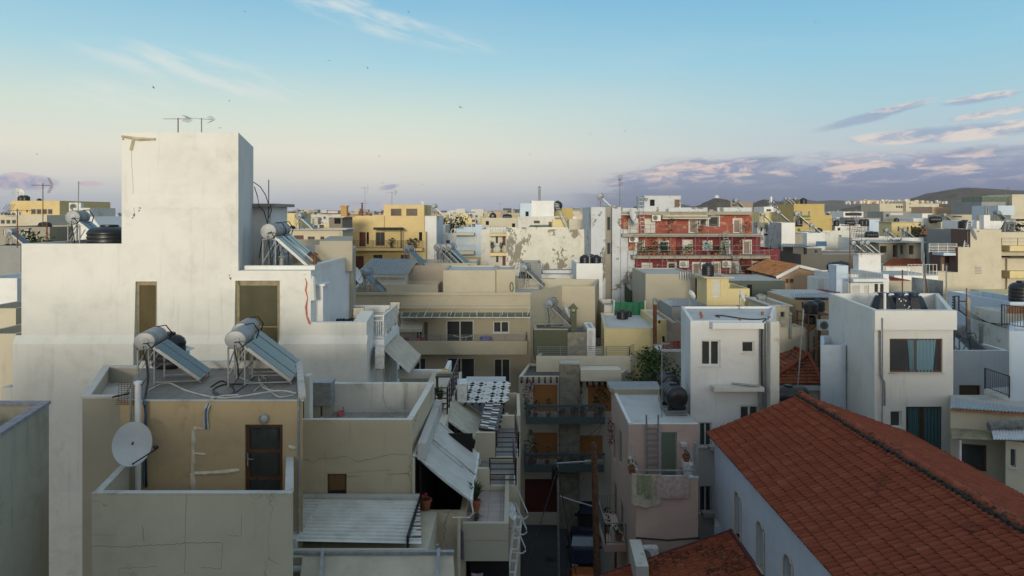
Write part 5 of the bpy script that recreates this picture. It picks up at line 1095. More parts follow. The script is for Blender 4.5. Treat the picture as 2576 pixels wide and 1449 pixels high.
# table, rack, basin on that balcony
b = MB(); x, y = X(1165, 49.2), 49.2; zf = z0+.2
b.tube([(x-.7, y, zf+1.05), (x, y, zf+.9), (x+.7, y, zf+1.05)], .02, 5); b.bar((x-.3, y-.1, zf), (x+.3, y-.1, zf+.95), .03); b.bar((x+.3, y+.1, zf), (x-.3, y+.1, zf+.95), .03)
for i in range(7): b.bar((x-.6+i*.2, y-.25, zf+.95), (x-.6+i*.2, y+.25, zf+.95), .012)
one(b, 'drying_rack', PLW, 'white winged drying rack on the upper apartment balcony', 'rack', (x, y, zf))
b = MB(); x = X(1222, 49.3); b.lathe([(.3, 0), (.42, .5), (.44, .95), (.40, .95), (.28, .1)], (x, y, zf), n=14); one(b, 'laundry_basket', simple('violet_plastic', (.16, .15, .42)), 'blue-violet laundry basket on the apartment balcony', 'basket', (x, y, zf))
for k, (px, c, nm) in enumerate(((1022, (.35, .05, .2), 'magenta'), (1050, (.55, .1, .25), 'pink'), (1062, (.5, .03, .05), 'red'))):
    b = MB(); x = X(px, 49.1); b.box(x-.18, 49.0, zf, x+.18, 49.25, zf+.9); b.tube([(x-.1, 49.1, zf+.9), (x-.1, 49.1, zf+1.0), (x+.1, 49.1, zf+1.0), (x+.1, 49.1, zf+.9)], .015, 5); one(b, 'storage_bag', simple(nm+'_bag', c, .8), nm+' bag standing on the apartment balcony', 'bag', (x, 49, zf), 'coloured bags on the balcony')
# blocks standing on its roof
def rblk(label, x0, x1, Y, D, py0, zbase, mat, **k): return bld(label, F4(x0, x1, Y, D), py0, mat, z0=zbase, **k)
zr = zE-.9
rblk('beige stair block with a grey sheet roof on the apartment roof', 1115, 1246, 52.5, 5, 680, zr, EM, par=.1, roof=ROOFW)
rblk('beige roof annex with a coiled green hose on its wall', 1246, 1296, 53.2, 4, 678, zr, EM, par=.1)
rblk('long low beige roof parapet wall behind the apartment parapet', 896, 1102, 54.5, 3, 716, zr, EM, par=.3)
T_, p_, z_ = rblk('pinkish beige stair wall behind the metal shed roof', 1020, 1180, 57.5, 3.5, 668, zr-1, plaster('pinkish_beige_plaster', (.40, .33, .265), .2), par=.2)
T_, p_, z_ = rblk('white shed under a blue-grey sheet roof', 906, 1020, 56, 2, 692, zr-.8, WHITE2, par=0)
b = MB(); p3_, p2_ = P(893, 690, 55.4), P(1020, 692, 55.4); b.corr(p3_, p2_, P(1048, 664, 58.3)+V(0, 0, .4), P(936, 662, 58.3)+V(0, 0, .4), 20, .06); b2 = mk(b, 'sheet_roof', simple('blue_grey_sheet', (.30, .34, .36), .5, .2, .2), T_); b = MB(); b.bar(p3_-V(0, 0, .12), p2_-V(0, 0, .12), .1, .2); b.bar(p2_-V(0, 0, .1), P(1048, 664, 58.3)+V(0, 0, .3), .08, .15); mk(b, 'gutter', BEIGE, T_)
put('heater', (X(917, 53), 53.2, zr+.5), 'small solar heater at the left end of the apartment roof', R(-10), 1.1)
put('dish', (X(893, 50.6), 50.5, zr+.7), 'white dish at the left corner of the apartment parapet', R(40), 1.5)
b = MB(); x = X(1287, 53.1); b.tube([(x+math.cos(a*.7)*(.12+.004*(a % 9)), 53.1, Z(722, 53)+math.sin(a*.7)*.35) for a in range(60)], .035, 5); one(b, 'hose_coil', simple('green_hose', (.04, .09, .04)), 'coiled green hose hanging on the beige roof annex', 'hose', (x, 53.1, Z(722, 53)))
put('antenna', (X(1286, 53.5), 53.6, Z(678, 53.6)), 'wire-element antenna on the beige roof annex', R(60), (1.2, 1.2, .9))
put('heater', (X(1320, 55), 55.5, zr+.7), 'solar heater behind the right end of the apartment parapet', R(-12), 1.25)
put('vtank', (X(1322, 62), 62.5, zr+.9), 'tapered black water tank behind the apartment roof', 0, (1.4, 1.4, 1.1))
for k, px in enumerate((1030,)): put('heater', (X(px, 60), 59.5, zr+2.0), 'lone solar heater above the blue-grey sheet roof', R(-14), 1.45)
for k, px in enumerate((1104, 1119, 1132)): put('heater', (X(px, 61), 61+k*.02, zr+2.1), ('left', 'middle', 'right')[k]+'most of the three identical steel solar heaters in a row' if k != 1 else 'middle of the three identical steel solar heaters in a row', R(-12), 1.35)
T, pts, zz = bld('greyish beige block carrying the row of three steel heaters', F4(1010, 1200, 59, 5), 662, GREYB, par=.2)
put('vent', (X(1365, 53), 56.2, zE-.8), 'tall grey cowled flue on the beige block right end', 0, (1.6, 1.6, .9))

# ================================================================ modern stone-clad house at the end of the street
MY = 43.7; MM = plaster('light_warm_grey_plaster', (.58, .54, .45), .2, streak=.15)
T, pts, z0 = bld('modern house with stone pillar, orange shutters and slate-blue balconies', [(1305, MY), (1552, MY), (1600, 47.5), (1330, 47.5)], 947, MM, par=.15, roof=GRAVEL, win={0: [(1338, 1406, 966, 1040, 'o'), (1476, 1549, 966, 1040, 'o'), (1340, 1406, 1086, 1160, 'o'), (1453, 1520, 1093, 1160, 'o'), (1320, 1403, 1205, 1290, 'r'), (1453, 1504, 1214, 1290, 's')]})
FOOT.append((0, 10, 42, 50, 10))
q = MB(); q.box(X(1334, MY), MY-.02, Z(966, MY), X(1410, MY), MY+.0, Z(960, MY)); mk(q, 'shutter_box', PLW, T)
q = MB(); q.box(X(1407, MY), MY-.55, 0, X(1456, MY), MY-.003, Z(912, MY)); mk(q, 'stone_pillar', STONE, T)
q = MB(); q.box(X(1406, MY), MY-.6, Z(912, MY)+.002, X(1458, MY), MY+.2, Z(908, MY)); mk(q, 'pillar_cap', COPE, T)
q = MB(); q.box(X(1457, MY), MY-1.1, Z(958, MY-1), X(1556, MY), MY-.003, Z(930, MY-1)); mk(q, 'porch_beam_wall', MM, T)
q = MB()
for px in [1313+i*14.6 for i in range(7)]+[1462+i*15 for i in range(7)]: q.bar((X(px, MY), MY+.1, Z(947 if px < 1420 else 958, MY)-.1), (X(px, MY)-.05, MY-.8, Z(947 if px < 1420 else 958, MY)-.15), .12, .16)
mk(q, 'rafter_ends', MAROON, T)
def mbal(py0, py1, pyr, px0, px1):
    y = 42.4; za, zb_ = Z(py1, y), Z(py0, y); q = MB(); xa, xb = X(px0, y), X(px1, y); q.box(xa, y, za, xb, MY-.6, za+.25); q.box(xa, y, za+.25, xb, y+.12, zb_); q.box(xa-.12, y, za, xa-.003, MY, zb_+.9); mk(q, 'balcony', STEELB, T)
    q = MB(); h = Z(pyr, y)-zb_; L = xb-xa
    for i in range(int(L/.14)+1): q.box(xa+i*.14, y+.03, zb_, xa+i*.14+.012, y+.05, zb_+h)
    for i in range(8): q.box(xa, y+.03, zb_+h*i/8, xb, y+.05, zb_+h*i/8+.012)
    for i in range(7): x = xa+L*i/6; q.box(x-.02, y+.01, zb_, x+.02, y+.06, zb_+h)
    mk(q, 'railing_mesh', GALV, T); q = MB(); q.box(xa-.05, y-.02, zb_+h, xb+.05, y+.1, zb_+h+.14); mk(q, 'handrail', STEELB, T)
    return za+.25, y
for (a, b_, c, px0, px1, nm) in ((1050, 1067, 1024, 1328, 1522, 'upper'), (1170, 1188, 1146, 1324, 1520, 'lower')):
    zf, y = mbal(a, b_, c, px0, px1); rr = random.Random(len(nm))
    for i in range(6):
        x = X(px0+18+i*31, y)+rr.uniform(-.2, .2); plant((x, y+.5, zf), ('first', 'second', 'third', 'fourth', 'fifth', 'sixth')[i]+' potted plant from the left on the '+nm+' slate-blue balcony', 40, .32, rr.choice((.4, .8, .9)), rr.choice((LEAF, LEAF2)), flowers=8 if i == 0 else 0)
plant((X(1330, 42.8), 43.0, Z(1067, 42.4)+.25), 'tall bougainvillea climbing left of the upper orange shutter', 130, .45, 2.1, LEAF2, flowers=45)
plant((X(1335, 42.8), 43.0, Z(1188, 42.4)+.25), 'tall green climber left of the lower orange shutter', 120, .5, 1.9, LEAF)
plant((X(1512, 42.8), 43.0, Z(1067, 42.4)+.25), 'leafy climber on the right of the upper slate-blue balcony', 120, .6, 1.5, LEAF2)
plant((X(1462, 42.8), 43.0, Z(1067, 42.4)+.25), 'tall thin climber beside the stone pillar', 50, .2, 2.3, LEAF)
# upper terrace block
UY = 45.6; T, pts, zU = bld('upper terrace storey of the modern house with grey railings', [(1349, UY), (1586, UY), (1625, 48.6), (1374, 48.6)], 896, MM, par=.5, roof=TILEG, z0=z0-.2)
up = [V(X(1349, UY)+.1, UY+.08, zU), V(X(1584, UY), UY+.08, zU), V(X(1623, 48.6), 48.5, zU)]
railing(T, up, .62, GFR, posts=1.5, bars=False, rails=4, r=.02, name='railing'); railing(T, [V(X(1480, 48.6), 48.5, zU), V(X(1623, 48.6), 48.5, zU)], .62, GFR, posts=1.5, bars=False, rails=4, r=.02)
T, pts, zG = bld('green-grey roof room beside the stone chimney block', F4(1344, 1428, 46.6, 2.4), 830, GREEN, z0=zU-.5, par=.08, roof=GRAVEL, cope=GREYB)
T, pts, zG2 = bld('stone-clad chimney block on the modern house terrace', F4(1428, 1477, 46.5, 2.5), 836, STONE, z0=zU-.5, par=.06, roof=GRAVEL)
T, pts, zz = bld('white louvred roof door frame beside the stone chimney block', F4(1477, 1498, 46.5, 2.6), 826, WHITE2, z0=zU-.5, par=.05, win={0: [(1480, 1490, 832, 885, 's')]})
T = thing('chimney', 'green-grey chimney with gabled cowl on the modern house', 'chimney', (X(1443, 46.2), 46.9, zG)); x = X(1442.5, 46.8); y = 46.8
b = MB(); b.box(x-.2, y-.2, zG-.1, x+.2, y+.2, Z(785, y)); mk(b, 'stack', GREEN, T); b = MB()
for i, j in ((-1, -1), (1, -1), (1, 1), (-1, 1)): b.box(x+i*.17-.03, y+j*.17-.03, Z(785, y), x+i*.17+.03, y+j*.17+.03, Z(776, y))
b.add([(x-.33, y-.3, Z(776, y)), (x+.33, y-.3, Z(776, y)), (x+.33, y+.3, Z(776, y)), (x-.33, y+.3, Z(776, y)), (x, y, Z(762, y))], [(0, 1, 4), (1, 2, 4), (2, 3, 4), (3, 0, 4), (3, 2, 1, 0)]); mk(b, 'cowl', GREEN, T)
put('heater', (X(1384, 47.3), 47.6, zG+.1), 'solar heater on the green-grey roof room', R(-16), 1.2)
put('dish', (X(1418, 47), 47.0, zG+.1), 'white dish between the heater and the green chimney', R(40), 1.25)
b = MB(); b.lathe([(.3, 0), (.3, .25), (.24, .38), (.1, .46), (.01, .48)], (X(1440, MY), MY+.6, z0-.15), n=18); one(b, 'roof_globe_lamp', PLW, 'white round dome vent behind the stone pillar top', 'vent', (X(1440, MY), MY+.6, z0-.15))

# ================================================================ yellow low house, tank, tarpaulin, tree
T, pts, zY = bld('yellow low house with a flat grey-white roof', [(1520, 46.5), (1645, 46.5), (1641, 53.5), (1512, 53.5)], 827, YELL2, par=.08, roof=ROOFW, cope=CREAM)
bld('yellow house wing with a small vent opening', F4(1645, 1691, 47.5, 5), 804, YELL2, par=.1, roof=ROOFC, win={0: [(1656, 1662, 806, 814, 'd'), (1666, 1674, 845, 862, 'd')]})
bld('dull pink wall strip left of the white tower house', F4(1690, 1716, 46, 5), 812, plaster('dull_pink_plaster', (.30, .235, .195), .3), par=.1)
put('vtank', (X(1567, 51), 51.3, zY-.08), 'large black water tank in front of the green tarpaulin', 0, (1.25, 1.25, .92))
put('vtank', (X(1585, 52), 52.3, zY-.08), 'small black water tank peeping out behind the large one', 0, (.55, .55, .6))
b = MB(); vs = []
for j in range(7):
    for i in range(25): u = i/24; vs.append((X(1546, 53)+u*(X(1622, 53)-X(1546, 53)), 53.2+.06*math.sin(u*30)*(j/6), Z(795, 53)+(Z(759, 53)-Z(795, 53))*j/6-.08*math.sin(u*math.pi*3)**2*(j/6)))
b.add(vs, [(j*25+i, j*25+i+1, (j+1)*25+i+1, (j+1)*25+i) for j in range(6) for i in range(24)]); one(b, 'tarpaulin', TARP, 'bright green tarpaulin stretched behind the black water tank', 'tarpaulin', (X(1584, 53), 53.2, zY), None, True)
b = MB()
for px in (1545, 1623): b.bar((X(px, 53.2), 53.25, zY-.5), (X(px, 53.2), 53.25, Z(757, 53)), .08)
one(b, 'tarpaulin_posts', WHITE2, 'pair of white posts holding the green tarpaulin', 'post', (X(1584, 53), 53.25, zY))
T, pts, zz = bld('whitewashed hut wall behind the green tarpaulin', F4(1520, 1560, 55, 4), 768, WHITE3, par=.3)
b = MB(); vs = []
for j in range(7):
    for i in range(13): u = i/12; vs.append((X(1571, 60)+u*(X(1611, 60)-X(1571, 60)), 60+.1*math.sin(u*14), Z(765, 60)+(Z(711+22*math.sin(u*math.pi)-4*u, 60)-Z(765, 60))*j/6))
b.add(vs, [(j*13+i, j*13+i+1, (j+1)*13+i+1, (j+1)*13+i) for j in range(6) for i in range(12)]); one(b, 'netting', NET, 'dark green net sagging between two posts behind the tarpaulin', 'net', (X(1590, 60), 60, 10), None, True)
def tree(base, H, Rr, label, mat=LEAF, n=2600, leaf=.16, seed=1, name='tree', grp='trees among the houses', trunk=.14):
    T = thing(name, label, 'tree', base, grp); o = Vector(base); rr = random.Random(seed); b = MB(); tips = []
    b.tube([o, o+V(.05, 0, H*.35), o+V(-.05, .05, H*.6)], [trunk, trunk*.8, trunk*.5], 7)
    for k in range(9):
        a = rr.uniform(0, 6.28); s = o+V(0, 0, H*rr.uniform(.3, .55)); e = o+V(math.cos(a)*Rr*rr.uniform(.4, .85), math.sin(a)*Rr*rr.uniform(.4, .85), H*rr.uniform(.6, .95)); md = s.lerp(e, .5)+V(0, 0, -.1*H*.3)
        b.tube([s, md, e], [trunk*.45, trunk*.3, trunk*.1], 5); tips.append(e); tips.append(md)
    mk(b, 'trunk', BARK, T); b = MB(); tips += [o+V(rr.uniform(-.6, .6)*Rr, rr.uniform(-.6, .6)*Rr, H*rr.uniform(.5, .98)) for _ in range(8)]
    for i in range(n):
        c = rr.choice(tips)+V(rr.gauss(0, .22), rr.gauss(0, .22), rr.gauss(0, .18))*Rr
        d1 = V(rr.uniform(-1, 1), rr.uniform(-1, 1), rr.uniform(-.5, 1)).normalized()*leaf*rr.uniform(.6, 1.3); d2 = d1.cross(V(rr.uniform(-1, 1), rr.uniform(-1, 1), 1)).normalized()*leaf*.5
        b.quad(c-d1, c-d2, c+d1, c+d2)
    mk(b, 'crown', mat, T); return T
tree((X(1668, 41), 41.5, 0), Z(868, 41), 1.6, 'dark leafy tree between the modern house and the white tower house', LEAF, 6500, .13, 4)
tree((X(1655, 43.5), 44.0, 0), Z(875, 43.5), 1.6, 'second tree behind the dark leafy one by the yellow house wall', LEAF2, 2600, .12, 9)
bld('cream yard wall behind the dark leafy tree', F4(1626, 1712, 45, .4), 885, CREAM, par=0)
T = thing('tiled_canopy', 'small red tiled roof corner above the leafy tree', 'roof', (X(1690, 44), 44, 10)); b = MB(); b.tiled(P(1663, 877, 43.4), P(1712, 877, 43.4), P(1712, 858, 44.6), P(1672, 858, 44.6), 9, 4); mk(b, 'roof', TILEM, T); b = MB(); b.box(X(1655, 43.4), 43.3, Z(882, 43.4), X(1712, 43.4), 44.7, Z(878, 43.4)); mk(b, 'eave', WHITE2, T)
rod(X(1649, 44.5), 44.7, 6, Z(766, 44.5), 'tall rusty stove pipe rising before the yellow house', .13, RUST, 'stove_pipe', 'pipe')
b = MB(); b.lathe([(.19, 0), (.14, .1), (.14, .3), (.2, .32), (.02, .42)], (X(1649, 44.5), 44.7, Z(766, 44.5)), n=12); one(b, 'pipe_cowl', GALV, 'round cowl on top of the rusty stove pipe', 'chimney', (X(1649, 44.5), 44.7, Z(766, 44.5)))

# ================================================================ white tower house
T, pts, zJ = bld('white tower house with two windows and a blue-white left side', [(1737, 31.5), (1942, 31.5), (1952, 36.4), (1713, 36.4)], 807, WHITE2, par=.10, t=.16, roof=ROOFW, win={0: [(1763, 1812, 855, 921, 'w'), (1866, 1898, 858, 888, 'W'), (1861, 1910, 1020, 1075, 'w'), (1759, 1791, 1063, 1124, 'w'), (1759, 1791, 1222, 1291, 'w')]})
q = MB(); q.box(X(1784, 31.5), 30.95, Z(827, 31), X(1911, 31.5), 31.49, Z(812, 31)); mk(q, 'roof_lip', WHITE2, T)
q = MB(); q.box(X(1787, 31.5), 30.9, Z(984, 31), X(1911, 31.5), 31.49, Z(974, 31)); mk(q, 'ledge', WHITE3, T)
q = MB(); q.box(X(1780, 31.5), 31.1, Z(1136, 31), X(1818, 31.5), 31.49, Z(1126, 31)); q.box(X(1763, 31.5), 31.1, Z(1305, 31), X(1800, 31.5), 31.49, Z(1294, 31)); mk(q, 'lower_ledge', COPE, T)
q = MB(); x = X(1913, 31.4)
for i, (w, m_) in enumerate(((.05, 0), (.03, 0), (.06, 0))): q.tube([(x+i*.13, 31.40-i*.02, 2), (x+i*.13, 31.40-i*.02, zJ-.1)], w, 8)
q.tube([(X(1845, 30.8), 31.0, Z(965, 31)), (X(1915, 30.8), 31.0, Z(972, 31)), (X(1920, 30.8), 31.2, Z(990, 31)), (X(1921, 30.8), 31.35, 4)], .055, 8); mk(q, 'drainpipes', METG, T)
q = MB(); q.box(X(1930, 31.3), 30.9, 0, X(1952, 31.3), 31.49, zJ+.05); mk(q, 'side_pillar', WHITE3, T)
for k, (px, py) in enumerate(((1763, 788), (1765, 795), (1918, 788), (1935, 800), (1861, 806))):
    Y = YZ(py, zJ); b = MB(); b.box(X(px, Y)-.05, Y-.05, zJ-.09, X(px, Y)+.05, Y+.05, zJ+.08); one(b, 'clay_block', TERRA, ('back left', 'front left', 'right rear', 'right front', 'front middle')[k]+' clay stub on the white tower house roof', 'block', (X(px, Y), Y, zJ-.09), 'clay stubs on the white tower roof')
hose([(X(1810, 33), 33.0, zJ-.06), (X(1800, 33.6), 33.6, zJ-.06), (X(1825, 33.3), 33.4, zJ-.06), (X(1870, 32.6), 32.5, zJ-.06), (X(1905, 32.2), 32.3, zJ-.06), (X(1925, 32), 31.8, zJ+.02), (X(1921, 31), 31.2, zJ-.3), (X(1921, 31), 31.2, zJ-3)], CABLE, 'black cable bundle running over the white tower roof edge', .03, 'cables on roofs')
put('antenna', (X(1738, 36.2), 36.6, zJ-.1), 'thin leaning mast at the white tower back corner', R(20), (.8, .8, .8))
put('dish', (X(1738, 36.6), 36.7, zJ), 'pale green dish at the white tower back corner', R(80), .6)
put('dish', (X(1862, 36), 36.0, zJ-.1), 'white dish at the back right of the white tower roof', R(20), .75)
T_, p_, z_ = bld('grey building with a pale corrugated roof behind the white tower house', F4(1690, 1866, 48, 4), 772, MGREY, par=0)
b = MB(); b.corr(P(1688, 771, 47.9), P(1866, 769, 47.9), P(1850, 752, 52.5), P(1690, 752, 52.5), 34, .07); mk(b, 'sheet_roof', simple('pale_lilac_sheet', (.42, .43, .47), .5, .1, .12), T_)

# ================================================================ pink house with ladder, washing and balcony
KY = 30.0; zK = Z(1068, KY); FK = 28.0; xl, xm, xr = X(1581, KY), X(1700, KY), X(1757, KY); zfl = 8.25
T = thing('building', 'pink house with a steel roof ladder, green shutter door and washing', 'building', ((xl+xr)/2, 32, 0))
mb = MB(); A, B = (xl, KY), (xr, KY); dh = span(A, B, 1662, 1703, 1087, 1200); dh = (dh[0], dh[1], zfl, dh[3]); facade(mb, A, B, 0, zK, [dh], .1)
YK = 36.2; side = [(s0, s1, a, b_, k) for s0, s1, a, b_, k in ((1.0, 1.7, 7.4, 9.2, 'd'), (3.2, 4.0, 8.0, 9.6, 'n'), (1.2, 2.2, 4.2, 6.3, 'n'), (3.6, 4.6, 4.4, 6.4, 'n'), (1.2, 2.2, 1.2, 3.2, 'b'))]
facade(mb, (xl+.15, YK), (xl, KY), 0, zK, [(s[0], s[1], s[2], s[3]) for s in side], .1); mb.quad((xr, KY, 0), (xr, YK, 0), (xr, YK, zK), (xr, KY, zK)); mb.quad((xr, YK, 0), (xl+.15, YK, 0), (xl+.15, YK, zK), (xr, YK, zK)); mk(mb, 'wall', PINK, T)
opening(T, A, B, *dh, 'n', .1, True)
for s in side: opening(T, (xl+.15, YK), (xl, KY), *s, .1, True)
r = MB(); r.quad((xl, KY, zK), (xr, KY, zK), (xr, YK, zK), (xl+.15, YK, zK)); mk(r, 'roof', ROOFW, T); mb = MB(); mb.bar((xl+.07, KY, zK+.03), (xl+.2, YK-1.2, zK+.03), .14, .07); mb.bar((xl, KY+.06, zK+.02), (xr, KY+.06, zK+.02), .1, .03); mk(mb, 'roof_edge', WHITE2, T)
mb = MB(); mb.box(xl+.1, YK-1.2, zK+.003, xm+.6, YK-.9, zK+.25); mb.box(xl-.02, YK-.9, zK+.003, xm+.6, YK+.6, zK+.22); mk(mb, 'raised_slab', GREYB, T); r = MB(); r.quad((xl, YK-.88, zK+.225), (xm+.58, YK-.88, zK+.225), (xm+.58, YK+.58, zK+.225), (xl, YK+.58, zK+.225)); mk(r, 'slab_covering', simple('bitumen_sheet', (.26, .28, .29), .6), T)
# terrace in front
xt0, xt1 = X(1600, FK), X(1756, FK); zt = Z(1203, FK)
mb = MB(); mb.box(xt0, FK, 0, xt1, FK+.15, zt); mb.box(xt0, FK+.15, 0, xt0+.15, KY-.003, zt+.2); mb.box(xt0+.15, FK+.15, 0, xt1, KY-.003, zfl); mk(mb, 'terrace_wall', PINK, T)
mb = MB(); mb.box(xt0-.02, FK-.02, zt+.003, xt1+.02, FK+.17, zt+.06); mk(mb, 'coping', BLUEW, T); mb = MB(); mb.quad((xt0+.15, FK+.15, zfl+.004), (xt1, FK+.15, zfl+.004), (xt1, KY-.01, zfl+.004), (xt0+.15, KY-.01, zfl+.004)); mk(mb, 'terrace_floor', TILEP, T)
q = MB(); q.tube([(xt0+.1, KY-.2, zt+.75), (xt0, FK+.1, zt+.28), (xt1-.1, FK+.1, zt+.28)], .035, 8); q.tube([(xt0, FK+.1, zt), (xt0, FK+.1, zt+.28)], .035, 6); q.box(xt1-.14, FK+.05, zt+.05, xt1-.02, FK+.17, Z(1115, FK)); q.tube([(xt1-.08, FK+.1, zt+.28), (xt1-.08, FK+1.2, zt+.9)], .03, 6); mk(q, 'handrail', GFR, T)
FOOT.append((xl, xr, FK, YK, zK))
b = MB(); la, lb = P(1628, 1205, KY-.12), P(1626, 1098, KY-.12); ra, rb_ = P(1655, 1205, KY-.12), P(1656, 1098, KY-.12); la.z = ra.z = zfl; top = Z(1030, KY)
lad = thing('ladder', 'grey steel wall ladder rising above the pink roof edge', 'ladder', la); b.bar(la, V(lb.x, KY-.12, top-.2), .07, .05); b.bar(ra, V(rb_.x, KY-.12, top-.2), .07, .05); mk(b, 'rail', GFR, lad)
for i in range(9):
    b = MB(); z = zfl+.25+i*.26; b.box(la.x, KY-.2, z, ra.x, KY-.06, z+.03); mk(b, 'rung', GFR, lad)
b = MB(); b.box(X(1720, 29.3), 29.3, zfl, X(1741, 29.3), 29.85, zfl+1.0); t = one(b, 'washing_machine', PLW, 'white washing machine beside the green shutter door', 'washing machine', (X(1730, 29.3), 29.5, zfl)); b = MB(); b.lathe([(.17, 0), (.17, .02), (.12, .03)], (X(1719.5, 29.3), 29.55, zfl+.55), (-1, 0, 0), 16); mk(b, 'door', METG, t)
plant((X(1728, 29.4), 29.5, zfl+1.0), 'small plant in a pot on the washing machine', 20, .14, .2, BARK)
plant((X(1590, 28.3), 28.35, zt+.06), 'plant with a yellow-green pot at the pink terrace corner', 26, .2, .3, LEAF)
b = MB(); b.lathe([(.13, 0), (.17, .3), (.18, .33), (.16, .33), (.12, .04)], (X(1742, 28.3), 28.6, zt+.03), n=14); one(b, 'bucket', PLW, 'white bucket beside the pink terrace handrail', 'bucket', (X(1742, 28.3), 28.6, zt))
b = MB(); b.box(X(1710, KY), KY-.2, Z(1120, KY), X(1727, KY), KY-.003, Z(1112, KY)); one(b, 'wall_meter_box', COPE, 'small hooded box on the pink wall beside the door', 'box', (X(1718, KY), KY-.1, Z(1120, KY)))
yw = FK-.09; z_ = Z(1190, FK)
cloth_hang((X(1588, FK), yw, z_+.05), (X(1662, FK), yw, z_), 1.30, simple('beige_towel', (.50, .45, .35), .95), 'large beige towel on the pink terrace handrail', amp=.025, rag=.04)
cloth_hang((X(1602, FK), yw-.08, z_), (X(1636, FK), yw-.08, z_-.02), .85, simple('green_shirt', (.27, .29, .18), .95), 'olive green shirt over the large beige towel', 'shirt', amp=.04, seed=5, cat='shirt', rag=.15)
cloth_hang((X(1650, FK), yw-.06, z_-.03), (X(1730, FK), yw-.06, z_-.02), .92, simple('mauve_towel', (.46, .36, .34), .95), 'mauve towel on the right of the pink terrace handrail', amp=.025, seed=7, rag=.03)
# horizontal tank on its stand
T = thing('water_tank_stand', 'grey steel stand under the round black tank on the pink roof', 'stand', (X(1697, 32), 32, zK)); cx_, cy_ = X(1697, 31.6), 31.8; b = MB(); hs_ = Z(1036, 31.2)-zK
for i in (-.46, .46):
    for j in (-.55, .6): b.bar((cx_+i, cy_+j, zK), (cx_+i, cy_+j, zK+hs_+(.9 if j > 0 else .1)), .05)
    b.bar((cx_+i, cy_-.55, zK+hs_), (cx_+i, cy_+.6, zK+hs_), .05); b.bar((cx_+i, cy_-.55, zK+hs_*.45), (cx_+i, cy_+.6, zK+hs_*.45), .04)
for j in (-.55, .6): b.bar((cx_-.46, cy_+j, zK+hs_), (cx_+.46, cy_+j, zK+hs_), .05); b.bar((cx_-.46, cy_+j, zK+hs_*.45), (cx_+.46, cy_+j, zK+hs_*.45), .04)
mk(b, 'frame', GFR, T); put('htank', (cx_, cy_, zK+hs_+.03), 'round black horizontal tank on its steel stand over the pink roof', R(6), (1.0, .85, 1.0))
put('htank', (cx_+.12, cy_+1.5, zK+.50), 'blue-grey tank just behind the round black one', R(4), (.85, .6, .9))
b = MB(); b.box(cx_-.3, cy_+1.1, zK, cx_+.5, cy_+2.0, zK+.49); one(b, 'tank_plinth', GREYB, 'plinth under the rear tank on the pink roof', 'plinth', (cx_, cy_+1.9, zK))
put('antenna', (X(1665, 31), 31.0, zK), 'tall mast with a small antenna standing on the pink roof', R(30), (1.0, 1.0, 1.35))
# side balconies of the pink house
for (za, y0, y1, nm) in ((5.2, 30.4, 33.6, 'upper'),):
    T = thing('side_balcony', 'small pink side balcony with grey railing over the street', 'balcony', (xl-.5, (y0+y1)/2, za)); q = MB(); q.box(xl-1.0, y0, za-.3, xl-.02, y1, za); mk(q, 'slab', PINK, T); railing(T, [(xl-.05, y0+.05, za), (xl-.95, y0+.05, za), (xl-.95, y1-.05, za), (xl-.05, y1-.05, za)], .95, GFR)
    plant((xl-.7, y0+1.2, za), 'tall cactus-like plant on the pink side balcony', 50, .3, .9, LEAF2); plant((xl-.3, y0+.4, za), 'bushy plant at the near corner of the pink side balcony', 60, .28, .5, LEAF)
    b = MB(); b.lathe([(.12, 0), (.15, .5), (.13, .5), (.11, .05)], (xl-.55, y0+.5, za), n=12); one(b, 'bin', PLW, 'white bin on the pink side balcony', 'bin', (xl-.55, y0+.5, za))
T = thing('hanging_plant', 'magenta flowers hanging on the pink side wall', 'plant', (xl-.1, 33.5, 9), 'potted plants'); b = MB(); f = MB(); rr = random.Random(3)
for i in range(150):
    c = V(xl-.12-rr.random()*.25, 33.2+rr.random()*.8, 8.6+rr.random()*1.3); d1 = V(rr.uniform(-1, 1), rr.uniform(-1, 1), rr.uniform(-1, 1)).normalized()*.06; d2 = d1.cross(V(0, rr.random(), 1)).normalized()*.04; (f if i % 2 else b).quad(c-d1, c-d2, c+d1, c+d2)
mk(b, 'foliage', LEAF2, T); mk(f, 'flowers', FLOW, T)
b = MB(); b.tube([V(xt0, FK-.03, Z(1352, FK)), V(X(1680, FK), FK-.03, Z(1358, FK)), V(X(1760, FK), FK-.03, Z(1352, FK))], .03, 6); one(b, 'wall_cable', CABLE, 'black cable across the lower pink terrace wall', 'cable', (xt0, FK-.03, Z(1352, FK)))
T = thing('wall_spur', 'short weathered white wall spur below the pink terrace', 'wall', (X(1600, 26.5), 26.5, 0)); q = MB(); q.add([(X(1583, 27.9), 27.9, 3), (X(1612, 27.9), 27.9, 3), (X(1632, 25.6), 25.6, 3), (X(1600, 25.6), 25.6, 3), (X(1583, 27.9), 27.9, Z(1357, 27.9)), (X(1612, 27.9), 27.9, Z(1357, 27.9)), (X(1632, 25.6), 25.6, Z(1425, 25.6)), (X(1600, 25.6), 25.6, Z(1425, 25.6))], [(3, 2, 6, 7), (2, 1, 5, 6), (0, 3, 7, 4), (4, 7, 6, 5), (1, 0, 4, 5)]); mk(q, 'wall', WHITE3, T)
put('ac', (X(1637, 26.8), 27.5, Z(1415, 27.5)), 'white outdoor unit under the pink terrace wall', R(0), 1.0)

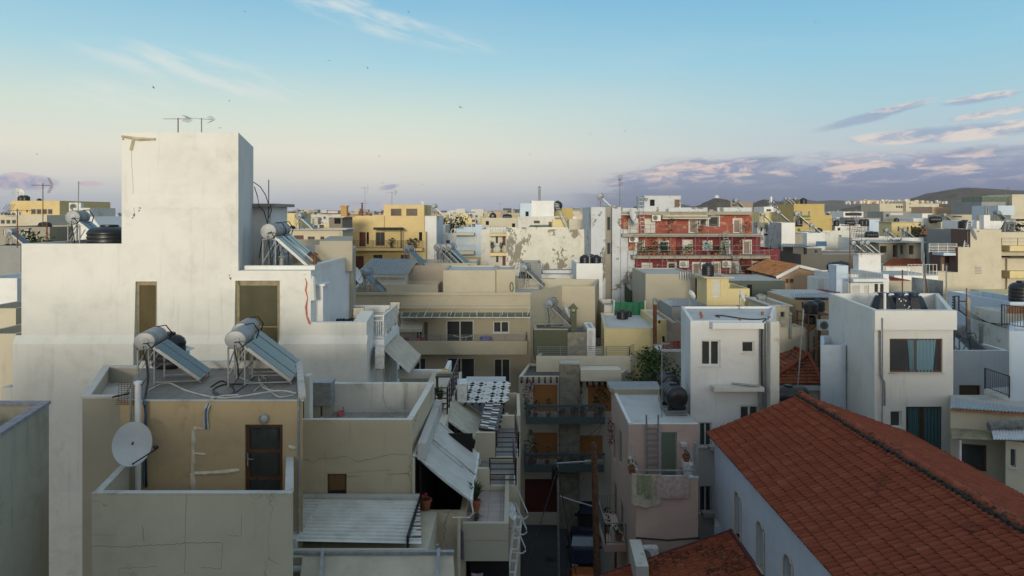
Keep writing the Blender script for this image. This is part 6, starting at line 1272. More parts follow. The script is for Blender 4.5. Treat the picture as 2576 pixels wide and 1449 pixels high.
# ================================================================ church with the red tiled roof
GY, NY = 30.0, 9.0; ze = Z(1088, GY); zk = Z(993, GY); xe, xk, xf = X(1775, GY), X(2013, GY), X(2278, GY); xk2 = 13.2
T = thing('church', 'large red clay tiled church roof over a pale blue wall with arched windows', 'church', (13, 20, 0))
wx = xe+.32; mb = MB(); s_w = []
for (pxc, pt, pbm) in ((1857, 1240, 1352), (1914, 1316, 1432), (1984, 1400, 1540)):
    Yc = wx*FL/(pxc-CX); s_w.append((Yc, Z(pbm, Yc), Z(pt, Yc), .30))
s_w.append((17.4, s_w[2][1], s_w[2][2], .3)); s_w.append((14.6, s_w[2][1], s_w[2][2], .3))
L = GY-.25-NY; ys = sorted([(GY-.25)-q[0] for q in s_w]); A = (wx, GY-.25); B = (wx, NY)
holes = [((GY-.25)-q[0]-q[3], (GY-.25)-q[0]+q[3], q[1], q[2]) for q in s_w]
facade(mb, A, B, 0, ze-.15, holes, .3)
for q in s_w:                                             # round the heads of the openings
    n = 8; r = q[3]; zt_ = q[2]
    for sgn in (-1, 1):
        pv = [(wx-.001, q[0]+sgn*r, zt_)]+[(wx-.001, q[0]+sgn*r*math.cos(a), zt_-r+r*math.sin(a)) for a in [math.pi/2*i/n for i in range(n+1)]]
        mb.add(pv, [(0, i, i+1) if sgn < 0 else (0, i+1, i) for i in range(1, n+1)])
mb.quad((wx, GY-.25, 0), (xf-.3, GY-.25, 0), (xf-.3, GY-.25, ze-.15), (wx, GY-.25, ze-.15)); mb.add([(wx, GY-.25, ze-.15), (xf-.3, GY-.25, ze-.15), (xk, GY-.25, zk-.15)], [(0, 1, 2)]); mb.quad((xf-.3, GY-.25, 0), (xf-.3, NY, 0), (xf-.3, NY, ze-.15), (xf-.3, GY-.25, ze-.15))
mk(mb, 'wall', plaster('church_blue_white', (.50, .55, .62), .25, streak=.25), T)
for q in s_w:
    b = MB(); b.quad((wx+.28, q[0]+.35, q[1]), (wx+.28, q[0]-.35, q[1]), (wx+.28, q[0]-.35, q[2]), (wx+.28, q[0]+.35, q[2])); o = mk(b, 'arched_window', simple('blind_window', (.20, .20, .17), .7), T)
    b = MB(); n = 10; pts_ = [(wx-.03, q[0]+q[3]+.05, q[1])]+[(wx-.03, q[0]+(q[3]+.05)*math.cos(a), q[2]-q[3]+(q[3]+.05)*math.sin(a)) for a in [math.pi*i/n for i in range(n+1)]]+[(wx-.03, q[0]-q[3]-.05, q[1])]; b.tube(pts_, .035, 5); b.box(wx-.06, q[0]-q[3], q[1]-.06, wx+.28, q[0]+q[3], q[1]); mk(b, 'surround', CREAM, o)
b = MB(); random.seed(11); b.tiled(V(xe, NY, ze), V(xe, GY, ze), V(xk, GY, zk), V(xk2, NY, zk), 98, 13, .058, .034, 6); mk(b, 'left_roof_slope', TILEM, T)
b = MB(); b.tiled(V(xf, GY, ze), V(xf+.3, NY, ze), V(xk2, NY, zk), V(xk, GY, zk), 98, 13, .058, .034, 6); mk(b, 'right_roof_slope', TILEM, T)
b = MB(); b.quad((xe+.05, NY, ze-.05), (xe+.05, GY-.05, ze-.05), (xk, GY-.05, zk-.06), (xk2, NY, zk-.06)); b.quad((xf-.05, GY-.05, ze-.05), (xf+.2, NY, ze-.05), (xk2, NY, zk-.06), (xk, GY-.05, zk-.06)); mk(b, 'roof_boards', simple('roof_boards', (.12, .06, .035), .9), T)
b = MB(); random.seed(12); n = 58; b.uv = {}
for i in range(n):
    f0, f1 = i/n, (i+1.12)/n; p0 = V(xk2, NY, zk).lerp(V(xk, GY, zk), f0); p1 = V(xk2, NY, zk).lerp(V(xk, GY, zk), min(1, f1)); o = len(b.v); rv = random.random(); k = 7; sg = .03*random.random()
    for p, rr_, dz in ((p0, .125, .0), (p1, .155, .045+sg)):
        for j in range(k): a = math.pi*j/(k-1); b.v.append(p+V(math.cos(a)*rr_, 0, math.sin(a)*rr_*.9+dz))
    for j in range(k-1): b.uv[len(b.f)] = (rv, .3); b.f.append((o+j, o+j+1, o+k+j+1, o+k+j)); b.m.append(0)
    b.uv[len(b.f)] = (rv, .99); b.f.append(tuple(o+k+j for j in range(k))); b.m.append(0); b.uv[len(b.f)] = (rv, .99); b.f.append(tuple(o+j for j in range(k-1, -1, -1))); b.m.append(0)
mk(b, 'ridge_tiles', tilemat('ridge_clay', (.30, .08, .04), .6, 1.6), T)
rr = random.Random(4)
for s_ in (-1, 1):
    b = MB()
    for i in range(150):
        f = i/150; p = V(xk2, NY, zk).lerp(V(xk, GY, zk), f)+V(s_*rr.uniform(.13, .19), 0, rr.uniform(-.03, .025)); b.obox(p, (rr.uniform(.04, .09), 0, 0), (0, .10, 0), (0, 0, rr.uniform(.03, .06)))
    mk(b, 'ridge_mortar', simple('dark_lichen_mortar', (.035, .034, .03), .95, 0, .6, 9), T)
FOOT.append((xe, xf, NY, GY, zk))
# lower roof attached to the church
T = thing('side_chapel', 'lower red tiled roof joined to the church wall, blackened near its edge', 'roof', (6, 24, 0)); wy0, wy1 = 27.4, 15.0; zT = 7.2
Ya, Za = 27.4, Z(1449, 27.4)
b = MB(); random.seed(21); b.tiled(V(X(1510, 27.4), wy1, Z(1449, 27.4)), V(X(1510, 27.4), 27.4, Z(1449, 27.4)), V(wx-.05, 27.4, zT), V(wx-.05, wy1, zT), 60, 17, .058, .034, 6); mk(b, 'roof', tilemat('chapel_clay', (.31, .085, .04), .5, .7), T)
b = MB(); b.tube([(wx-.04, wy1, zT+.03), (wx-.04, 27.4, zT+.03)], .10, 8); b.tube([(wx-.04, 27.35, zT+.06), (X(1510, 27.4), 27.35, Z(1449, 27.4)+.05)], .06, 6); mk(b, 'flashing', simple('red_brown_flashing', (.11, .03, .03), .7), T)
b = MB(); b.prism([(X(1520, 27.4), wy1), (wx-.05, wy1), (wx-.05, 27.3), (X(1520, 27.4), 27.3)], 0, Za-.1); b.add([(X(1520, 27.4), 27.3, Za-.1), (wx-.05, 27.3, Za-.1), (wx-.05, 27.3, zT-.08)], [(0, 1, 2)]); mk(b, 'wall', WHITE2, T); FOOT.append((3.5, 9, 15, 27.4, 7))
T, pts, zz = bld('low pale blue annex between the tower house and the church', [(1797, 28.8), (1830, 28.8), (1835, 30.5), (1800, 30.5)], 1325, BLUEW, par=0)

# ================================================================ right white house with the blue side
T, pts, zL = bld('white house with blue curtains and three tapered tanks on its roof', [(2200, 31), (2398, 31), (2362, 37.5), (2085, 37.5)], 780, WHITE, par=.85, t=.2, roof=ROOFW, win={0: [(2238, 2371, 852, 937, 'b'), (2279, 2371, 1023, 1140, 'b'), (2240, 2268, 1034, 1075, 'W')]})
for nm in ('band',): q = MB(); q.box(X(2196, 30.9), 30.72, Z(829, 30.8), X(2401, 30.9), 30.997, zL+.01); mk(q, 'roof_band', WHITE, T)
q = MB(); q.tube([P(2220, 800, 30.65), P(2220, 1000, 30.85), P(2216, 1180, 30.9)], .03, 6); q.tube([P(2214, 832, 30.9), P(2215, 945, 30.9), P(2225, 962, 30.9), P(2226, 1020, 30.9)], .05, 6); mk(q, 'drainpipe', METG, T)
cur = slatted('blue_curtain', (.16, .27, .33), .16, 0, .9); cur2 = slatted('teal_curtain', (.05, .115, .13), .16, 0, .9)
for (a, c, pt_, pb_, m_, lean, nm) in ((2282, 2301, 853, 936, cur, 6, 'left'), (2305, 2353, 853, 936, cur, -8, 'right'), (2283, 2308, 1025, 1140, cur2, 2, 'left'), (2324, 2364, 1025, 1140, cur2, 0, 'right')):
    q = MB(); n = 30; vs = []
    for j in (0, 1):
        for i in range(n+1): u = i/n; px = a+(c-a)*u+(lean*(1-u) if lean > 0 else lean*u)*j; vs.append(P(px, pt_ if j == 0 else pb_, 31.115)+V(0, -.02+.02*math.sin(u*30), 0))
    q.add(vs, [(i, i+1, n+2+i, n+1+i) for i in range(n)]); mk(q, 'curtain', m_, T)
for k, (px, lab) in enumerate(((2222, 'left tapered black tank with a side cap on the white house roof'), (2262, 'middle tapered black tank speckled with white paint'), (2298, 'right tapered black tank on the white house roof'))):
    Y = 34.2; t = thing('tapered_water_tank', lab, 'water tank', (X(px, Y), Y, zL-.85), 'tapered tanks on the white house'); b = MB(); b.lathe([(.62, 0), (.66, .25), (.62, .55), (.42, 1.05), (.36, 1.12)], (X(px, Y), Y, zL-.85), n=8); mk(b, 'body', BLACKP, t); b = MB(); b.lathe([(.22, 1.121), (.22, 1.2), (.27, 1.21), (.27, 1.26), (.2, 1.27)], (X(px, Y), Y, zL-.85), n=14); mk(b, 'lid', simple('blue_black_lid', (.02, .04, .08)), t)
    if k == 1:
        b = MB(); rr = random.Random(8)
        for i in range(22): z = .15+rr.random()*.85; w = (.66 if z < .5 else .66-(z-.5)*.42)*.93; b.obox((X(px, Y)+rr.uniform(-.4, .4), Y-w-.0, zL-.85+z), (.03, 0, 0), (0, .01, 0), (0, 0, .03))
        mk(b, 'paint_flecks', PLW, t)
rod(X(2229, 31.6), 31.7, zL-.85, Z(738, 31.6), 'thick white post in front of the tapered tanks', .06, WHITE2, 'post', 'post')
bld('pale blue side wing of the white house with blue curtains', [(2064, 34.6), (2128, 34.6), (2128, 37.4), (2064, 37.4)], 869, BLUEW, par=.4)
FOOT.append((15.5, 22, 31, 38, 15.8))

# ================================================================ hipped tile roof house behind
T = thing('tiled_house', 'house with an old hipped clay tile roof behind the church ridge', 'building', (X(2005, 39), 39, 0)); zE_, zA = Z(962, 37), Z(857, 42)
e0, e1 = P(1925, 966, 37), P(2070, 966, 37); zz_ = e0.z; hz_ = 11.8; ap = V(X(2033, 39.2), 39.2, hz_); k1 = V(ap.x+.2, 42.6, hz_); bk0, bk1 = V(e0.x, 45, zz_), V(e1.x+.2, 45, zz_)
def hip(a, c, top, tl, tr, nu, nv, mat, nm):                   # eave a->c, slope rising to the level of `top`
    t_ = (top-a).dot((c-a).normalized())/(c-a).length; up = top-a.lerp(c, t_); b = MB(); b.tiled(a, c, c+up, a+up, nu, nv, .05, .05, 5, clip=(tl, tr)); mk(b, nm, mat, T)
L1 = (e1-e0).length; random.seed(31); tx = (ap-e0).dot((e1-e0).normalized())/L1
hip(e0, e1, ap, tx, tx, 26, 9, TILEO, 'front_hip')
Ls = 8.0; hip(bk0, e0, ap, 0.0, (45-39.2)/Ls, 34, 11, TILEO, 'left_slope'); hip(e1, bk1, ap, (39.2-37)/Ls, 1.0, 34, 11, TILEO, 'right_slope')
b = MB()
for a, c in ((ap, V(ap.x, 45, hz_)), (e0, ap), (e1, ap)): b.tube([a.lerp(c, i/12)+V(0, 0, .06+.03*(i % 2)) for i in range(13)], .12, 7)
mk(b, 'ridge_tiles', TILEM, T); b = MB(); b.box(e0.x-.2, 37.1, 0, e1.x-.05, 43, e0.z-.35); mk(b, 'wall', CREAM, T); b = MB(); b.box(e0.x-.3, 36.95, e0.z-.35, e1.x, 43, e0.z-.08); mk(b, 'cornice', WHITE3, T); FOOT.append((13, 18, 37, 44, 10))
b = MB(); put('htank', (X(1985, 33.5), 33.6, Z(1022, 33.5)), 'dark blue tank lying behind the church ridge', R(85), (1.0, 1.1, .9))
b = MB(); b.box(X(1955, 33), 32.8, 0, X(2025, 33.5), 34.6, Z(1022, 33.5)-.0); one(b, 'tank_platform', WHITE3, 'low white platform carrying the dark blue tank', 'platform', (X(1990, 33.5), 33.5, 0))
rod(X(2001, 35), 35.2, Z(1010, 35)-2, Z(780, 35), 'leaning pale mast before the hipped tile roof', .035, GALV, lean=.5)

# ================================================================ right edge terraces
T, pts, zz = bld('white terrace house with brown shutters right of the white house', F4(2392, 2539, 36, 7), 882, WHITE2, par=1.0, win={0: [(2413, 2467, 969, 1010, 'k')]})
put('heater_grey', (X(2415, 37.2), 37.5, zz-1.0), 'grey solar heater on the white terrace house', R(5), 1.3)
put('vent', (X(2500, 37), 38, zz-1), 'white stove pipe on the white terrace house', 0, (1.2, 1.2, 1.6))
bld('white flat-roofed room with a dark doorway behind the terrace', F4(2436, 2530, 44, 5), 836, WHITE3, par=.1, win={0: [(2500, 2528, 856, 905, 'd')]}, cope=WHITE2)
T, pts, zz = bld('blue-white house at the right edge with a dark iron balcony', [(2539, 30), (2700, 30), (2700, 36), (2539, 32.2)], 833, BLUEW, par=.4)
railing(T, [V(X(2520, 32), 32, zz-.1), V(X(2620, 30.4), 30.3, zz-.1)], 1.0, METD); 
T = thing('side_balcony', 'triangular white balcony with dark iron railing at the right edge', 'balcony', (X(2510, 30.5), 30.5, Z(990, 30.5)), None); q = MB(); z = Z(985, 31); q.add([(X(2476, 31.5), 31.5, z), (X(2540, 29.9), 29.9, z), (X(2560, 32), 32, z), (X(2476, 31.5), 31.5, z-.3), (X(2540, 29.9), 29.9, z-.6), (X(2560, 32), 32, z-.3)], [(0, 1, 2), (3, 4, 1, 0), (4, 5, 2, 1)]); mk(q, 'slab', WHITE2, T); railing(T, [V(X(2478, 31.5), 31.5, z), V(X(2539, 29.95), 29.95, z)], .95, METD)
T = thing('lean_to_roof', 'pale corrugated metal roof with orange edge at the right', 'roof', (X(2480, 27), 28, 0)); b = MB(); p0, p1 = P(2391, 1027, 28.5), P(2620, 1042, 27.6); b.corr(p0, p1, P(2620, 1005, 31.5), P(2391, 998, 30.8), 26, .05); mk(b, 'sheet', simple('pale_blue_sheet', (.40, .44, .47), .45, .15, .2), T); b = MB(); b.bar(p0-V(0, 0, .06), p1-V(0, 0, .06), .05, .07); mk(b, 'edge', simple('orange_edge', (.35, .14, .05)), T)
T2, pts, zz = bld('cream house below the corrugated roof at the right edge', [(2391, 28.6), (2640, 27.7), (2640, 31), (2391, 31)], 1032, CREAM, par=0, win={0: [(2418, 2483, 1118, 1185, 'B')]})
T = thing('canopy', 'yellowish corrugated canopy on white posts beside the white house', 'awning', (X(2460, 27.6), 27.5, 5)); b = MB(); b.corr(P(2396, 1103, 27.0), P(2545, 1110, 27.0), P(2530, 1082, 28.5), P(2392, 1078, 28.5), 22, .03); mk(b, 'sheet', simple('yellowed_sheet', (.30, .27, .18), .6, 0, .3, 3), T); b = MB()
for px in (2415, 2533): b.bar(P(px, 1106, 27.1), V(X(px, 27.1), 27.1, 0), .08)
mk(b, 'post', METW, T)
T, pts, zz = bld('grey-cream annex at the lower right with a small window', [(2530, 26.5), (2700, 25.6), (2700, 27.5), (2530, 27.6)], 1108, CREAM, par=0, win={0: [(2542, 2556, 1130, 1175, 'W')]}); b = MB(); b.corr(P(2500, 1106, 26.3), P(2640, 1110, 25.5), P(2640, 1080, 27.4), P(2494, 1082, 27.5), 18, .04); mk(b, 'sheet_roof', METW, T)
b = MB(); rr = random.Random(6); pp = [P(2487+i*9, 1072-i*.5+rr.uniform(-2, 2), 27.6-i*.02) for i in range(12)]; b.tube(pp, [rr.uniform(.13, .2) for _ in pp], 8); one(b, 'foam_roll', simple('grey_foam', (.16, .165, .16), .9), 'lumpy grey sealing roll along the annex roof top', 'roll', pp[0])
# pole with iron arm, masts and wires at the right
T = thing('utility_pole', 'grey concrete power pole with a stepped iron arm and wires', 'utility pole', (X(2435, 42), 42, 0)); b = MB(); b.tube([V(X(2435, 42), 42, 0), V(X(2435, 42), 42, Z(752, 42)), V(X(2435, 42), 42, Z(748, 42))], [.2, .13, .06], 8); mk(b, 'pole', CONC, T, True)
b = MB(); b.bar(P(2430, 758, 42), P(2412, 758, 42), .06); b.bar(P(2412, 745, 42), P(2412, 780, 42), .06); b.bar(P(2412, 780, 42), P(2432, 795, 42), .06); b.bar(P(2412, 745, 42), P(2402, 745, 42), .06); b.bar(P(2402, 745, 42), P(2402, 778, 42), .05)
for i in range(5): b.lathe([(.04, 0), (.08, .03), (.04, .1)], P(2400, 775-i*7, 42), (-1, 0, 0), 8)
mk(b, 'arm', METD, T)
def wire(a, c, sag, label, r=.012):
    b = MB(); b.tube([a.lerp(c, i/14)-V(0, 0, sag*4*(i/14)*(1-i/14)) for i in range(15)], r, 4); return one(b, 'power_line', CABLE, label, 'cable', a, 'overhead wires')
for i in range(4): wire(P(2400, 775-i*7, 42), P(2600, 800+i*9, 38), .6, ('lowest', 'second lowest', 'second highest', 'highest')[i]+' wire running right from the concrete power pole', .014)
rod(X(2461, 34), 36.5, Z(880, 36), Z(668, 36.5), 'tall mast with stacked rings at the right', .04, GALV)
b = MB()
for i in range(5): b.tube([P(2453, 672+i*4, 36.5), P(2469, 672+i*4, 36.5)], .015, 5)
one(b, 'mast_antenna', GALV, 'stacked ring antenna on the tall right-hand mast', 'antenna', P(2461, 680, 36.5))
rod(X(2467, 35.5), 36.6, Z(840, 36), Z(728, 36), 'dark thin mast beside the stacked ring mast', .03, RUST)

# ================================================================ street things: poles, cars
T = thing('utility_pole', 'weathered brown wooden pole in the middle of the street view', 'utility pole', (X(1500, 27.6), 28.2, 0)); b = MB(); Y = 28.2; b.tube([V(X(1508, Y), Y, 0), V(X(1499, Y), Y, Z(1300, Y)), V(X(1494, Y), Y, Z(1116, Y)), V(X(1493, Y), Y, Z(1113, Y))], [.16, .14, .115, .06], 9); mk(b, 'pole', WOODP, T, True)
T = thing('street_light_pole', 'thin steel pole with a tangle of cables and lamp arms', 'utility pole', (X(1405, 31), 31, 0)); b = MB(); Y = 31.0; b.tube([V(X(1408, Y), Y, 0), V(X(1403, Y), Y, Z(1172, Y))], .05, 8); mk(b, 'pole', GALV, T); b = MB(); b.bar(P(1400, 1166, Y), P(1487, 1160, Y), .07, .05); b.tube([P(1408, 1248, Y), P(1450, 1262, Y), P(1492, 1274, Y)], .035, 6); mk(b, 'arm', METG, T)
b = MB(); rr = random.Random(12)
for k in range(9): b.tube([P(1395+rr.uniform(-8, 10), 1185+rr.uniform(-14, 24), Y-.1+rr.uniform(-.1, .1)) for _ in range(6)], .018, 4)
mk(b, 'cable_tangle', CABLE, T)
def W(a, c, sag, lab, r=.013): wire(a, c, sag, lab, r)
W(P(1403, 1175, 31), P(1315, 1449, 26), .1, 'stay wire from the thin steel pole to the lower left', .02); W(P(1403, 1175, 31), P(1450, 1449, 27), .1, 'stay wire from the thin steel pole to the lower right', .02)
W(P(1400, 1172, 31), P(1335, 1077, 42.2), .9, 'wire from the thin steel pole to the left balcony'); W(P(1405, 1166, 31), P(1519, 1060, 38), .8, 'wire from the thin steel pole to the right balcony'); W(P(1335, 1085, 42.2), P(1519, 1062, 40), 1.1, 'slack wire crossing the modern house front'); W(P(1405, 1172, 31), P(1494, 1165, 28.2), .3, 'wire between the steel pole and the wooden pole')
W(P(1405, 1240, 31), P(1470, 1200, 28.4), .25, 'low wire beside the wooden pole')
def car(label, loc, rot, col, name='parked_car', scale=1.0):
    T = thing(name, label, 'car'); L, Wd = 4.0, 1.66; b = MB()
    prof = [(-2.0, .35), (-2.02, .62), (-1.93, .86), (-1.2, .96), (-.55, 1.02), (.0, 1.42), (.35, 1.47), (1.15, 1.44), (1.75, 1.02), (1.97, .92), (2.0, .45), (1.95, .3), (-1.9, .25)]
    secs = [(-1, .86, .80), (-.93, .97, .94), (-.6, 1, 1), (0, 1, 1), (.6, 1, 1), (.93, .97, .94), (1, .86, .80)]; n = len(prof); vs = []
    for s, kx, kz in secs:
        for x, z in prof: ti = .80 if z > 1.1 else 1.0; vs.append((x*kx, s*Wd/2*ti, z if z < .9 else .9+(z-.9)*kz))
    fs = [(i*n+j, (i+1)*n+j, (i+1)*n+(j+1) % n, i*n+(j+1) % n) for i in range(len(secs)-1) for j in range(n)]+[tuple(range(n)), tuple((len(secs)-1)*n+j for j in range(n-1, -1, -1))]
    b.add(vs, fs); mk(b, 'body', simple('car_paint_'+name+label[:4], col, .25, .3, .1, 4, .6), T, True)
    for (pa, pb_, nm) in ((4, 5, 'windscreen'), (7, 8, 'rear_window')):
        g = MB(); a, c = Vector((prof[pa][0], 0, prof[pa][1])), Vector((prof[pb_][0], 0, prof[pb_][1])); d = (c-a); nn = V(-d.z, 0, d.x).normalized()*.012*(1 if nm == 'windscreen' else 1); nn = nn if nn.z > 0 else -nn
        a2, c2 = a+d*.1+nn, a+d*.92+nn; w1_, w2_ = (.70, .60) if nm == 'windscreen' else (.60, .68); g.quad(a2-V(0, w1_, 0), a2+V(0, w1_, 0), c2+V(0, w2_, 0), c2-V(0, w2_, 0)); mk(g, nm, glassy('car_glass', (.03, .05, .08), .05, 1.0), T)
    for s in (-1, 1):
        g = MB(); y = s*(Wd/2*.9+.005); g.add([(-.4, s*Wd*.478, 1.02), (1.5, s*Wd*.478, 1.04), (1.1, s*Wd*.412, 1.38), (.05, s*Wd*.412, 1.38)], [(0, 1, 2, 3) if s < 0 else (3, 2, 1, 0)]); mk(g, 'side_window', glassy('car_glass', (.03, .05, .08), .05), T)
        for x in (-1.25, 1.25):
            w_ = MB(); w_.lathe([(.20, -.10), (.31, -.09), (.31, .09), (.20, .10)], (x, s*(Wd/2-.08), .31), (0, 1, 0), 18); o = mk(w_, 'wheel', CABLE, T, True); w_ = MB(); w_.lathe([(.19, 0), (.17, .02), (.05, .025)], (x, s*(Wd/2+.015), .31), (0, s, 0), 12); mk(w_, 'rim', GALV, o)
        h = MB(); h.obox((-1.93, s*.58, .70), (.06, 0, 0), (0, .17, 0), (0, 0, .07)); mk(h, 'headlight', simple('lamp_lens', (.5, .5, .48), .15), T); h = MB(); h.obox((1.93, s*.62, .78), (.06, 0, 0), (0, .12, 0), (0, 0, .1)); mk(h, 'tail_light', simple('red_lens', (.3, .02, .02), .2), T)
        h = MB(); h.obox((-.45, s*(Wd/2+.1), 1.0), (.05, 0, 0), (0, .09, 0), (0, 0, .06)); mk(h, 'mirror', CABLE, T)
    T.location = loc; T.rotation_euler = (0, 0, rot); T['group'] = 'cars parked in the street'; return T
car('dark blue hatchback parked facing the viewer in the street', (X(1464, 39.9), 39.2, .014), R(88), (.010, .014, .035), scale=1)
car('black car parked near the modern house, partly behind the wooden pole', (X(1484, 43.5), 43.3, .02), R(88), (.008, .008, .009))
car('orange car at the bottom edge of the street', (X(1472, 34.5), 34.6, .014), R(88), (.45, .13, .03))
# ================================================================ buildings further back; columns and rows are photo pixels
def B(label, x0, x1, Y, top, mat, D=8, sx=None, win=None, par=.35, roof=None, items=(), z0=0, **k):
    T, pts, zt = bld(label, F4(x0, x1, Y, D, sx), top, mat, roof, par, win=win, z0=z0, **k)
    Db = pts[2].y-pts[1].y
    for it in items:
        kind, px, f, lab = it[:4]; rot = it[4] if len(it) > 4 else 0; sc = it[5] if len(it) > 5 else 1
        y = Y+.4+f*(Db-.8); put(kind, (X(px, y), y, zt-par), lab, R(rot), sc)
    return T, pts, zt
def W0(*w): return {0: list(w)}
def row(k, y0, y1, xs, w): return [(x, x+w, y0, y1, k) for x in xs]
def slab(T, x0, x1, Y, py0, py1, dep, mat, name='balcony'):
    q = MB(); q.box(X(x0, Y), Y-dep, Z(py1, Y-dep), X(x1, Y), Y-.004, Z(py0, Y-dep)); return mk(q, name, mat, T)
# ---- left background
T, p, z = B('yellow apartment block with a glazed attic at the far left', 27, 150, 95, 505, YELL, 12, win=W0(*row('G', 526, 539, range(78, 134, 14), 12), (66, 70, 528, 534, 'd'), (120, 126, 546, 560, 'b')), items=(('vtank', 55, .2, 'left of two black tanks on the yellow far-left block', 0, 1.5), ('vtank', 65, .2, 'right of two black tanks on the yellow far-left block', 0, 1.5), ('dish', 45, .2, 'white dish beside the two tanks on the far-left block', 0, 1.6), ('vtank', 99, .1, 'black tank in front of the glazed attic', 0, .9)))
B('low yellow-cream wing at the far left edge', -40, 118, 85, 541, CREAM, 6, win=W0(*row('G', 553, 563, (2, 16, 30), 10)), items=(('ac', 40, .2, 'outdoor unit on the far-left cream wing', 0, 1.2),))
B('weathered concrete apartment house at the far left', -60, 125, 62, 571, CONC, 9, win=W0(*row('w', 578, 592, (8, 25, 58), 18)), items=(('htank', 133-20, .3, 'dark tank lying on the weathered concrete house', 80, 1.1), ('antenna_rust', 108, .2, 'large rusty grid antenna on the weathered concrete house', 20, 1.7)))
B('small grey utility hut with blue tanks at the far left', -20, 52, 48, 618, MGREY, 4, items=(('heater', 30, .2, 'tilted blue solar panels on the far-left grey hut', 10, .9), ('vtank', 18, .05, 'left black tank below the far-left solar panels', 0, .6), ('vtank', 33, .05, 'right black tank below the far-left solar panels', 0, .6)))
B('white flat roof building left of the white tower', -60, 43, 40, 700, WHITE2, 7)
B('grey-beige house front with a parapet left of the white tower', -60, 40, 34, 776, BEIGE2, 5)
B('pale beige lower house left of the white tower', -60, 40, 30, 840, CREAM, 4, win=W0((0, 20, 770, 775, 'd')))
B('weathered white chimney wall at the left edge', 4, 37, 28, 975, WHITE3, 1.5)
tree((X(75, 56), 57, 0), Z(580, 57), 2.2, 'wide dark tree crown behind the left parapet', LEAF2, 3800, .2, 12, trunk=.2); tree((X(120, 56), 57.5, 0), Z(584, 57.5), 2.0, 'second tree crown behind the left parapet', LEAF2, 3000, .2, 13, trunk=.2)
put('antenna_rust', (X(78, 29), 28.2, zt1-.2), 'rusty grid antenna leaning over the left white parapet', R(180), (1, 1, .62))
B('white room with an air conditioner left of the tower', 184, 226, 62, 523, WHITE3, 4, win=W0((195, 201, 532, 545, 'd')), items=(('ac', 192, .1, 'outdoor unit on the white room left of the tower', 0, 1.3),))
T = thing('building', 'white building with a sloping end wall left of the tower', 'building', (X(235, 58), 60, 0)); b = MB(); y = 58; pr = [(205, 545), (232, 545), (262, 585), (262, 640), (205, 640)]
b.add([P(px, py, y) for px, py in pr]+[P(px, py, y)+V(0, 6, 0) for px, py in pr], [(4, 3, 2, 1, 0), (0, 1, 6, 5), (1, 2, 7, 6), (5, 6, 7, 8, 9), (4, 0, 5, 9), (2, 3, 8, 7)]); b.box(X(205, y), y+.01, 0, X(262, y), y+6, Z(640, y)); mk(b, 'wall', WHITE2, T)
B('long white roofline close to the tower on the left', 248, 330, 75, 569, WHITE2, 6, items=(('vent', 284, .3, 'cowled flue on the long white roofline', 0, 1.2), ('heater', 297, .3, 'small solar heater on the long white roofline', 10, 1.0)))
# ---- between tower and yellow house
T, p, z = B('cream roof room with a brown door right of the tower', 750, 826, 75, 535, CREAM, 4, win=W0((763, 773, 541, 565, 'k'))) if False else B('pale yellow roof room with a brown door right of the tower', 705, 753, 70, 536, YELL2, 4, win=W0((713, 722, 539, 560, 'k')), items=())
B('long beige block with a thin white roof slab behind the solar heater', 640, 862, 62, 578, CREAM, 4, win=W0((740, 764, 592, 603, 'r'), (774, 792, 595, 603, 'b'), (806, 816, 595, 603, 'b')), over=.5, cope=COPE, items=(('vtank', 735, .4, 'pale cylindrical tank on the long beige block', 0, .9), ('heater', 755, .5, 'solar heater on the long beige block', 0, 1.2), ('antenna_rust', 742, .3, 'thin rusty antenna on the long beige block', 0, .8), ('vent', 788, .5, 'cowled chimney on the long beige block', 0, 1.2)))
B('grey-brown hut with a scalloped metal eave beside the yellow chimney', 828, 861, 78, 547, plaster('grey_brown_plaster', (.22, .19, .16), .4), 5, win=W0((841, 857, 549, 563, 'd')), cope=METG, over=.3)
B('beige-grey wall stretching behind the grey stair block', 690, 880, 46.5, 603, CREAM, .5, par=0)
# ---- yellow house
T, p, z = B('yellow apartment house with red shutters and iron balconies', 878, 1071, 88, 583, YELL, 10, win=W0((904, 920, 584, 620, 'r'), (922, 928, 584, 614, 'd'), (945, 968, 584, 618, 'b'), (1054, 1062, 582, 606, 'd'), (891, 915, 644, 690, 'r'), (939, 962, 641, 668, 'b'), (1008, 1031, 641, 664, 'r'), (892, 905, 703, 728, 'r')), par=.2, items=())
q = MB(); q.box(X(875, 88), 87.1, Z(583, 87), X(964, 88), 87.99, Z(545, 87)-.0)
zt_ = p[0]; T2, p2, z2 = B('upper floor of the yellow house with two brown-framed windows', 965, 1067, 88.6, 515, YELL, 8, z0=z-.4, win=W0((983, 1010, 525, 543, 'b'), (1022, 1050, 525, 543, 'b')), par=.3, items=(('antenna', 986, .3, 'multi-element antenna on top of the yellow house', 30, (1.5, 1.5, .8)), ('dish', 1060, .3, 'tiny dish on top of the yellow house', 0, .6)))
B('lower front volume of the yellow house roof', 873, 966, 88.3, 543, YELL, 7, z0=z-.3, par=.3, items=(('antenna', 918, .2, 'thin antenna pair on the yellow house', 10, (1, 1, 1.6)), ('vent_rust', 911, .4, 'rusty pipe stub on the yellow house roof', 0, 1.6)))
b = MB(); b.box(X(859, 87), 86.6, 0, X(874, 87), 87.4, Z(520, 87)); b.box(X(857, 87), 86.5, Z(520, 87)+.003, X(876, 87), 87.5, Z(517, 87)); one(b, 'brick_chimney', plaster('yellow_brick', (.42, .26, .10), .6), 'tall yellow brick chimney stack at the yellow house', 'chimney', (X(866, 87), 87, 0))
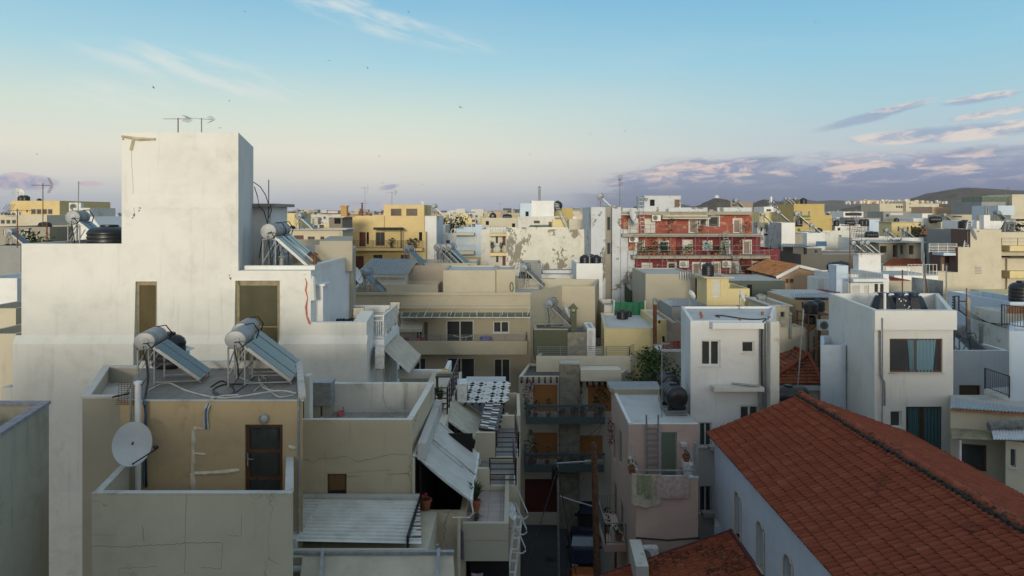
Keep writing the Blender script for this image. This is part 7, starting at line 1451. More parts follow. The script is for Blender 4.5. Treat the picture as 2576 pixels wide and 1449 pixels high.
for a, b_, x0, x1 in ((625, 631, 872, 1066), (684, 690, 872, 1000)):
    slab(T, x0, x1, 88, a, b_, 1.5, YELL); zz = Z(a, 86.5); railing(T, [V(X(x0+3, 86.6), 86.6, zz), V(X(x1-2, 86.6), 86.6, zz)], 1.0, MAROON, nb=.2, r=.03, posts=3)
b = MB(); b.quad(P(940, 572, 87.9), P(1014, 572, 87.9), P(1018, 579, 86.6), P(938, 578, 86.6)); one(b, 'shade_cloth', NET, 'dark green shade cloth over the yellow house balcony', 'awning', P(975, 575, 87))
rod(X(1009, 86.9), 86.9, Z(625, 86.9), Z(579, 86.9), 'brown post holding the dark green shade cloth', .08, MAROON, 'post', 'post')
for k, px in enumerate((880, 985, 1032, 1045)): plant((X(px, 87), 87.1, Z(625, 87)), ('first', 'second', 'third', 'fourth')[k]+' plant from the left on the yellow house balcony', 40, .5, 1.0, LEAF2)
B('plain white gable wall right of the yellow house', 1067.5, 1098, 89, 543, WHITE2, 9, items=(('heater', 1092, .2, 'solar heater on a stand over the white gable wall', 0, 1.3),))
# ---- middle distance between yellow house and red building
B('grey-white apartment house with open balconies beyond the white gable', 1080, 1120, 120, 566, WHITE3, 10, win=W0(*row('d', 575, 584, (1082, 1096), 9), *row('b', 592, 602, (1082, 1098), 9)), items=(('htank', 1085, .2, 'black tank on the house beyond the white gable', 0, 1.2), ('antenna', 1100, .4, 'antenna on the house beyond the white gable')))
B('white house with a rounded stair and small balconies', 1098, 1150, 105, 590, WHITE2, 9, win=W0(*row('g', 604, 614, (1104, 1122), 10)))
T, p, z = B('pale blue-white apartment building with railed corner balconies', 1148, 1215, 88, 575, BLUEW, 10, win=W0((1180, 1188, 596, 612, 's'), (1196, 1204, 590, 614, 's'), (1180, 1188, 640, 655, 's')), par=.3)
for a, b_ in ((586, 592), (632, 640)): slab(T, 1142, 1194, 88, a, b_, 1.6, CREAM); zz = Z(a, 86.4); railing(T, [V(X(1144, 86.5), 86.5, zz), V(X(1192, 86.5), 86.5, zz)], .9, BLUEW, nb=.3, r=.03, posts=2)
B('ochre ground-floor wall below the pale blue balconies', 1160, 1212, 86, 650, OCHRE, 2)
T, p, z = B('weathered cream building with potted palms on narrow balconies', 1210, 1276, 82, 577, WHITE3, 10, win=W0((1247, 1253, 592, 612, 'b'), (1264, 1272, 592, 618, 'r'), (1248, 1254, 640, 660, 'b'), (1264, 1272, 640, 668, 'r')), par=.3)
for a, b_ in ((588, 594), (636, 644)): slab(T, 1232, 1274, 82, a, b_, 1.3, YELL2); zz = Z(a, 80.7); railing(T, [V(X(1233, 80.8), 80.8, zz), V(X(1273, 80.8), 80.8, zz)], .9, GFR, nb=.3, r=.03, posts=2)
plant((X(1238, 81), 81.2, Z(636, 80.8)), 'left potted palm on the weathered cream building', 40, .6, 1.3, LEAF2, blade=True); plant((X(1260, 81), 81.2, Z(636, 80.8)), 'right potted palm on the weathered cream building', 30, .5, 1.1, LEAF2, blade=True)
B('brown-beige flat house with black tanks above the palms building', 1212, 1302, 100, 548, CREAM, 9, win=W0((1222, 1230, 556, 566, 'd'), (1288, 1296, 562, 572, 'd')), items=(('htank', 1240, .1, 'boxy black tank on the brown-beige flat house', 0, 1.6), ('htank', 1276, .3, 'long black tank on the brown-beige flat house', 80, 1.3), ('antenna', 1258, .2, 'thin antenna on the brown-beige flat house')))
B('peach roof room above the brown-beige flat house', 1244, 1262, 112, 532, PEACH, 4)
T, p, z = B('white house with a square white penthouse and a leaning ladder', 1302, 1396, 95, 545, WHITE3, 10, win=W0((1380, 1388, 558, 572, 'k'), (1343, 1358, 555, 562, 'b')), items=())
T2, p2, z2 = B('square white penthouse with a thin chimney pipe', 1337, 1394, 96, 505, WHITE2, 7, z0=z-.4, items=(('vent', 1357, .3, 'thin dark chimney pipe on the square white penthouse', 0, 2.2),))
B('lower grey-white annex with a small dark window beside the penthouse', 1308, 1337, 96, 511.5, BLUEW, 6, z0=z-.4, win=W0((1322, 1330, 532, 544, 'd')))
slab(T, 1370, 1420, 96, 544, 547, .6, BLUEW, 'roof_slab')
b = MB(); b.corr(P(1330, 574, 94.1), P(1388, 572, 94.1), P(1386, 562, 95.5), P(1334, 562, 95.5), 10, .05, trap=True); one(b, 'glass_canopy', GLASSG, 'greenish glass canopy below the square white penthouse', 'canopy', P(1360, 570, 94.1))
b = MB(); a, c = P(1393, 512, 94.6), P(1424, 575, 92.5); 
for s in (0, .5): b.bar(a+V(s, 0, 0), c+V(s, 0, 0), .07)
for i in range(16): q = a.lerp(c, i/15); b.bar(q, q+V(.5, 0, 0), .05)
one(b, 'ladder', METG, 'long leaning ladder right of the square white penthouse', 'ladder', c)
B('yellow roof block behind the leaning ladder', 1396, 1441, 100, 523.5, OCHRE, 6, items=(('htank', 1403, -.1, 'round black tank beside the leaning ladder', 0, 2.0),))
B('olive-yellow lower block behind the leaning ladder', 1390, 1436, 94, 552, YELL2, 5)
B('plain cream wall left of the blue-white tower', 1432, 1487, 90, 552, CREAM, 8)
T, p, z = B('big windowless wall with white paint peeling in large patches', 1274, 1485, 80, 577, PEEL, 12, par=.3, items=(('vtank', 1285, .1, 'tiny dish-like tank on the peeling wall roof', 0, .5),))
B('grey plastered roof hut before the big peeling wall', 1311, 1362, 66, 662, MGREY, 4, items=())
put('vtank', (X(1322, 64), 64.5, Z(712, 64)), 'big black tank in front of the grey roof hut', 0, (1.7, 1.7, 1.5)); B('low white roof carrying the big black tank', 1296, 1400, 63.5, 706, WHITE3, 5, par=.0)
B('long stained parapet with a blue-topped rail below the peeling wall', 1362, 1460, 66, 690, WHITE3, 5, cope=simple('blue_rail', (.05, .12, .30)))
T, p, z = B('slim white water tower house with two small windows', 1450, 1516, 62, 663, WHITE2, 5, win=W0((1468, 1478, 715, 735, 'd'), (1490, 1499, 714, 735, 'd')), items=(('vtank', 1471, .25, 'left black tank on the slim white tower house', 0, 1.35), ('vtank', 1488, .6, 'middle black tank on the slim white tower house', 0, 1.3), ('vtank', 1500, .2, 'right black tank on the slim white tower house', 0, 1.35), ('vent', 1483, .0, 'dark cowled flue before the slim tower house')))
# ---- red building
T, p, z = B('blue-white peeling stair tower beside the red building', 1487, 1523, 73, 521, PEELB, 9, items=(('heater', 1509, .3, 'grey-tank solar heater on the peeling stair tower', -10, 1.4),))
B('recessed concrete column of the peeling stair tower', 1523, 1540, 74, 520, CONC, 8, win=W0(*[(1526, 1537, y, y+36, 'd') for y in (540, 602, 650)]) if False else W0((1527, 1536, 545, 580, 'G'), (1527, 1536, 610, 640, 'G')))
B('right half of the blue-white peeling stair tower', 1540, 1562, 73, 518, PEELB, 9)
B('stepped peeling wall at the red building left end', 1562, 1580, 72.6, 576, PEELB, 9); B('lower stepped peeling wall at the red building left end', 1580, 1600, 72.2, 630, PEELB, 9)
RB = thing('building', 'red peeling three-storey building with white-edged doors and terraces', 'building', (X(1740, 74), 76, 0))
def level(x0, x1, Y, t0, bo, mats, wins, D=9):
    a = (X(x0, Y), Y); e = (X(x1, Y), Y); hs = []
    for w in wins: s = span(a, e, *w[:4]); hs.append((*s, w[4]))
    splits = [x0]+[m_[0] for m_ in mats[1:]]+[x1]
    for i, (xx, mt) in enumerate(mats):
        a2, e2 = (X(splits[i], Y), Y), (X(splits[i+1], Y), Y); mb = MB(); off = a2[0]-a[0]; LL = e2[0]-a2[0]
        facade(mb, a2, e2, Z(bo, Y), Z(t0, Y), [(h[0]-off, h[1]-off, h[2], h[3]) for h in hs if h[0]-off < LL and h[1]-off > 0], .2)
        if i == len(mats)-1: mb.quad((e[0], Y, Z(bo, Y)), (e[0], Y+D, Z(bo, Y)), (e[0], Y+D, Z(t0, Y)), (e[0], Y, Z(t0, Y)))
        if i == 0: mb.quad((a[0], Y+D, Z(bo, Y)), (a[0], Y, Z(bo, Y)), (a[0], Y, Z(t0, Y)), (a[0], Y+D, Z(t0, Y)))
        mk(mb, 'wall', mt, RB)
    for h in hs:
        opening(RB, a, e, *h, .2, False)
        q = MB(); A0 = a[0]
        for (u0, u1, v0, v1) in ((h[0]-.13, h[0]-.002, h[2], h[3]+.13), (h[1]+.002, h[1]+.13, h[2], h[3]+.13), (h[0]-.002, h[1]+.002, h[3]+.003, h[3]+.13)): q.box(A0+u0, Y-.03, v0, A0+u1, Y+.01, v1)
        mk(q, 'white_surround', WHITE3, RB)
level(1559.5, 1891.5, 74.4, 541, 588, [(0, REDP)], [(1583, 1603, 553, 588, 's'), (1624, 1645, 553, 588, 's'), (1735, 1753, 553, 586, 'm'), (1762, 1776, 552, 568, 'G'), (1783, 1808, 545, 570, 'G'), (1846, 1864, 552, 586, 'm')])
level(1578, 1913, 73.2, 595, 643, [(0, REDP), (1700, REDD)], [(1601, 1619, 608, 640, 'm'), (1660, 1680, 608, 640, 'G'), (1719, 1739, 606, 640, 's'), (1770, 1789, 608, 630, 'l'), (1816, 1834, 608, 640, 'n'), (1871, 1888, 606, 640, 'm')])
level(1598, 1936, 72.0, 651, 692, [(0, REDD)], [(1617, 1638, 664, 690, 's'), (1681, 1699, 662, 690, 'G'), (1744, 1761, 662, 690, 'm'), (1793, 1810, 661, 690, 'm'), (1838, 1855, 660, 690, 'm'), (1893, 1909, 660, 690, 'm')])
for x0, x1, a, b_, Y0 in ((1566, 1916, 588, 596, 71.6), (1592, 1938, 643, 651, 70.6), (1560, 1892, 532, 540, 73.4), (1600, 1960, 692, 700, 69.8)):
    q = MB(); q.box(X(x0, Y0), Y0, Z(b_, Y0), X(x1, Y0), 83, Z(a, Y0)); mk(q, 'floor_slab', CONC, RB)
q = MB(); q.box(X(1566, 74.2), 74.2, Z(532, 74.2), X(1640, 74.2), 74.5, Z(523, 74.2)); q.box(X(1682, 74.2), 74.25, Z(532, 74.2), X(1780, 74.2), 74.5, Z(522, 74.2)); q.box(X(1805, 74.2), 74.2, Z(532, 74.2), X(1891, 74.2), 74.5, Z(522, 74.2)); mk(q, 'roof_parapet', PEELB, RB)
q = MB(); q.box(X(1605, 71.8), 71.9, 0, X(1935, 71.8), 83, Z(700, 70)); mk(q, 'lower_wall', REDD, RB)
q = MB(); q.box(X(1668, 73), 73.0, Z(545, 73), X(1780, 73), 74.38, Z(541, 73)); mk(q, 'awning_box', CLOTHB, RB)
q = MB(); q.quad(P(1666, 541, 74.3), P(1788, 541, 74.3), P(1788, 548, 72.7), P(1666, 548, 72.7)); q.quad(P(1666, 548, 72.7), P(1788, 548, 72.7), P(1788, 551, 72.7), P(1666, 551, 72.7)); mk(q, 'awning', CLOTHB, RB)
q = MB(); q.corr(P(1685, 536, 73.3), P(1775, 536, 73.3), P(1765, 529, 76), P(1690, 529, 76), 20, .06); mk(q, 'sheet_roof', METG, RB)
FOOT.append((X(1559, 74), X(1940, 72), 70, 84, 19))
B('weathered white penthouse on the red building roof', 1621, 1713, 76, 494, PEELB, 5, z0=Z(533, 76), win=W0((1635, 1647, 502, 518, 'd'), (1697, 1709, 502, 520, 'k')), cope=WHITE3, items=())
for nm, Y0, xa, xb, zp_, hh in (('upper', 71.75, 1568, 1913, 588, 1.0), ('middle', 70.75, 1594, 1935, 643, 2.1), ('lower', 69.95, 1602, 1955, 692, 2.0)):
    q = MB(); z_ = Z(zp_, Y0); n = 11 if nm != 'upper' else 5
    for i in range(n+1):
        x = X(xa, Y0)+(X(xb, Y0)-X(xa, Y0))*i/n; q.bar((x, Y0, z_), (x, Y0, z_+hh), .045)
    for f in ((1, .5, .25) if nm != 'upper' else (1, .5)): q.bar((X(xa, Y0), Y0, z_+hh*f), (X(xb, Y0), Y0, z_+hh*f), .04)
    mk(q, 'terrace_rail', simple('dull_grey_rail', (.17, .165, .16), .7), RB)
rr = random.Random(17)
for nm, Y0, zp_, pxs in (('upper', 72.3, 588, (1688, 1760, 1878)), ('middle', 71.2, 643, (1612, 1622, 1632, 1645, 1662, 1672, 1684, 1715, 1728, 1737, 1782, 1800, 1808, 1828, 1862)), ('lower', 70.3, 692, (1870, 1884, 1920, 1930, 1945))):
    for k, px in enumerate(pxs): plant((X(px, Y0), Y0, Z(zp_, Y0-.4)), 'potted plant on the '+nm+' terrace of the red building', 36, .55, rr.choice((.6, .9, 1.5)), rr.choice((LEAF, LEAF2)), seed=k+40)['group'] = 'plants on the '+nm+' red building terrace'
for k, (px, py, Yc, nm) in enumerate(((1649, 541+7, 74.2, 'under the upper left edge of the red facade'), (1592, 601, 73.0, 'at the left end of the middle red storey'), (1772, 668, 71.8, 'near the centre of the lower red storey'), (1718, 664, 71.8, 'left of centre on the lower red storey'), (1825, 664, 71.8, 'right of centre on the lower red storey'))):
    put('ac', (X(px, Yc), Yc-.35, Z(py+9, Yc)), 'air conditioner '+nm, 0, 1.15)
put('dish', (X(1587, 71.8), 71.9, Z(588, 71.6)), 'white dish at the left end of the upper red terrace', R(20), 1.9)
for lx0, ly0, lx1, ly1, Yl, lab in ((1602, 480+20, 1617, 588, 73.2, 'tall ladder leaning over the red building roof edge'), (1818, 588, 1830, 643, 71.0, 'short ladder between the red building terraces'), (1842, 643, 1856, 690, 70.2, 'ladder below the middle red terrace')):
    b = MB(); a, c = P(lx0-16 if lx0 < 1610 else lx0, ly0, Yl), P(lx1, ly1, Yl-.6)
    if lx0 < 1610: a, c = P(1606, 497, Yl), P(1613, 588, Yl-1.4)
    for s in (0, .45): b.bar(a+V(s, 0, 0), c+V(s, 0, 0), .06)
    for i in range(10): q = a.lerp(c, i/9); b.bar(q, q+V(.45, 0, 0), .045)
    one(b, 'ladder', METG, lab, 'ladder', c, 'ladders on the red building')
B('small red parapet wing at the red building right end', 1914, 1962, 74, 627, REDD, 7)
put('antenna_rust', (X(1563, 74), 75, Z(532, 74)), 'tall thin antenna on the red building roof', R(70), (1, 1, 1.4)); put('vtank', (X(1600, 75), 75.5, Z(532, 74)), 'small tank behind the red building parapet', 0, .7); put('heater', (X(1850, 76), 76, Z(532, 74)), 'low solar heater on the red building roof', R(0), .6)
B('taupe roof room right of the penthouse beyond the red building', 1838, 1894, 92, 508, plaster('taupe_plaster', (.28, .23, .18), .3), 7, win=W0((1842, 1854, 514, 518, 'd')))
# ---- beige blocks in the middle
T, p, z = B('plain beige windowless block with a row of small vent pipes', 1624, 1749, 54, 689, GREYB, 6, par=.1, items=())
b = MB()
for i in range(5): x = X(1712+i*6, 53.9); b.tube([(x, 53.88, Z(702, 54)), (x, 53.88, Z(688, 54)+.15)], .07, 7)
mk(b, 'vent_pipes', METG, T)
T, p, z = B('pale yellow stair house with a barred white gate and a blue side', 1778, 1833, 48, 699, YELL2, sx=1753, win=W0((1793, 1812, 704, 748, 's')), par=.0, over=.3, cope=CREAM, items=(('vtank', 1781, .4, 'black ribbed tank on the pale yellow stair house', 0, 1.25),))
B('pale yellow terrace wall right of the stair house', 1833, 1886, 48, 726, YELL2, 4); B('netted dark house front under the lower red terrace', 1810, 1975, 60, 706, plaster('netted_green', (.10, .115, .10), .4), 6, win=W0(*row('d', 716, 745, (1850, 1880), 12)), par=0)
B('grey terrace house with a big elbow duct', 1865, 1945, 47, 772, MGREY, 5, par=.6, items=(('htank', 1905, .2, 'black tank on the grey terrace house', 20, .9), ('vtank', 1932, .3, 'dark barrel at the right of the grey terrace house', 0, .8), ('ac', 1893, .5, 'outdoor unit on the grey terrace house')))
b = MB(); b.tube([P(1925, 772, 46.6), P(1925, 758, 46.6), P(1921, 750, 46.6), P(1913, 748, 46.6), P(1906, 752, 46.6)], .28, 10); one(b, 'duct', GALV, 'big silver elbow duct on the grey terrace house', 'duct', P(1925, 772, 46.6), None, True)
B('small louvred beige shed right of the white tower house', 1937, 1986, 43, 770, CREAM, 4, win=W0((1964, 1974, 784, 798, 'G')), cope=COPE, over=.15)
B('beige yard wall behind the hipped roof', 1950, 2026, 41, 824, BEIGE2, 1.5)
T, p, z = B('beige house with a wavy white sheet roof and black ribbed tanks', 2003, 2090, 44, 755, SAND, 5, win=W0((2017, 2031, 759, 778, 'w')), par=0)
b = MB(); b.corr(P(1998, 752, 43.6), P(2100, 752, 43.6), P(2096, 739, 47.5), P(1996, 740, 47.5), 22, .12, trap=False); mk(b, 'wavy_roof', simple('wavy_white_sheet', (.52, .54, .56), .6, 0, .2), T)
b = MB(); b.add([P(1988, 741, 48), P(2118, 741, 48), P(2110, 732, 52), P(2062, 727, 54), P(1996, 733, 52)], [(0, 1, 2, 3, 4)]); b.add([P(1988, 741, 48), P(2118, 741, 48), P(2118, 741, 48)-V(0, 0, .3), P(1988, 741, 48)-V(0, 0, .3)], [(3, 2, 1, 0)]); T2, p2, z2 = B('low house under a dark red sheet roof', 1992, 2114, 48.3, 744, CREAM, 4, par=0); mk(b, 'red_roof', simple('dark_red_sheet', (.20, .035, .03), .7), T2)
put('vtank', (X(2043, 41), 41.2, Z(790, 41)), 'left ribbed black tank on the scaffold beside the beige house', 0, (1.25, 1.1, .95)); put('vtank', (X(2070, 41.5), 42.2, Z(787, 41.5)), 'right ribbed black tank behind the scaffold tank', 0, (1.25, 1.1, .95)); put('vtank', (X(2045, 40.6), 41.0, Z(812, 41)), 'lower black tank inside the scaffold frame', 0, (1.0, 1.0, .6))
T = thing('scaffold', 'rusty scaffold frame and spiral stair holding black tanks', 'scaffold', (X(2050, 40.8), 41, Z(845, 41))); b = MB(); zb_ = Z(845, 40.8)
for x in (2030, 2059, 2086):
    for y in (40.6, 42.2): b.bar((X(x, 40.8), y, zb_-3), (X(x, 40.8), y, Z(788 if x < 2080 else 784, 40.8)), .07)
for py in (790, 814): b.box(X(2029, 40.8), 40.55, Z(py, 40.8)-.05, X(2087, 40.8), 42.3, Z(py, 40.8)-.003)
b.bar(P(2030, 840, 40.6), P(2058, 815, 40.6), .05); mk(b, 'frame', RUST, T); b = MB()
for i in range(12): a = i*.5; c = V(X(2046, 40), 39.9, Z(935-i*7, 40)); b.obox(c+V(math.cos(a)*.35, math.sin(a)*.35, 0), (.3*math.cos(a), .3*math.sin(a), 0), (-.12*math.sin(a), .12*math.cos(a), 0), (0, 0, .02))
b.bar((X(2046, 40), 39.9, Z(950, 40)), (X(2046, 40), 39.9, Z(845, 40)), .08); mk(b, 'spiral_stair', RUST, T)
B('beige wall with an outdoor unit right of the scaffold', 2060, 2086, 42.8, 786, SAND, 3); put('ac', (X(2073, 40.5), 40.4, Z(831, 40.5)), 'large white outdoor unit right of the scaffold', 0, 1.0)
B('beige wall behind the spiral stair', 2024, 2090, 43.2, 832, BEIGE2, .4, par=0)
put('vent', (X(1994, 40.5), 40.8, Z(855, 40.5)), 'blue-capped galvanised flue before the hipped roof', 0, (1.0, 1.0, 1.45))
# ---- right background, nearer to farther
T, p, z = B('terracotta-coloured house with a shallow orange tile gable', 1962, 2086, 62, 700, PEACH, 7, par=0, win=W0((1976, 1984, 700, 712, 'k'), (1986, 1996, 698, 711, 'k'), (2033, 2038.5, 689, 696, 'w')))
b = MB(); zt_ = Z(700, 62); pk = P(2010, 676, 62); q = MB(); q.add([P(1962, 700, 62), P(2086, 700, 62), P(2086, 688, 62), P(2010, 670, 62), P(1962, 694, 62)], [(0, 1, 2, 3, 4)]); mk(q, 'gable', PEACH, T)
b.tiled(P(1953, 697, 61.6), P(1953, 697, 61.6)+V(0, 8, 0), P(2010, 668, 61.6)+V(0, 8, 0), P(2010, 668, 61.6), 22, 8, .08, .04, 3); b.tiled(P(2090, 687, 61.6), P(2090, 687, 61.6)+V(0, 8, 0), P(2010, 668, 61.6)+V(0, 8, 0), P(2010, 668, 61.6), 22, 8, .08, .04, 3); mk(b, 'tile_roof', TILEL, T)
b = MB(); b.bar(P(1953, 698.5, 61.55), P(2010, 669.5, 61.55), .1, .25); b.bar(P(2090, 688.5, 61.55), P(2010, 669.5, 61.55), .1, .25); mk(b, 'gable_trim', WHITE2, T)
B('small house with a pale blue left face and white front', 2057, 2086, 55, 699, WHITE2, sx=2031)
T, p, z = B('white terraced house with a tall pale blue side wall and a front balcony', 2135, 2236, 50, 712, WHITE2, 4, win=W0((2143, 2162, 718, 738, 's'), (2174, 2186, 718, 738, 's'), (2200, 2209, 714, 735, 'b'), (2214, 2223, 714, 735, 'b')), par=.2, items=())
slab(T, 2133, 2222, 50, 702, 709, .8, WHITE2)
railing(T, [V(X(2134, 49.3), 49.3, Z(702, 49.3)), V(X(2220, 49.3), 49.3, Z(702, 49.3))], .45, METG, nb=.2)
B('tall pale blue-sided volume of the white terraced house', 2104, 2134, 51, 668, BLUEW, sx=2084, par=.1)
B('white box room with a thin antenna on the terraced house', 2160, 2216, 54.5, 640, WHITE2, sx=2146, par=.05, cope=COPE, over=.15, win={3: []})
B('low white storey joining the box room and the stepped wall', 2104, 2236, 54, 690, WHITE2, 4, par=.1)
for k, (px, lab, sc) in enumerate(((2103, 'left of the two round black tanks on the blue-sided house', 1.6), (2121, 'right of the two round black tanks on the blue-sided house', 1.9))): put('htank', (X(px, 53+k*-.6), 53.4-k*.8, Z(686, 53)), lab, R(10), (sc*.7, sc*.6, sc*.7))
B('stepped white wall with steel stairs right of the terraced house', 2222, 2236, 50.3, 690, WHITE2, 5); put('antenna_rust', (X(2171, 54), 54.2, Z(640, 54.5)-.2), 'thin antenna before the white box room', R(0), (.7, .7, .95)); put('antenna_rust', (X(2138, 43), 43, Z(745, 43)-.5), 'dark bird-perch antenna before the terraced house', R(20), (1.3, 1.3, 2.0))
T, p, z = B('cream shed with a sloping red-edged roof', 2235, 2293, 59, 705, CREAM, 6, par=0); b = MB(); b.add([P(2234, 694, 58.8), P(2293, 706, 58.8), P(2293, 706, 58.8)+V(0, 6, 0), P(2234, 694, 58.8)+V(0, 6, 0), P(2235, 706, 59), P(2292, 706, 59)], [(0, 1, 2, 3), (4, 5, 1, 0)]); mk(b, 'roof', simple('red_brown_sheet', (.16, .05, .04)), T)
T, p, z = B('cream wall topped by a grey corrugated metal screen', 2293, 2371, 52, 744, CREAM, 3, par=0); b = MB(); b.corr(P(2293, 742, 51.9), P(2371, 746, 51.9), P(2372, 706, 51.9), P(2293, 697, 51.9), 26, .06); mk(b, 'metal_screen', simple('blue_grey_screen', (.20, .24, .27), .5, .3, .2, 2), T)
for k, (px, y0, y1) in enumerate(((2328, 635, 742), (2353, 688, 760), (2278, 680, 742))): rod(X(px, 50), 50.2+k*.1, Z(y1, 50)-2, Z(y0, 50), ('tall pale', 'leaning brown', 'short rusty')[k]+' pole near the grey corrugated screen', .05, (GALV, RUST, RUST)[k], lean=(0, -.6, 0)[k])
B('white house with a weathered red tile roof behind the screen', 2228, 2290, 72, 672, WHITE2, 6, par=0); T = thing('tile_roof', 'weathered red tile roof behind the grey corrugated screen', 'roof', (X(2270, 72), 74, 12)); b = MB(); b.tiled(P(2220, 668, 71.6), P(2322, 668, 71.6), P(2316, 651, 77), P(2245, 651, 77), 30, 9, .1, .05, 3); mk(b, 'tiles', TILEO, T); B('cream wall under the weathered red tile roof', 2222, 2320, 72.2, 669, WHITE3, 4, par=0)
T, p, z = B('white railed terrace house behind the corrugated screen', 2250, 2360, 62, 693, WHITE2, 5, par=0); railing(T, [V(X(2286, 62), 62.1, z), V(X(2358, 62), 62.1, z)], 1.0, PLW, nb=.3, r=.03)
# L-shaped cream tower with brown side
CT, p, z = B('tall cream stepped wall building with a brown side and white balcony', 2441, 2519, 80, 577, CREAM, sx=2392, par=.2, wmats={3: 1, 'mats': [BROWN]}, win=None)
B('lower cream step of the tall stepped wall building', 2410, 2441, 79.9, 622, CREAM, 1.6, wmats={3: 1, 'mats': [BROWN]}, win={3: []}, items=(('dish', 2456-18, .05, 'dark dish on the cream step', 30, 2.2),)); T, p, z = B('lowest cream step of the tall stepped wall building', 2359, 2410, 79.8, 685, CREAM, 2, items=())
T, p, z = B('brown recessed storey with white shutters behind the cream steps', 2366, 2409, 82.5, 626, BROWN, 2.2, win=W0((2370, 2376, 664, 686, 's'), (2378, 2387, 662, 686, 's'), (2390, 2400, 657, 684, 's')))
slab(T, 2345, 2409, 82.5, 636, 643, 2.2, BLUEW); railing(T, [V(X(2337, 80.4), 80.4, Z(636, 80.4)), V(X(2407, 80.4), 80.4, Z(636, 80.4))], 1.1, PLW, nb=1.0, bars=False, rails=5, r=.05, posts=1)
b = MB(); a, c = P(2440, 558, 84), P(2430, 622, 80)
for s in (-.25, .25): b.bar(a+V(s, 0, 0), c+V(s, 0, 0), .1)
for i in range(14): q = a.lerp(c, i/13); b.bar(q-V(.25, 0, 0), q+V(.25, 0, 0), .06)
one(b, 'ladder', PLW, 'white ladder up the brown side of the cream tower', 'ladder', c)
put('vtank', (X(2427, 88), 88, Z(577, 86)), 'large black tank on the cream tower roof', 0, (2.2, 2.2, 1.5)); B('grey slab roof under the large black tank', 2392, 2440, 86, 577, MGREY, 5)
T, p, z = B('beige balconied apartment house at the right edge', 2518.6, 2640, 82, 584, CREAM, 10, par=.3)
for a, b_ in ((618, 632), (645, 648), (682, 700)): slab(T, 2519, 2640, 82, a, b_, 1.4, YELL2 if a != 645 else METD)
q = MB(); q.box(X(2528, 82), 81.6, 0, X(2640, 82), 81.99, Z(650, 82)); mk(q, 'screen_wall', CREAM, T)
railing(T, [V(X(2520, 80.7), 80.7, Z(618, 80.7)), V(X(2640, 80.7), 80.7, Z(618, 80.7))], .9, RUST, nb=2, bars=False, rails=1, posts=2)
B('grey cream low house under the cream tower', 2368, 2520, 50, 790, CREAM, 6, par=.2); B('white corner room with a black tank at the right edge', 2541, 2640, 42, 760, BLUEW, 6, items=(('vtank', 2570, .1, 'dark grey barrel tank at the far right edge', 0, 2.0),))
T = thing('tiled_canopy', 'small orange tiled roof at the right edge', 'roof', (X(2560, 40), 40, 10)); b = MB(); b.tiled(P(2532, 788, 39), P(2620, 788, 39), P(2620, 770, 41), P(2534, 770, 41), 16, 5); mk(b, 'tiles', TILEL, T); B('wall under the small orange tiled roof', 2534, 2640, 39.3, 789, WHITE3, 3, par=0)
put('vent', (X(2528, 40), 40.5, Z(876, 40)), 'capped steel flue at the right behind the terrace', 0, (1.2, 1.2, 1.4))
T, p, z = B('wide dark grey modern building with a sheet-roofed upper block', 2015, 2230, 85, 640, DGREY, 8, par=.3, sx=1955)
T, p, z = B('dark grey upper block with a light sheet roof', 1995, 2030, 88, 622, DGREY, sx=1969, z0=z-.4, par=0); b = MB(); b.corr(P(1967, 621, 87.4), P(2030, 622, 87.4), P(2028, 614, 93), P(1968, 613, 93), 16, .07); mk(b, 'sheet_roof', METG, T)
B('small dark grey cube with a white-framed opening', 2030, 2067, 87, 624, DGREY, 5, z0=10, win=W0((2049, 2057, 627, 638, 'G')), cope=WHITE2)
T, p, z = B('raw concrete frame building with empty openings', 2211, 2317, 100, 610, CONC, 8, win=W0((2214, 2230, 619, 636, 'd'), (2246, 2258, 616, 647, 'd'), (2265, 2272, 617, 640, 'd'), (2287, 2298, 617, 640, 's')), par=0, over=.8, rd=2.5)
b = MB(); rr = random.Random(2)
for i in range(16): x = X(2246+rr.random()*30, 101); b.bar((x, 101+rr.random()*2, Z(610, 100)), (x+rr.uniform(-.2, .2), 101+rr.random()*2, Z(600+rr.random()*3, 100)), .04)
one(b, 'rebar', RUST, 'bunch of rusty rebar sticking out of the concrete frame', 'rebar', (X(2260, 101), 101, Z(610, 100)))
B('long low white house behind the concrete frame', 2144, 2324, 115, 598, WHITE2, 8, win=W0((2164, 2170, 604, 612, 'b'), (2178, 2188, 602, 612, 's')), items=(('htank', 2192, .1, 'wide black tank on the long low white house', 85, 2.6), ('heater', 2228, .2, 'first solar heater on the long low white house', -10, 1.5), ('heater', 2275, .2, 'second solar heater on the long low white house', -10, 1.6)))
for k, px in enumerate((2145, 2168, 2184)): put('heater', (X(px, 94), 94+k*.2, Z(640, 94)), ('left', 'middle', 'right')[k]+' of three white-tank heaters behind the dark grey building', R(-12), 1.9)
B('low stained white roof behind the dark grey building', 2110, 2200, 95, 635, WHITE3, 5)
T, p, z = B('long low white wall with stains and a green shutter', 2060, 2212, 120, 583, WHITE3, 8, win=W0((2110, 2117, 591, 596, 'n')), items=(('antenna_rust', 2090, .1, 'antenna on the long low white wall'), ('htank', 2060, .2, 'black tank on the left of the long low white wall', 0, 1.4)))
B('white house before the long white wall with a blue balcony rail', 2030, 2075, 112, 586, WHITE2, 6, items=(('heater', 2045-4, .1, 'steel solar heater before the blue balcony rail', -10, 1.9),)); b = MB(); y = 108
for i in range(14): b.bar((X(2054+i*1.9, y), y, Z(617, y)), (X(2054+i*1.9, y), y, Z(608, y)), .08)
b.bar(P(2053, 608, y), P(2079, 608, y), .12); b.bar(P(2053, 617, y), P(2079, 617, y), .3); one(b, 'balcony_rail', simple('blue_paint', (.06, .16, .30)), 'blue balcony railing in front of the long white wall', 'railing', P(2066, 617, y))
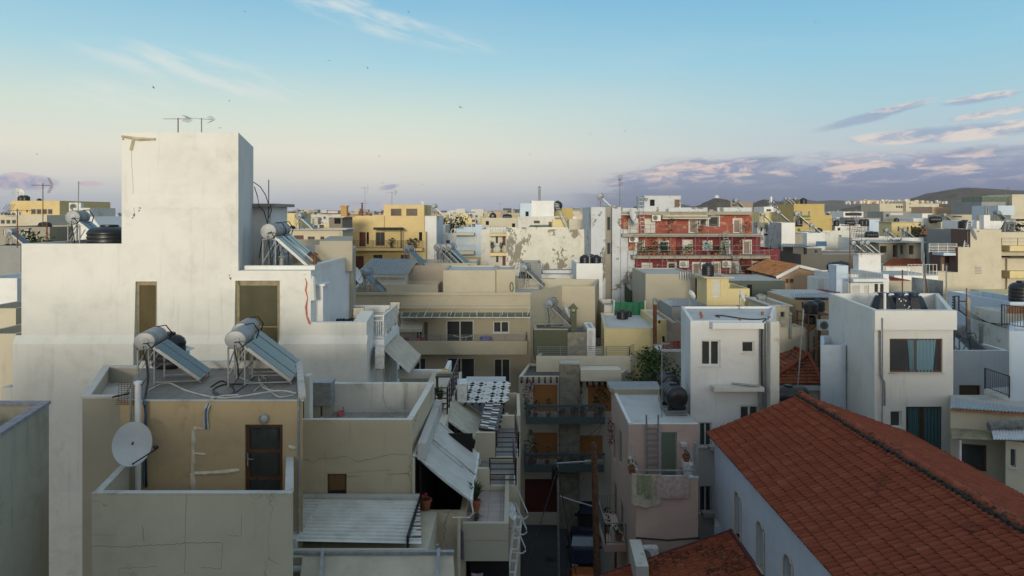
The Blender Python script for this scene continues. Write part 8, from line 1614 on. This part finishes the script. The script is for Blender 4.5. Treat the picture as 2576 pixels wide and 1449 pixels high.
B('white and raw grey stair tower right of the red building', 1966, 2000, 95, 560, WHITE2, sx=1936, wmats={3: 1, 'mats': [PEELB]}, items=(('heater', 2003, .1, 'solar heater behind the stair tower right of the red building', -10, 1.7),))
B('weathered blue-white house right of the red building', 1905, 1936, 102, 560, PEELB, 8, win=W0((1912, 1918, 572, 582, 'd'), (1922, 1932, 588, 594, 'd'), (1920, 1928, 604, 620, 's')), items=(('heater', 1918, .3, 'small heater on the weathered blue-white house', -10, 1.5),)); 
put('heater', (X(1957, 104), 104, Z(560, 104)), 'steel-ball solar heater left of the ochre block', R(-10), 1.8); put('vtank', (X(2009, 99), 99, Z(570, 99)), 'black double tank right of the stair tower', 0, 1.6); B('brown slatted tank platform right of the stair tower', 2000, 2020, 98, 588, CONC, 4)
# ochre block and neighbours
T, p, z = B('big ochre block with a green glass balcony', 1997, 2074, 150, 513, OCHRE, sx=1957, win=W0((2012, 2020, 530, 544, 'm'), (2032, 2039, 530, 544, 'm'), (2023.5, 2028, 559, 563.5, 'm'), (2032, 2039, 559, 569, 'm')), items=(('heater', 1976, .5, 'left solar heater on the big ochre block', -8, 2.2), ('heater', 1985, .6, 'second solar heater on the big ochre block', -8, 2.2), ('heater', 2000, .6, 'third solar heater on the big ochre block', -8, 2.2), ('vtank', 2021, .3, 'big black tank on top of the ochre block', 0, 3.0)))
slab(T, 2006, 2038, 150, 547, 551, 1.5, OCHRE); slab(T, 2006, 2038, 150, 575, 580, 1.5, OCHRE); q = MB(); q.box(X(2006, 148.4), 148.4, Z(547, 148), X(2038, 148.4), 148.5, Z(542, 148)); mk(q, 'green_glass', simple('green_panel', (.06, .20, .07), .3), T)
B('lower right wing of the big ochre block', 2074, 2093, 150.2, 541, OCHRE, 9); B('tiny ochre roof room under the big black tank', 2011, 2029, 153, 506.5, OCHRE, 4, z0=20.5)
B('pale yellow building left of the ochre block', 1911, 1958, 165, 533, YELL2, 10, win=W0((1914, 1917, 538, 545, 's')), items=(('heater', 1950, .2, 'heater on the pale yellow building left of the ochre block', -8, 1.8),)); B('white building with grey windows behind the pale yellow one', 1922, 1958, 190, 520, WHITE2, 8, win=W0((1928, 1940, 526, 532, 'g')), items=(('heater', 1935, .3, 'heater on the white building by the slim chimney', 0, 2), ('heater', 1945, .3, 'second heater on the white building by the slim chimney', 0, 2)))
b = MB(); b.box(X(1938.5, 200), 200, 0, X(1942.5, 200), 201, Z(494.5, 200)); one(b, 'tall_chimney', WHITE2, 'slim tall white chimney left of the ochre block', 'chimney', (X(1940, 200), 200, 0))
B('white house with small tanks right of the ochre block', 2101, 2181, 150, 565, WHITE2, 7, win=W0((2107, 2114, 573, 580, 'b'), (2130, 2137, 573, 580, 's')), items=(('vtank', 2078+26, .0, 'small dark tank on the white house right of the ochre block', 0, 1.8), ('htank', 2138, .0, 'row of dark tanks on the white house right of the ochre block', 80, 2.2), ('vtank', 2168, .0, 'left of two black barrels right of the ochre block', 0, 2), ('vtank', 2178, .0, 'right of two black barrels right of the ochre block', 0, 2)))
for k, px in enumerate((2096, 2102, 2136)): put('heater', (X(px, 158), 158, Z(572, 158)), ('first', 'second', 'third')[k]+' large heater in the gap right of the ochre block', R(-10), 3.2)
B('grey roof strip carrying large heaters right of the ochre block', 2090, 2160, 156, 572, MGREY, 8)
B('grey-fronted house with a wide awning in the right distance', 2222, 2297, 200, 532, MGREY, 9, win=W0((2229, 2236, 539, 545, 'b'), (2240, 2272, 535, 541, 's'))); B('white-framed modern house in the right distance', 2122, 2172, 210, 532.5, WHITE2, 9, win=W0((2126, 2168, 535, 543, 'G'))); B('white vaulted shed in the right distance', 2105, 2165, 185, 547, WHITE2, 6)
B('red-roofed dark house in the right distance', 2150, 2215, 175, 548, MGREY, 8, cope=simple('dull_red_sheet', (.22, .05, .04))); B('pale violet wall house in the right distance', 2187, 2212, 165, 552, BLUEW, 8)
T, p, z = B('long cream hospital-like building on the right skyline', 2213, 2362, 260, 512, CREAM, 14, win=W0(*row('b', 518, 523, range(2254, 2288, 6), 4.5), (2326, 2338, 517, 520, 's'), (2342, 2356, 517, 520, 's')))
B('taller middle section of the long cream building', 2279, 2310, 258, 506, CREAM, 12, win=W0((2288, 2291, 511, 514, 'd'), (2288, 2291, 520, 523, 'd')))
T, p, z = B('old yellow building with a heavy cornice in the right distance', 2243, 2317, 130, 559, YELL2, sx=2211, par=.3, cope=CREAM, over=.4, win=W0((2258, 2263, 570, 582, 'g'), (2282, 2286, 570, 582, 'g'), (2300, 2305, 569, 582, 'g')), items=(('vtank', 2255, .6, 'small dark tank on the old yellow building', 0, 1.4),)); tree((X(2296, 122), 122, 0), Z(572, 122), 3.0, 'dark shrub tree before the old yellow building', LEAF2, 900, .35, 31); tree((X(2258, 122), 122, 0), Z(585, 122), 2.0, 'smaller shrub before the old yellow building', LEAF2, 500, .3, 32)
B('taupe building with a shaded left face in the right distance', 2367, 2410, 125, 558, BEIGE, sx=2337, win=W0((2380, 2388, 568, 578, 'd')), items=(('htank', 2352, .4, 'dark tank on the taupe building', 80, 2), ('heater', 2375, .4, 'steel heater on the taupe building', -8, 2.4))); B('dark awning house below the taupe building', 2337, 2362, 122, 592, BROWN, 5); B('red-brown fenced roof left of the taupe building', 2315, 2337, 127, 572, simple('red_brown_screen', (.16, .07, .04)), 6)
for k, px in enumerate((2366, 2374, 2380)): put('vtank', (X(px, 118), 118, Z(598, 118)), ('left', 'middle', 'right')[k]+' black barrel in the row below the taupe building', 0, 1.9, 'row of barrels below the taupe building')
B('low grey roof carrying three black barrels', 2355, 2392, 117, 597, MGREY, 5)
B('peach block in the right distance with a stepped wing', 2345, 2406, 190, 520, PEACH, 10, win=W0((2391, 2394, 525, 530, 'd')), items=()); B('lower peach wing in the right distance', 2406, 2456, 188, 530, PEACH, 9); B('taupe balcony block below the peach wing', 2386, 2460, 160, 540, BEIGE, 8, win=W0((2396, 2420, 543, 547, 'g')), items=(('vent', 2450, .2, 'flue on the taupe balcony block', 0, 2),))
B('white house with red-brown roof left of the peach block', 2298, 2346, 170, 549, WHITE2, 8); B('white upper room left of the peach block', 2320, 2345, 180, 537, WHITE2, 6)
T, p, z = B('grey tower block with a green glass pavilion on the right skyline', 2469, 2530, 170, 508, MGREY, 12, win=W0((2500, 2504, 519, 524, 'G'))); B('green glass roof pavilion on the grey tower block', 2471, 2542, 173, 494, GLASSG, 8, z0=22, cope=GREYB); B('beige roof mass right of the glass pavilion', 2546, 2640, 172, 489, CREAM, 9)
B('pale blue-white building below the grey tower block', 2511, 2552, 140, 517, BLUEW, 8, items=(('antenna', 2530, .3, 'antenna on the pale blue-white building', 0, 1.5),)); B('beige building with dark balcony strips at the right skyline', 2543, 2640, 120, 541, CREAM, 9, win=W0((2546, 2580, 551, 556, 'd'), (2546, 2580, 565, 571, 'd')))
B('white house with twin steel chimneys behind the cream tower', 2457, 2544, 100, 556, WHITE2, 8, win=W0((2522, 2531, 572, 583, 'k')), items=(('vent', 2480, .1, 'left of twin steel chimneys on the white house', 0, 3.2), ('vent', 2486, .1, 'right of twin steel chimneys on the white house', 0, 3.2), ('heater', 2508, .2, 'large solar heater right of the twin steel chimneys', -5, 2.0)))
b = MB(); b.box(X(2475, 99), 99, 15, X(2491, 99), 100, Z(541, 99)); one(b, 'masonry_chimney', WHITE2, 'white base block under the twin steel chimneys', 'chimney', (X(2483, 99), 99, 15))
put('heater_grey', (X(2540, 84), 84, Z(584, 82)-.3), 'bluish solar heater on the beige balconied apartment house', R(60), 1.7)
tree((X(2572, 95), 95, 0), Z(565, 95), 3.5, 'dark tree at the right edge skyline', LEAF2, 900, .4, 33)
b = MB(); b.box(0, 0, 0, .1, .1, .1)
# ================================================================ filler town: individual houses, then the far town as a mass
FM = [WHITE2, WHITE3, CREAM, CREAM, GREYB, YELL2, WHITE, PEACH, BEIGE, MGREY, BLUEW, OCHRE]
rf = random.Random(2024); cnt = 0
wunit = MB(); wunit.quad((-.5, -.02, 0), (.5, -.02, 0), (.5, -.02, 1), (-.5, -.02, 1), 1); wunit.box(-.56, -.05, -.05, .56, -.0, -.0); 
for s in (-1, 1): wunit.box(s*.53-.03, -.05, 0, s*.53+.03, 0, 1)
wunit.box(-.56, -.05, 1, .56, 0, 1.05)
wme = None; balme = None
def clear(x0, x1, y0, y1):
    return not any(a-1 < x1 and b_+1 > x0 and c-1 < y1 and d+1 > y0 for a, b_, c, d, _ in FOOT)
KINDS = {id(WHITE2): 'bright white', id(WHITE3): 'weathered white', id(CREAM): 'cream', id(GREYB): 'warm grey', id(YELL2): 'pale yellow', id(WHITE): 'off-white', id(PEACH): 'peach', id(BEIGE): 'beige', id(MGREY): 'mid-grey', id(BLUEW): 'pale blue', id(OCHRE): 'ochre'}
ZN = [(306, 'left of the white tower'), (640, 'hidden by the white tower'), (862, 'between tower and yellow house'), (1075, 'around the yellow house'), (1275, 'right of the yellow house'), (1487, 'around the peeling white wall'), (1700, 'by the red building left half'), (1940, 'by the red building right half'), (2100, 'near the big ochre block'), (2230, 'right of the ochre block'), (2370, 'before the long cream building'), (2470, 'around the brown-sided tower'), (9999, 'at the right edge')]
DW = {'near ground': 'close by', 'middle distance': 'mid-distance', 'far distance': 'far off'}
def filler(x0, Y, w, D, h, mat, band):
    global wme, cnt
    cnt += 1; zn = next(q[1] for q in ZN if CX+(x0+w/2)/Y*FL < q[0]); room = rf.random() < .6; wide = 'wide' if w > 14 else ('narrow' if w < 11 else 'mid-sized'); tall = 'tall' if h > 14.5 else 'low'
    T = thing('town_house', wide+' '+tall+' '+KINDS[id(mat)]+(' roof-roomed house ' if room else ' flat-roofed house ')+zn+', '+DW[band], 'building', (x0+w/2, Y+D/2, 0), KINDS[id(mat)]+' houses '+zn)
    mb = MB(); mb.prism([(x0, Y), (x0+w, Y), (x0+w, Y+D), (x0, Y+D)], 0, h); ins = inset([V(x0, Y), V(x0+w, Y), V(x0+w, Y+D), V(x0, Y+D)] if False else [Vector((x0, Y)), Vector((x0+w, Y)), Vector((x0+w, Y+D)), Vector((x0, Y+D))], .25); mb.f.pop(); mb.m.pop()
    P4 = [Vector((x0, Y)), Vector((x0+w, Y)), Vector((x0+w, Y+D)), Vector((x0, Y+D))]
    for i in range(4):
        a, b_, c, d = P4[i], P4[(i+1) % 4], ins[(i+1) % 4], ins[i]; mb.quad((*a, h), (*b_, h), (*c, h), (*d, h)); mb.quad((*c, h), (*c, h-.5), (*d, h-.5), (*d, h))
    bw = 0
    if room: bw = rf.uniform(.25, .5)*w; bx0 = x0+rf.random()*(w-bw); mb.box(bx0, Y+D*.3, h-.45, bx0+bw, Y+D*.8, h+rf.uniform(1.6, 2.6))
    mk(mb, 'wall', mat, T); r = MB(); r.quad(*[(*q, h-.5) for q in ins]); mk(r, 'roof', rf.choice((ROOFC, ROOFW, ROOFD)), T)
    if Y < 420:
        fm = rf.choice((WFR, BFR, GFR)); n = max(1, int(w/3.2)); 
        for lv in range(3):
            zz = h-2.7-lv*3.1
            if zz < 2: break
            for i in range(n):
                if rf.random() < .25: continue
                if wme is None: o = mk(wunit, 'window', [WFR, GLASS], T); wme = o.data; o.location = (0, 0, 0)
                else: o = bpy.data.objects.new('window', wme); COL.objects.link(o); o.parent = T
                ORIG[o.name] = Vector((0, 0, 0)); door = rf.random() < .3
                o.location = (-w/2+(i+.5)*w/n, -D/2-.01, zz-(.9 if door else 0)); o.scale = (rf.uniform(.9, 1.5), 1, 2.1 if door else rf.uniform(1.0, 1.3))
            if rf.random() < .45:
                q = MB(); q.box(x0+w*.1, Y-1.2, zz-1.15, x0+w*.9, Y-.01, zz-1.0); q.box(x0+w*.1, Y-1.2, zz-1.0, x0+w*.9, Y-1.1, zz-.1); mk(q, 'balcony', mat, T)
    FOOT.append((x0, x0+w, Y, Y+D, h))
    if Y < 330:
        for _ in range(rf.choice((1, 2, 2, 3, 4))):
            k = rf.choice(('heater', 'heater', 'vtank', 'htank', 'antenna', 'antenna_rust', 'vent')); nmz = {'heater': 'solar water heater', 'vtank': 'black barrel tank', 'htank': 'black lying tank', 'antenna': 'thin antenna', 'antenna_rust': 'rusty antenna', 'vent': 'chimney pipe'}[k]
            put(k, (x0+w*rf.uniform(.12, .85), Y+D*rf.uniform(.12, .3), h-.5), nmz+' on a '+KINDS[id(mat)]+' roof '+zn+', '+DW[band], R(rf.uniform(-20, 5)), rf.uniform(1.1, 1.6), nmz+'s '+zn)
BIG = [PEELB]
rows_ = [(54, 8.0, 10.5, 'near ground'), (66, 8, 10.5, 'near ground'), (78, 8, 10.5, 'near ground'), (92, 8, 11, 'near ground'), (106, 9, 12, 'middle distance'), (122, 9, 12.5, 'middle distance'), (138, 10, 13.5, 'middle distance'), (156, 10, 14, 'middle distance'), (176, 11, 15.5, 'middle distance'), (200, 11, 16, 'middle distance'), (228, 12, 17, 'far distance'), (262, 12, 18, 'far distance'), (300, 13, 18.5, 'far distance'), (345, 14, 19, 'far distance')]
for Y, h0, h1, band in rows_:
    x = -Y*.78
    while x < Y*.80:
        w = rf.uniform(9, 17); D = rf.uniform(8, 11); px = CX+(x+w/2)/Y*FL
        y = Y+rf.uniform(-1.5, 1.5)
        if Y < 100 and px < 880: x += w; continue
        if px < 700 and Y > 120 and rf.random() < .35: x += w; continue
        if clear(x, x+w, y, y+D): h = rf.uniform(h0, h1); filler(x, y, w, D, h, rf.choice(FM), band); x += w+rf.choice((.3, .3, 2.5))
        else: x += 2.0
# far town as one mass of small blocks on gently rising ground
cols_ = [plaster('far_white', (.50, .49, .46), .3, streak=0), plaster('far_cream', (.44, .38, .28), .3, streak=0), plaster('far_grey', (.28, .27, .25), .3, streak=0), plaster('far_ochre', (.40, .28, .13), .3, streak=0), simple('far_roof_red', (.24, .08, .05), .9), simple('far_window_dark', (.03, .032, .035), .5)]
mb = MB()
def gz(x, y):                                               # terrain height under the far town
    px = CX+x/y*FL; r = max(0, min(1, (px-1900)/500)); return r*max(0, (y-900))*.014
for _ in range(8000):
    u = rf.random(); y = 385+(u**1.6)*2300; px = rf.uniform(-150, 2750); x = (px-CX)/FL*y; w, d = rf.uniform(8, 18), rf.uniform(8, 14); z = gz(x, y)
    if px < 1900 and y > 1500: continue
    h = rf.uniform(9, 18.5) if y < 800 else rf.uniform(6, 16)
    if 700 < px < 1900 and y < 1500: h = min(h+1.5, 20)
    c = rf.choice((0, 0, 0, 1, 1, 2, 3, 1)); mb.box(x, y, z-6, x+w, y+d, z+h, c)
    if rf.random() < .6: mb.box(x+w*.2, y+d*.2, z+h+.01, x+w*rf.uniform(.4, .7), y+d*.7, z+h+rf.uniform(1.5, 3), rf.choice((0, 1, 2, 5)))
    if rf.random() < .10: mb.box(x-.3, y-.3, z+h+.02, x+w+.3, y+d+.3, z+h+.6, 4)
    if y < 1100:
        for lv in range(2):
            for i in range(int(w/3)):
                if rf.random() < .7: a = x+1+i*3; mb.quad((a, y-.05, z+h-2.6-lv*3), (a+1.3, y-.05, z+h-2.6-lv*3), (a+1.3, y-.05, z+h-1.3-lv*3), (a, y-.05, z+h-1.3-lv*3), 5)
    for _k in range(rf.choice((0, 0, 1, 2))): q = x+rf.random()*w; mb.box(q, y+.5, z+h+.015, q+1.1, y+1.6, z+h+1.5, rf.choice((5, 5, 2)))
o = struct(mb, 'far_town', cols_, 'stuff')
# far trees between the houses
mb = MB()
for _ in range(420):
    y = rf.uniform(380, 1700); px = rf.uniform(0, 2700); x = (px-CX)/FL*y; z = gz(x, y); hh = rf.uniform(8, 15)
    for k in range(26):
        c = V(x+rf.gauss(0, 3.5), y+rf.gauss(0, 2), z+hh+rf.gauss(0, 1.6)); d1 = V(rf.uniform(-1, 1), rf.uniform(-1, 1), rf.uniform(-1, 1)).normalized()*1.6; d2 = d1.cross(V(rf.random(), rf.random(), 1)).normalized()*1.3; mb.quad(c-d1, c-d2, c+d1, c+d2)
struct(mb, 'far_trees', LEAF2, 'stuff')
# village on the plain under the big hill; last sun painted into its colours
mb = MB()
for _ in range(260):
    px = rf.gauss(2240, 48); py = 509-abs(rf.gauss(0, 2.4)); Y = 2500+rf.uniform(-60, 60); c = P(px, py, Y); w = rf.uniform(3, 8); mb.box(c.x, c.y, c.z-8, c.x+w, c.y+10, c.z+rf.uniform(.5, 2.5), rf.choice((0, 0, 1, 2)))
struct(mb, 'far_village', [simple('sunlit_village_white', (.80, .74, .62), .8), simple('sunlit_village_cream', (.78, .62, .42), .8), simple('sunlit_village_orange', (.70, .45, .24), .8)], 'stuff')
ridge('hill', HM1, [(2080, 545), (2140, 520), (2200, 509), (2260, 507), (2320, 510), (2400, 520), (2480, 545)], 2560, 130, 0, 21, 60, .01)
T = thing('tree', 'round dark tree beyond the yellow house on the skyline', 'tree', (0, 0, 0)) if False else tree((X(1136, 130), 130, 0), Z(556, 130), 4.2, 'round dark tree beyond the yellow house on the skyline', LEAF2, 1500, .4, 51, trunk=.3); tree((X(1462, 150), 150, 0), Z(545, 150), 5, 'dark tree left of the peeling stair tower', LEAF2, 1300, .45, 52, trunk=.3)
# birds
bm_ = [(386, 220, 60), (828, 153, 70), (925, 171, 70), (1158, 270, 45), (954, 393, 80), (962, 460, 90), (1063, 465, 90), (1334, 389, 80), (1028, 30, 80), (616, 29, 80), (553, 322, 60), (172, 366, 70), (1484, 338, 90), (1628, 328, 90), (2051, 56, 80), (577, 254, 80), (1572, 330, 90), (93, 388, 80)]
b = MB(); b.lathe([(.005, -.09), (.028, -.04), (.032, .02), (.012, .08), (.004, .14)], (0, 0, 0), (1, 0, 0), 8)
for s in (-1, 1): b.add([(-.03, s*.02, .01), (.05, s*.02, .01), (.02, s*.12, .06), (-.02, s*.24, .01), (-.05, s*.11, .05)], [(0, 1, 2, 4), (4, 2, 3)])
p0 = None
for k, (px, py, Y) in enumerate(bm_):
    if p0 is None: o = p0 = mk(b, 'bird', CABLE); 
    else: o = p0.copy(); COL.objects.link(o)
    o.location = P(px, py, Y); o.rotation_euler = (rf.uniform(-.7, .7), rf.uniform(-.4, .4), rf.uniform(0, 6.28)); o.scale = (.85,)*3; tag(o, 'small dark bird flying high in the open sky', 'bird', 'birds in the sky')
# ================================================================ air
b = MB(); b.box(-6000, -60, -40, 6000, 6100, 150); hz = struct(b, 'haze', [], 'stuff')
m = bpy.data.materials.new('haze_air'); m.use_nodes = True; t = NT(m.node_tree); v = t.n('ShaderNodeVolumePrincipled'); v.inputs['Color'].default_value = (1, .98, .96, 1); v.inputs['Density'].default_value = .00006; v.inputs['Anisotropy'].default_value = .2
o = t.n('ShaderNodeOutputMaterial'); t.t.links.new(v.outputs[0], o.inputs['Volume']); hz.data.materials.append(m)
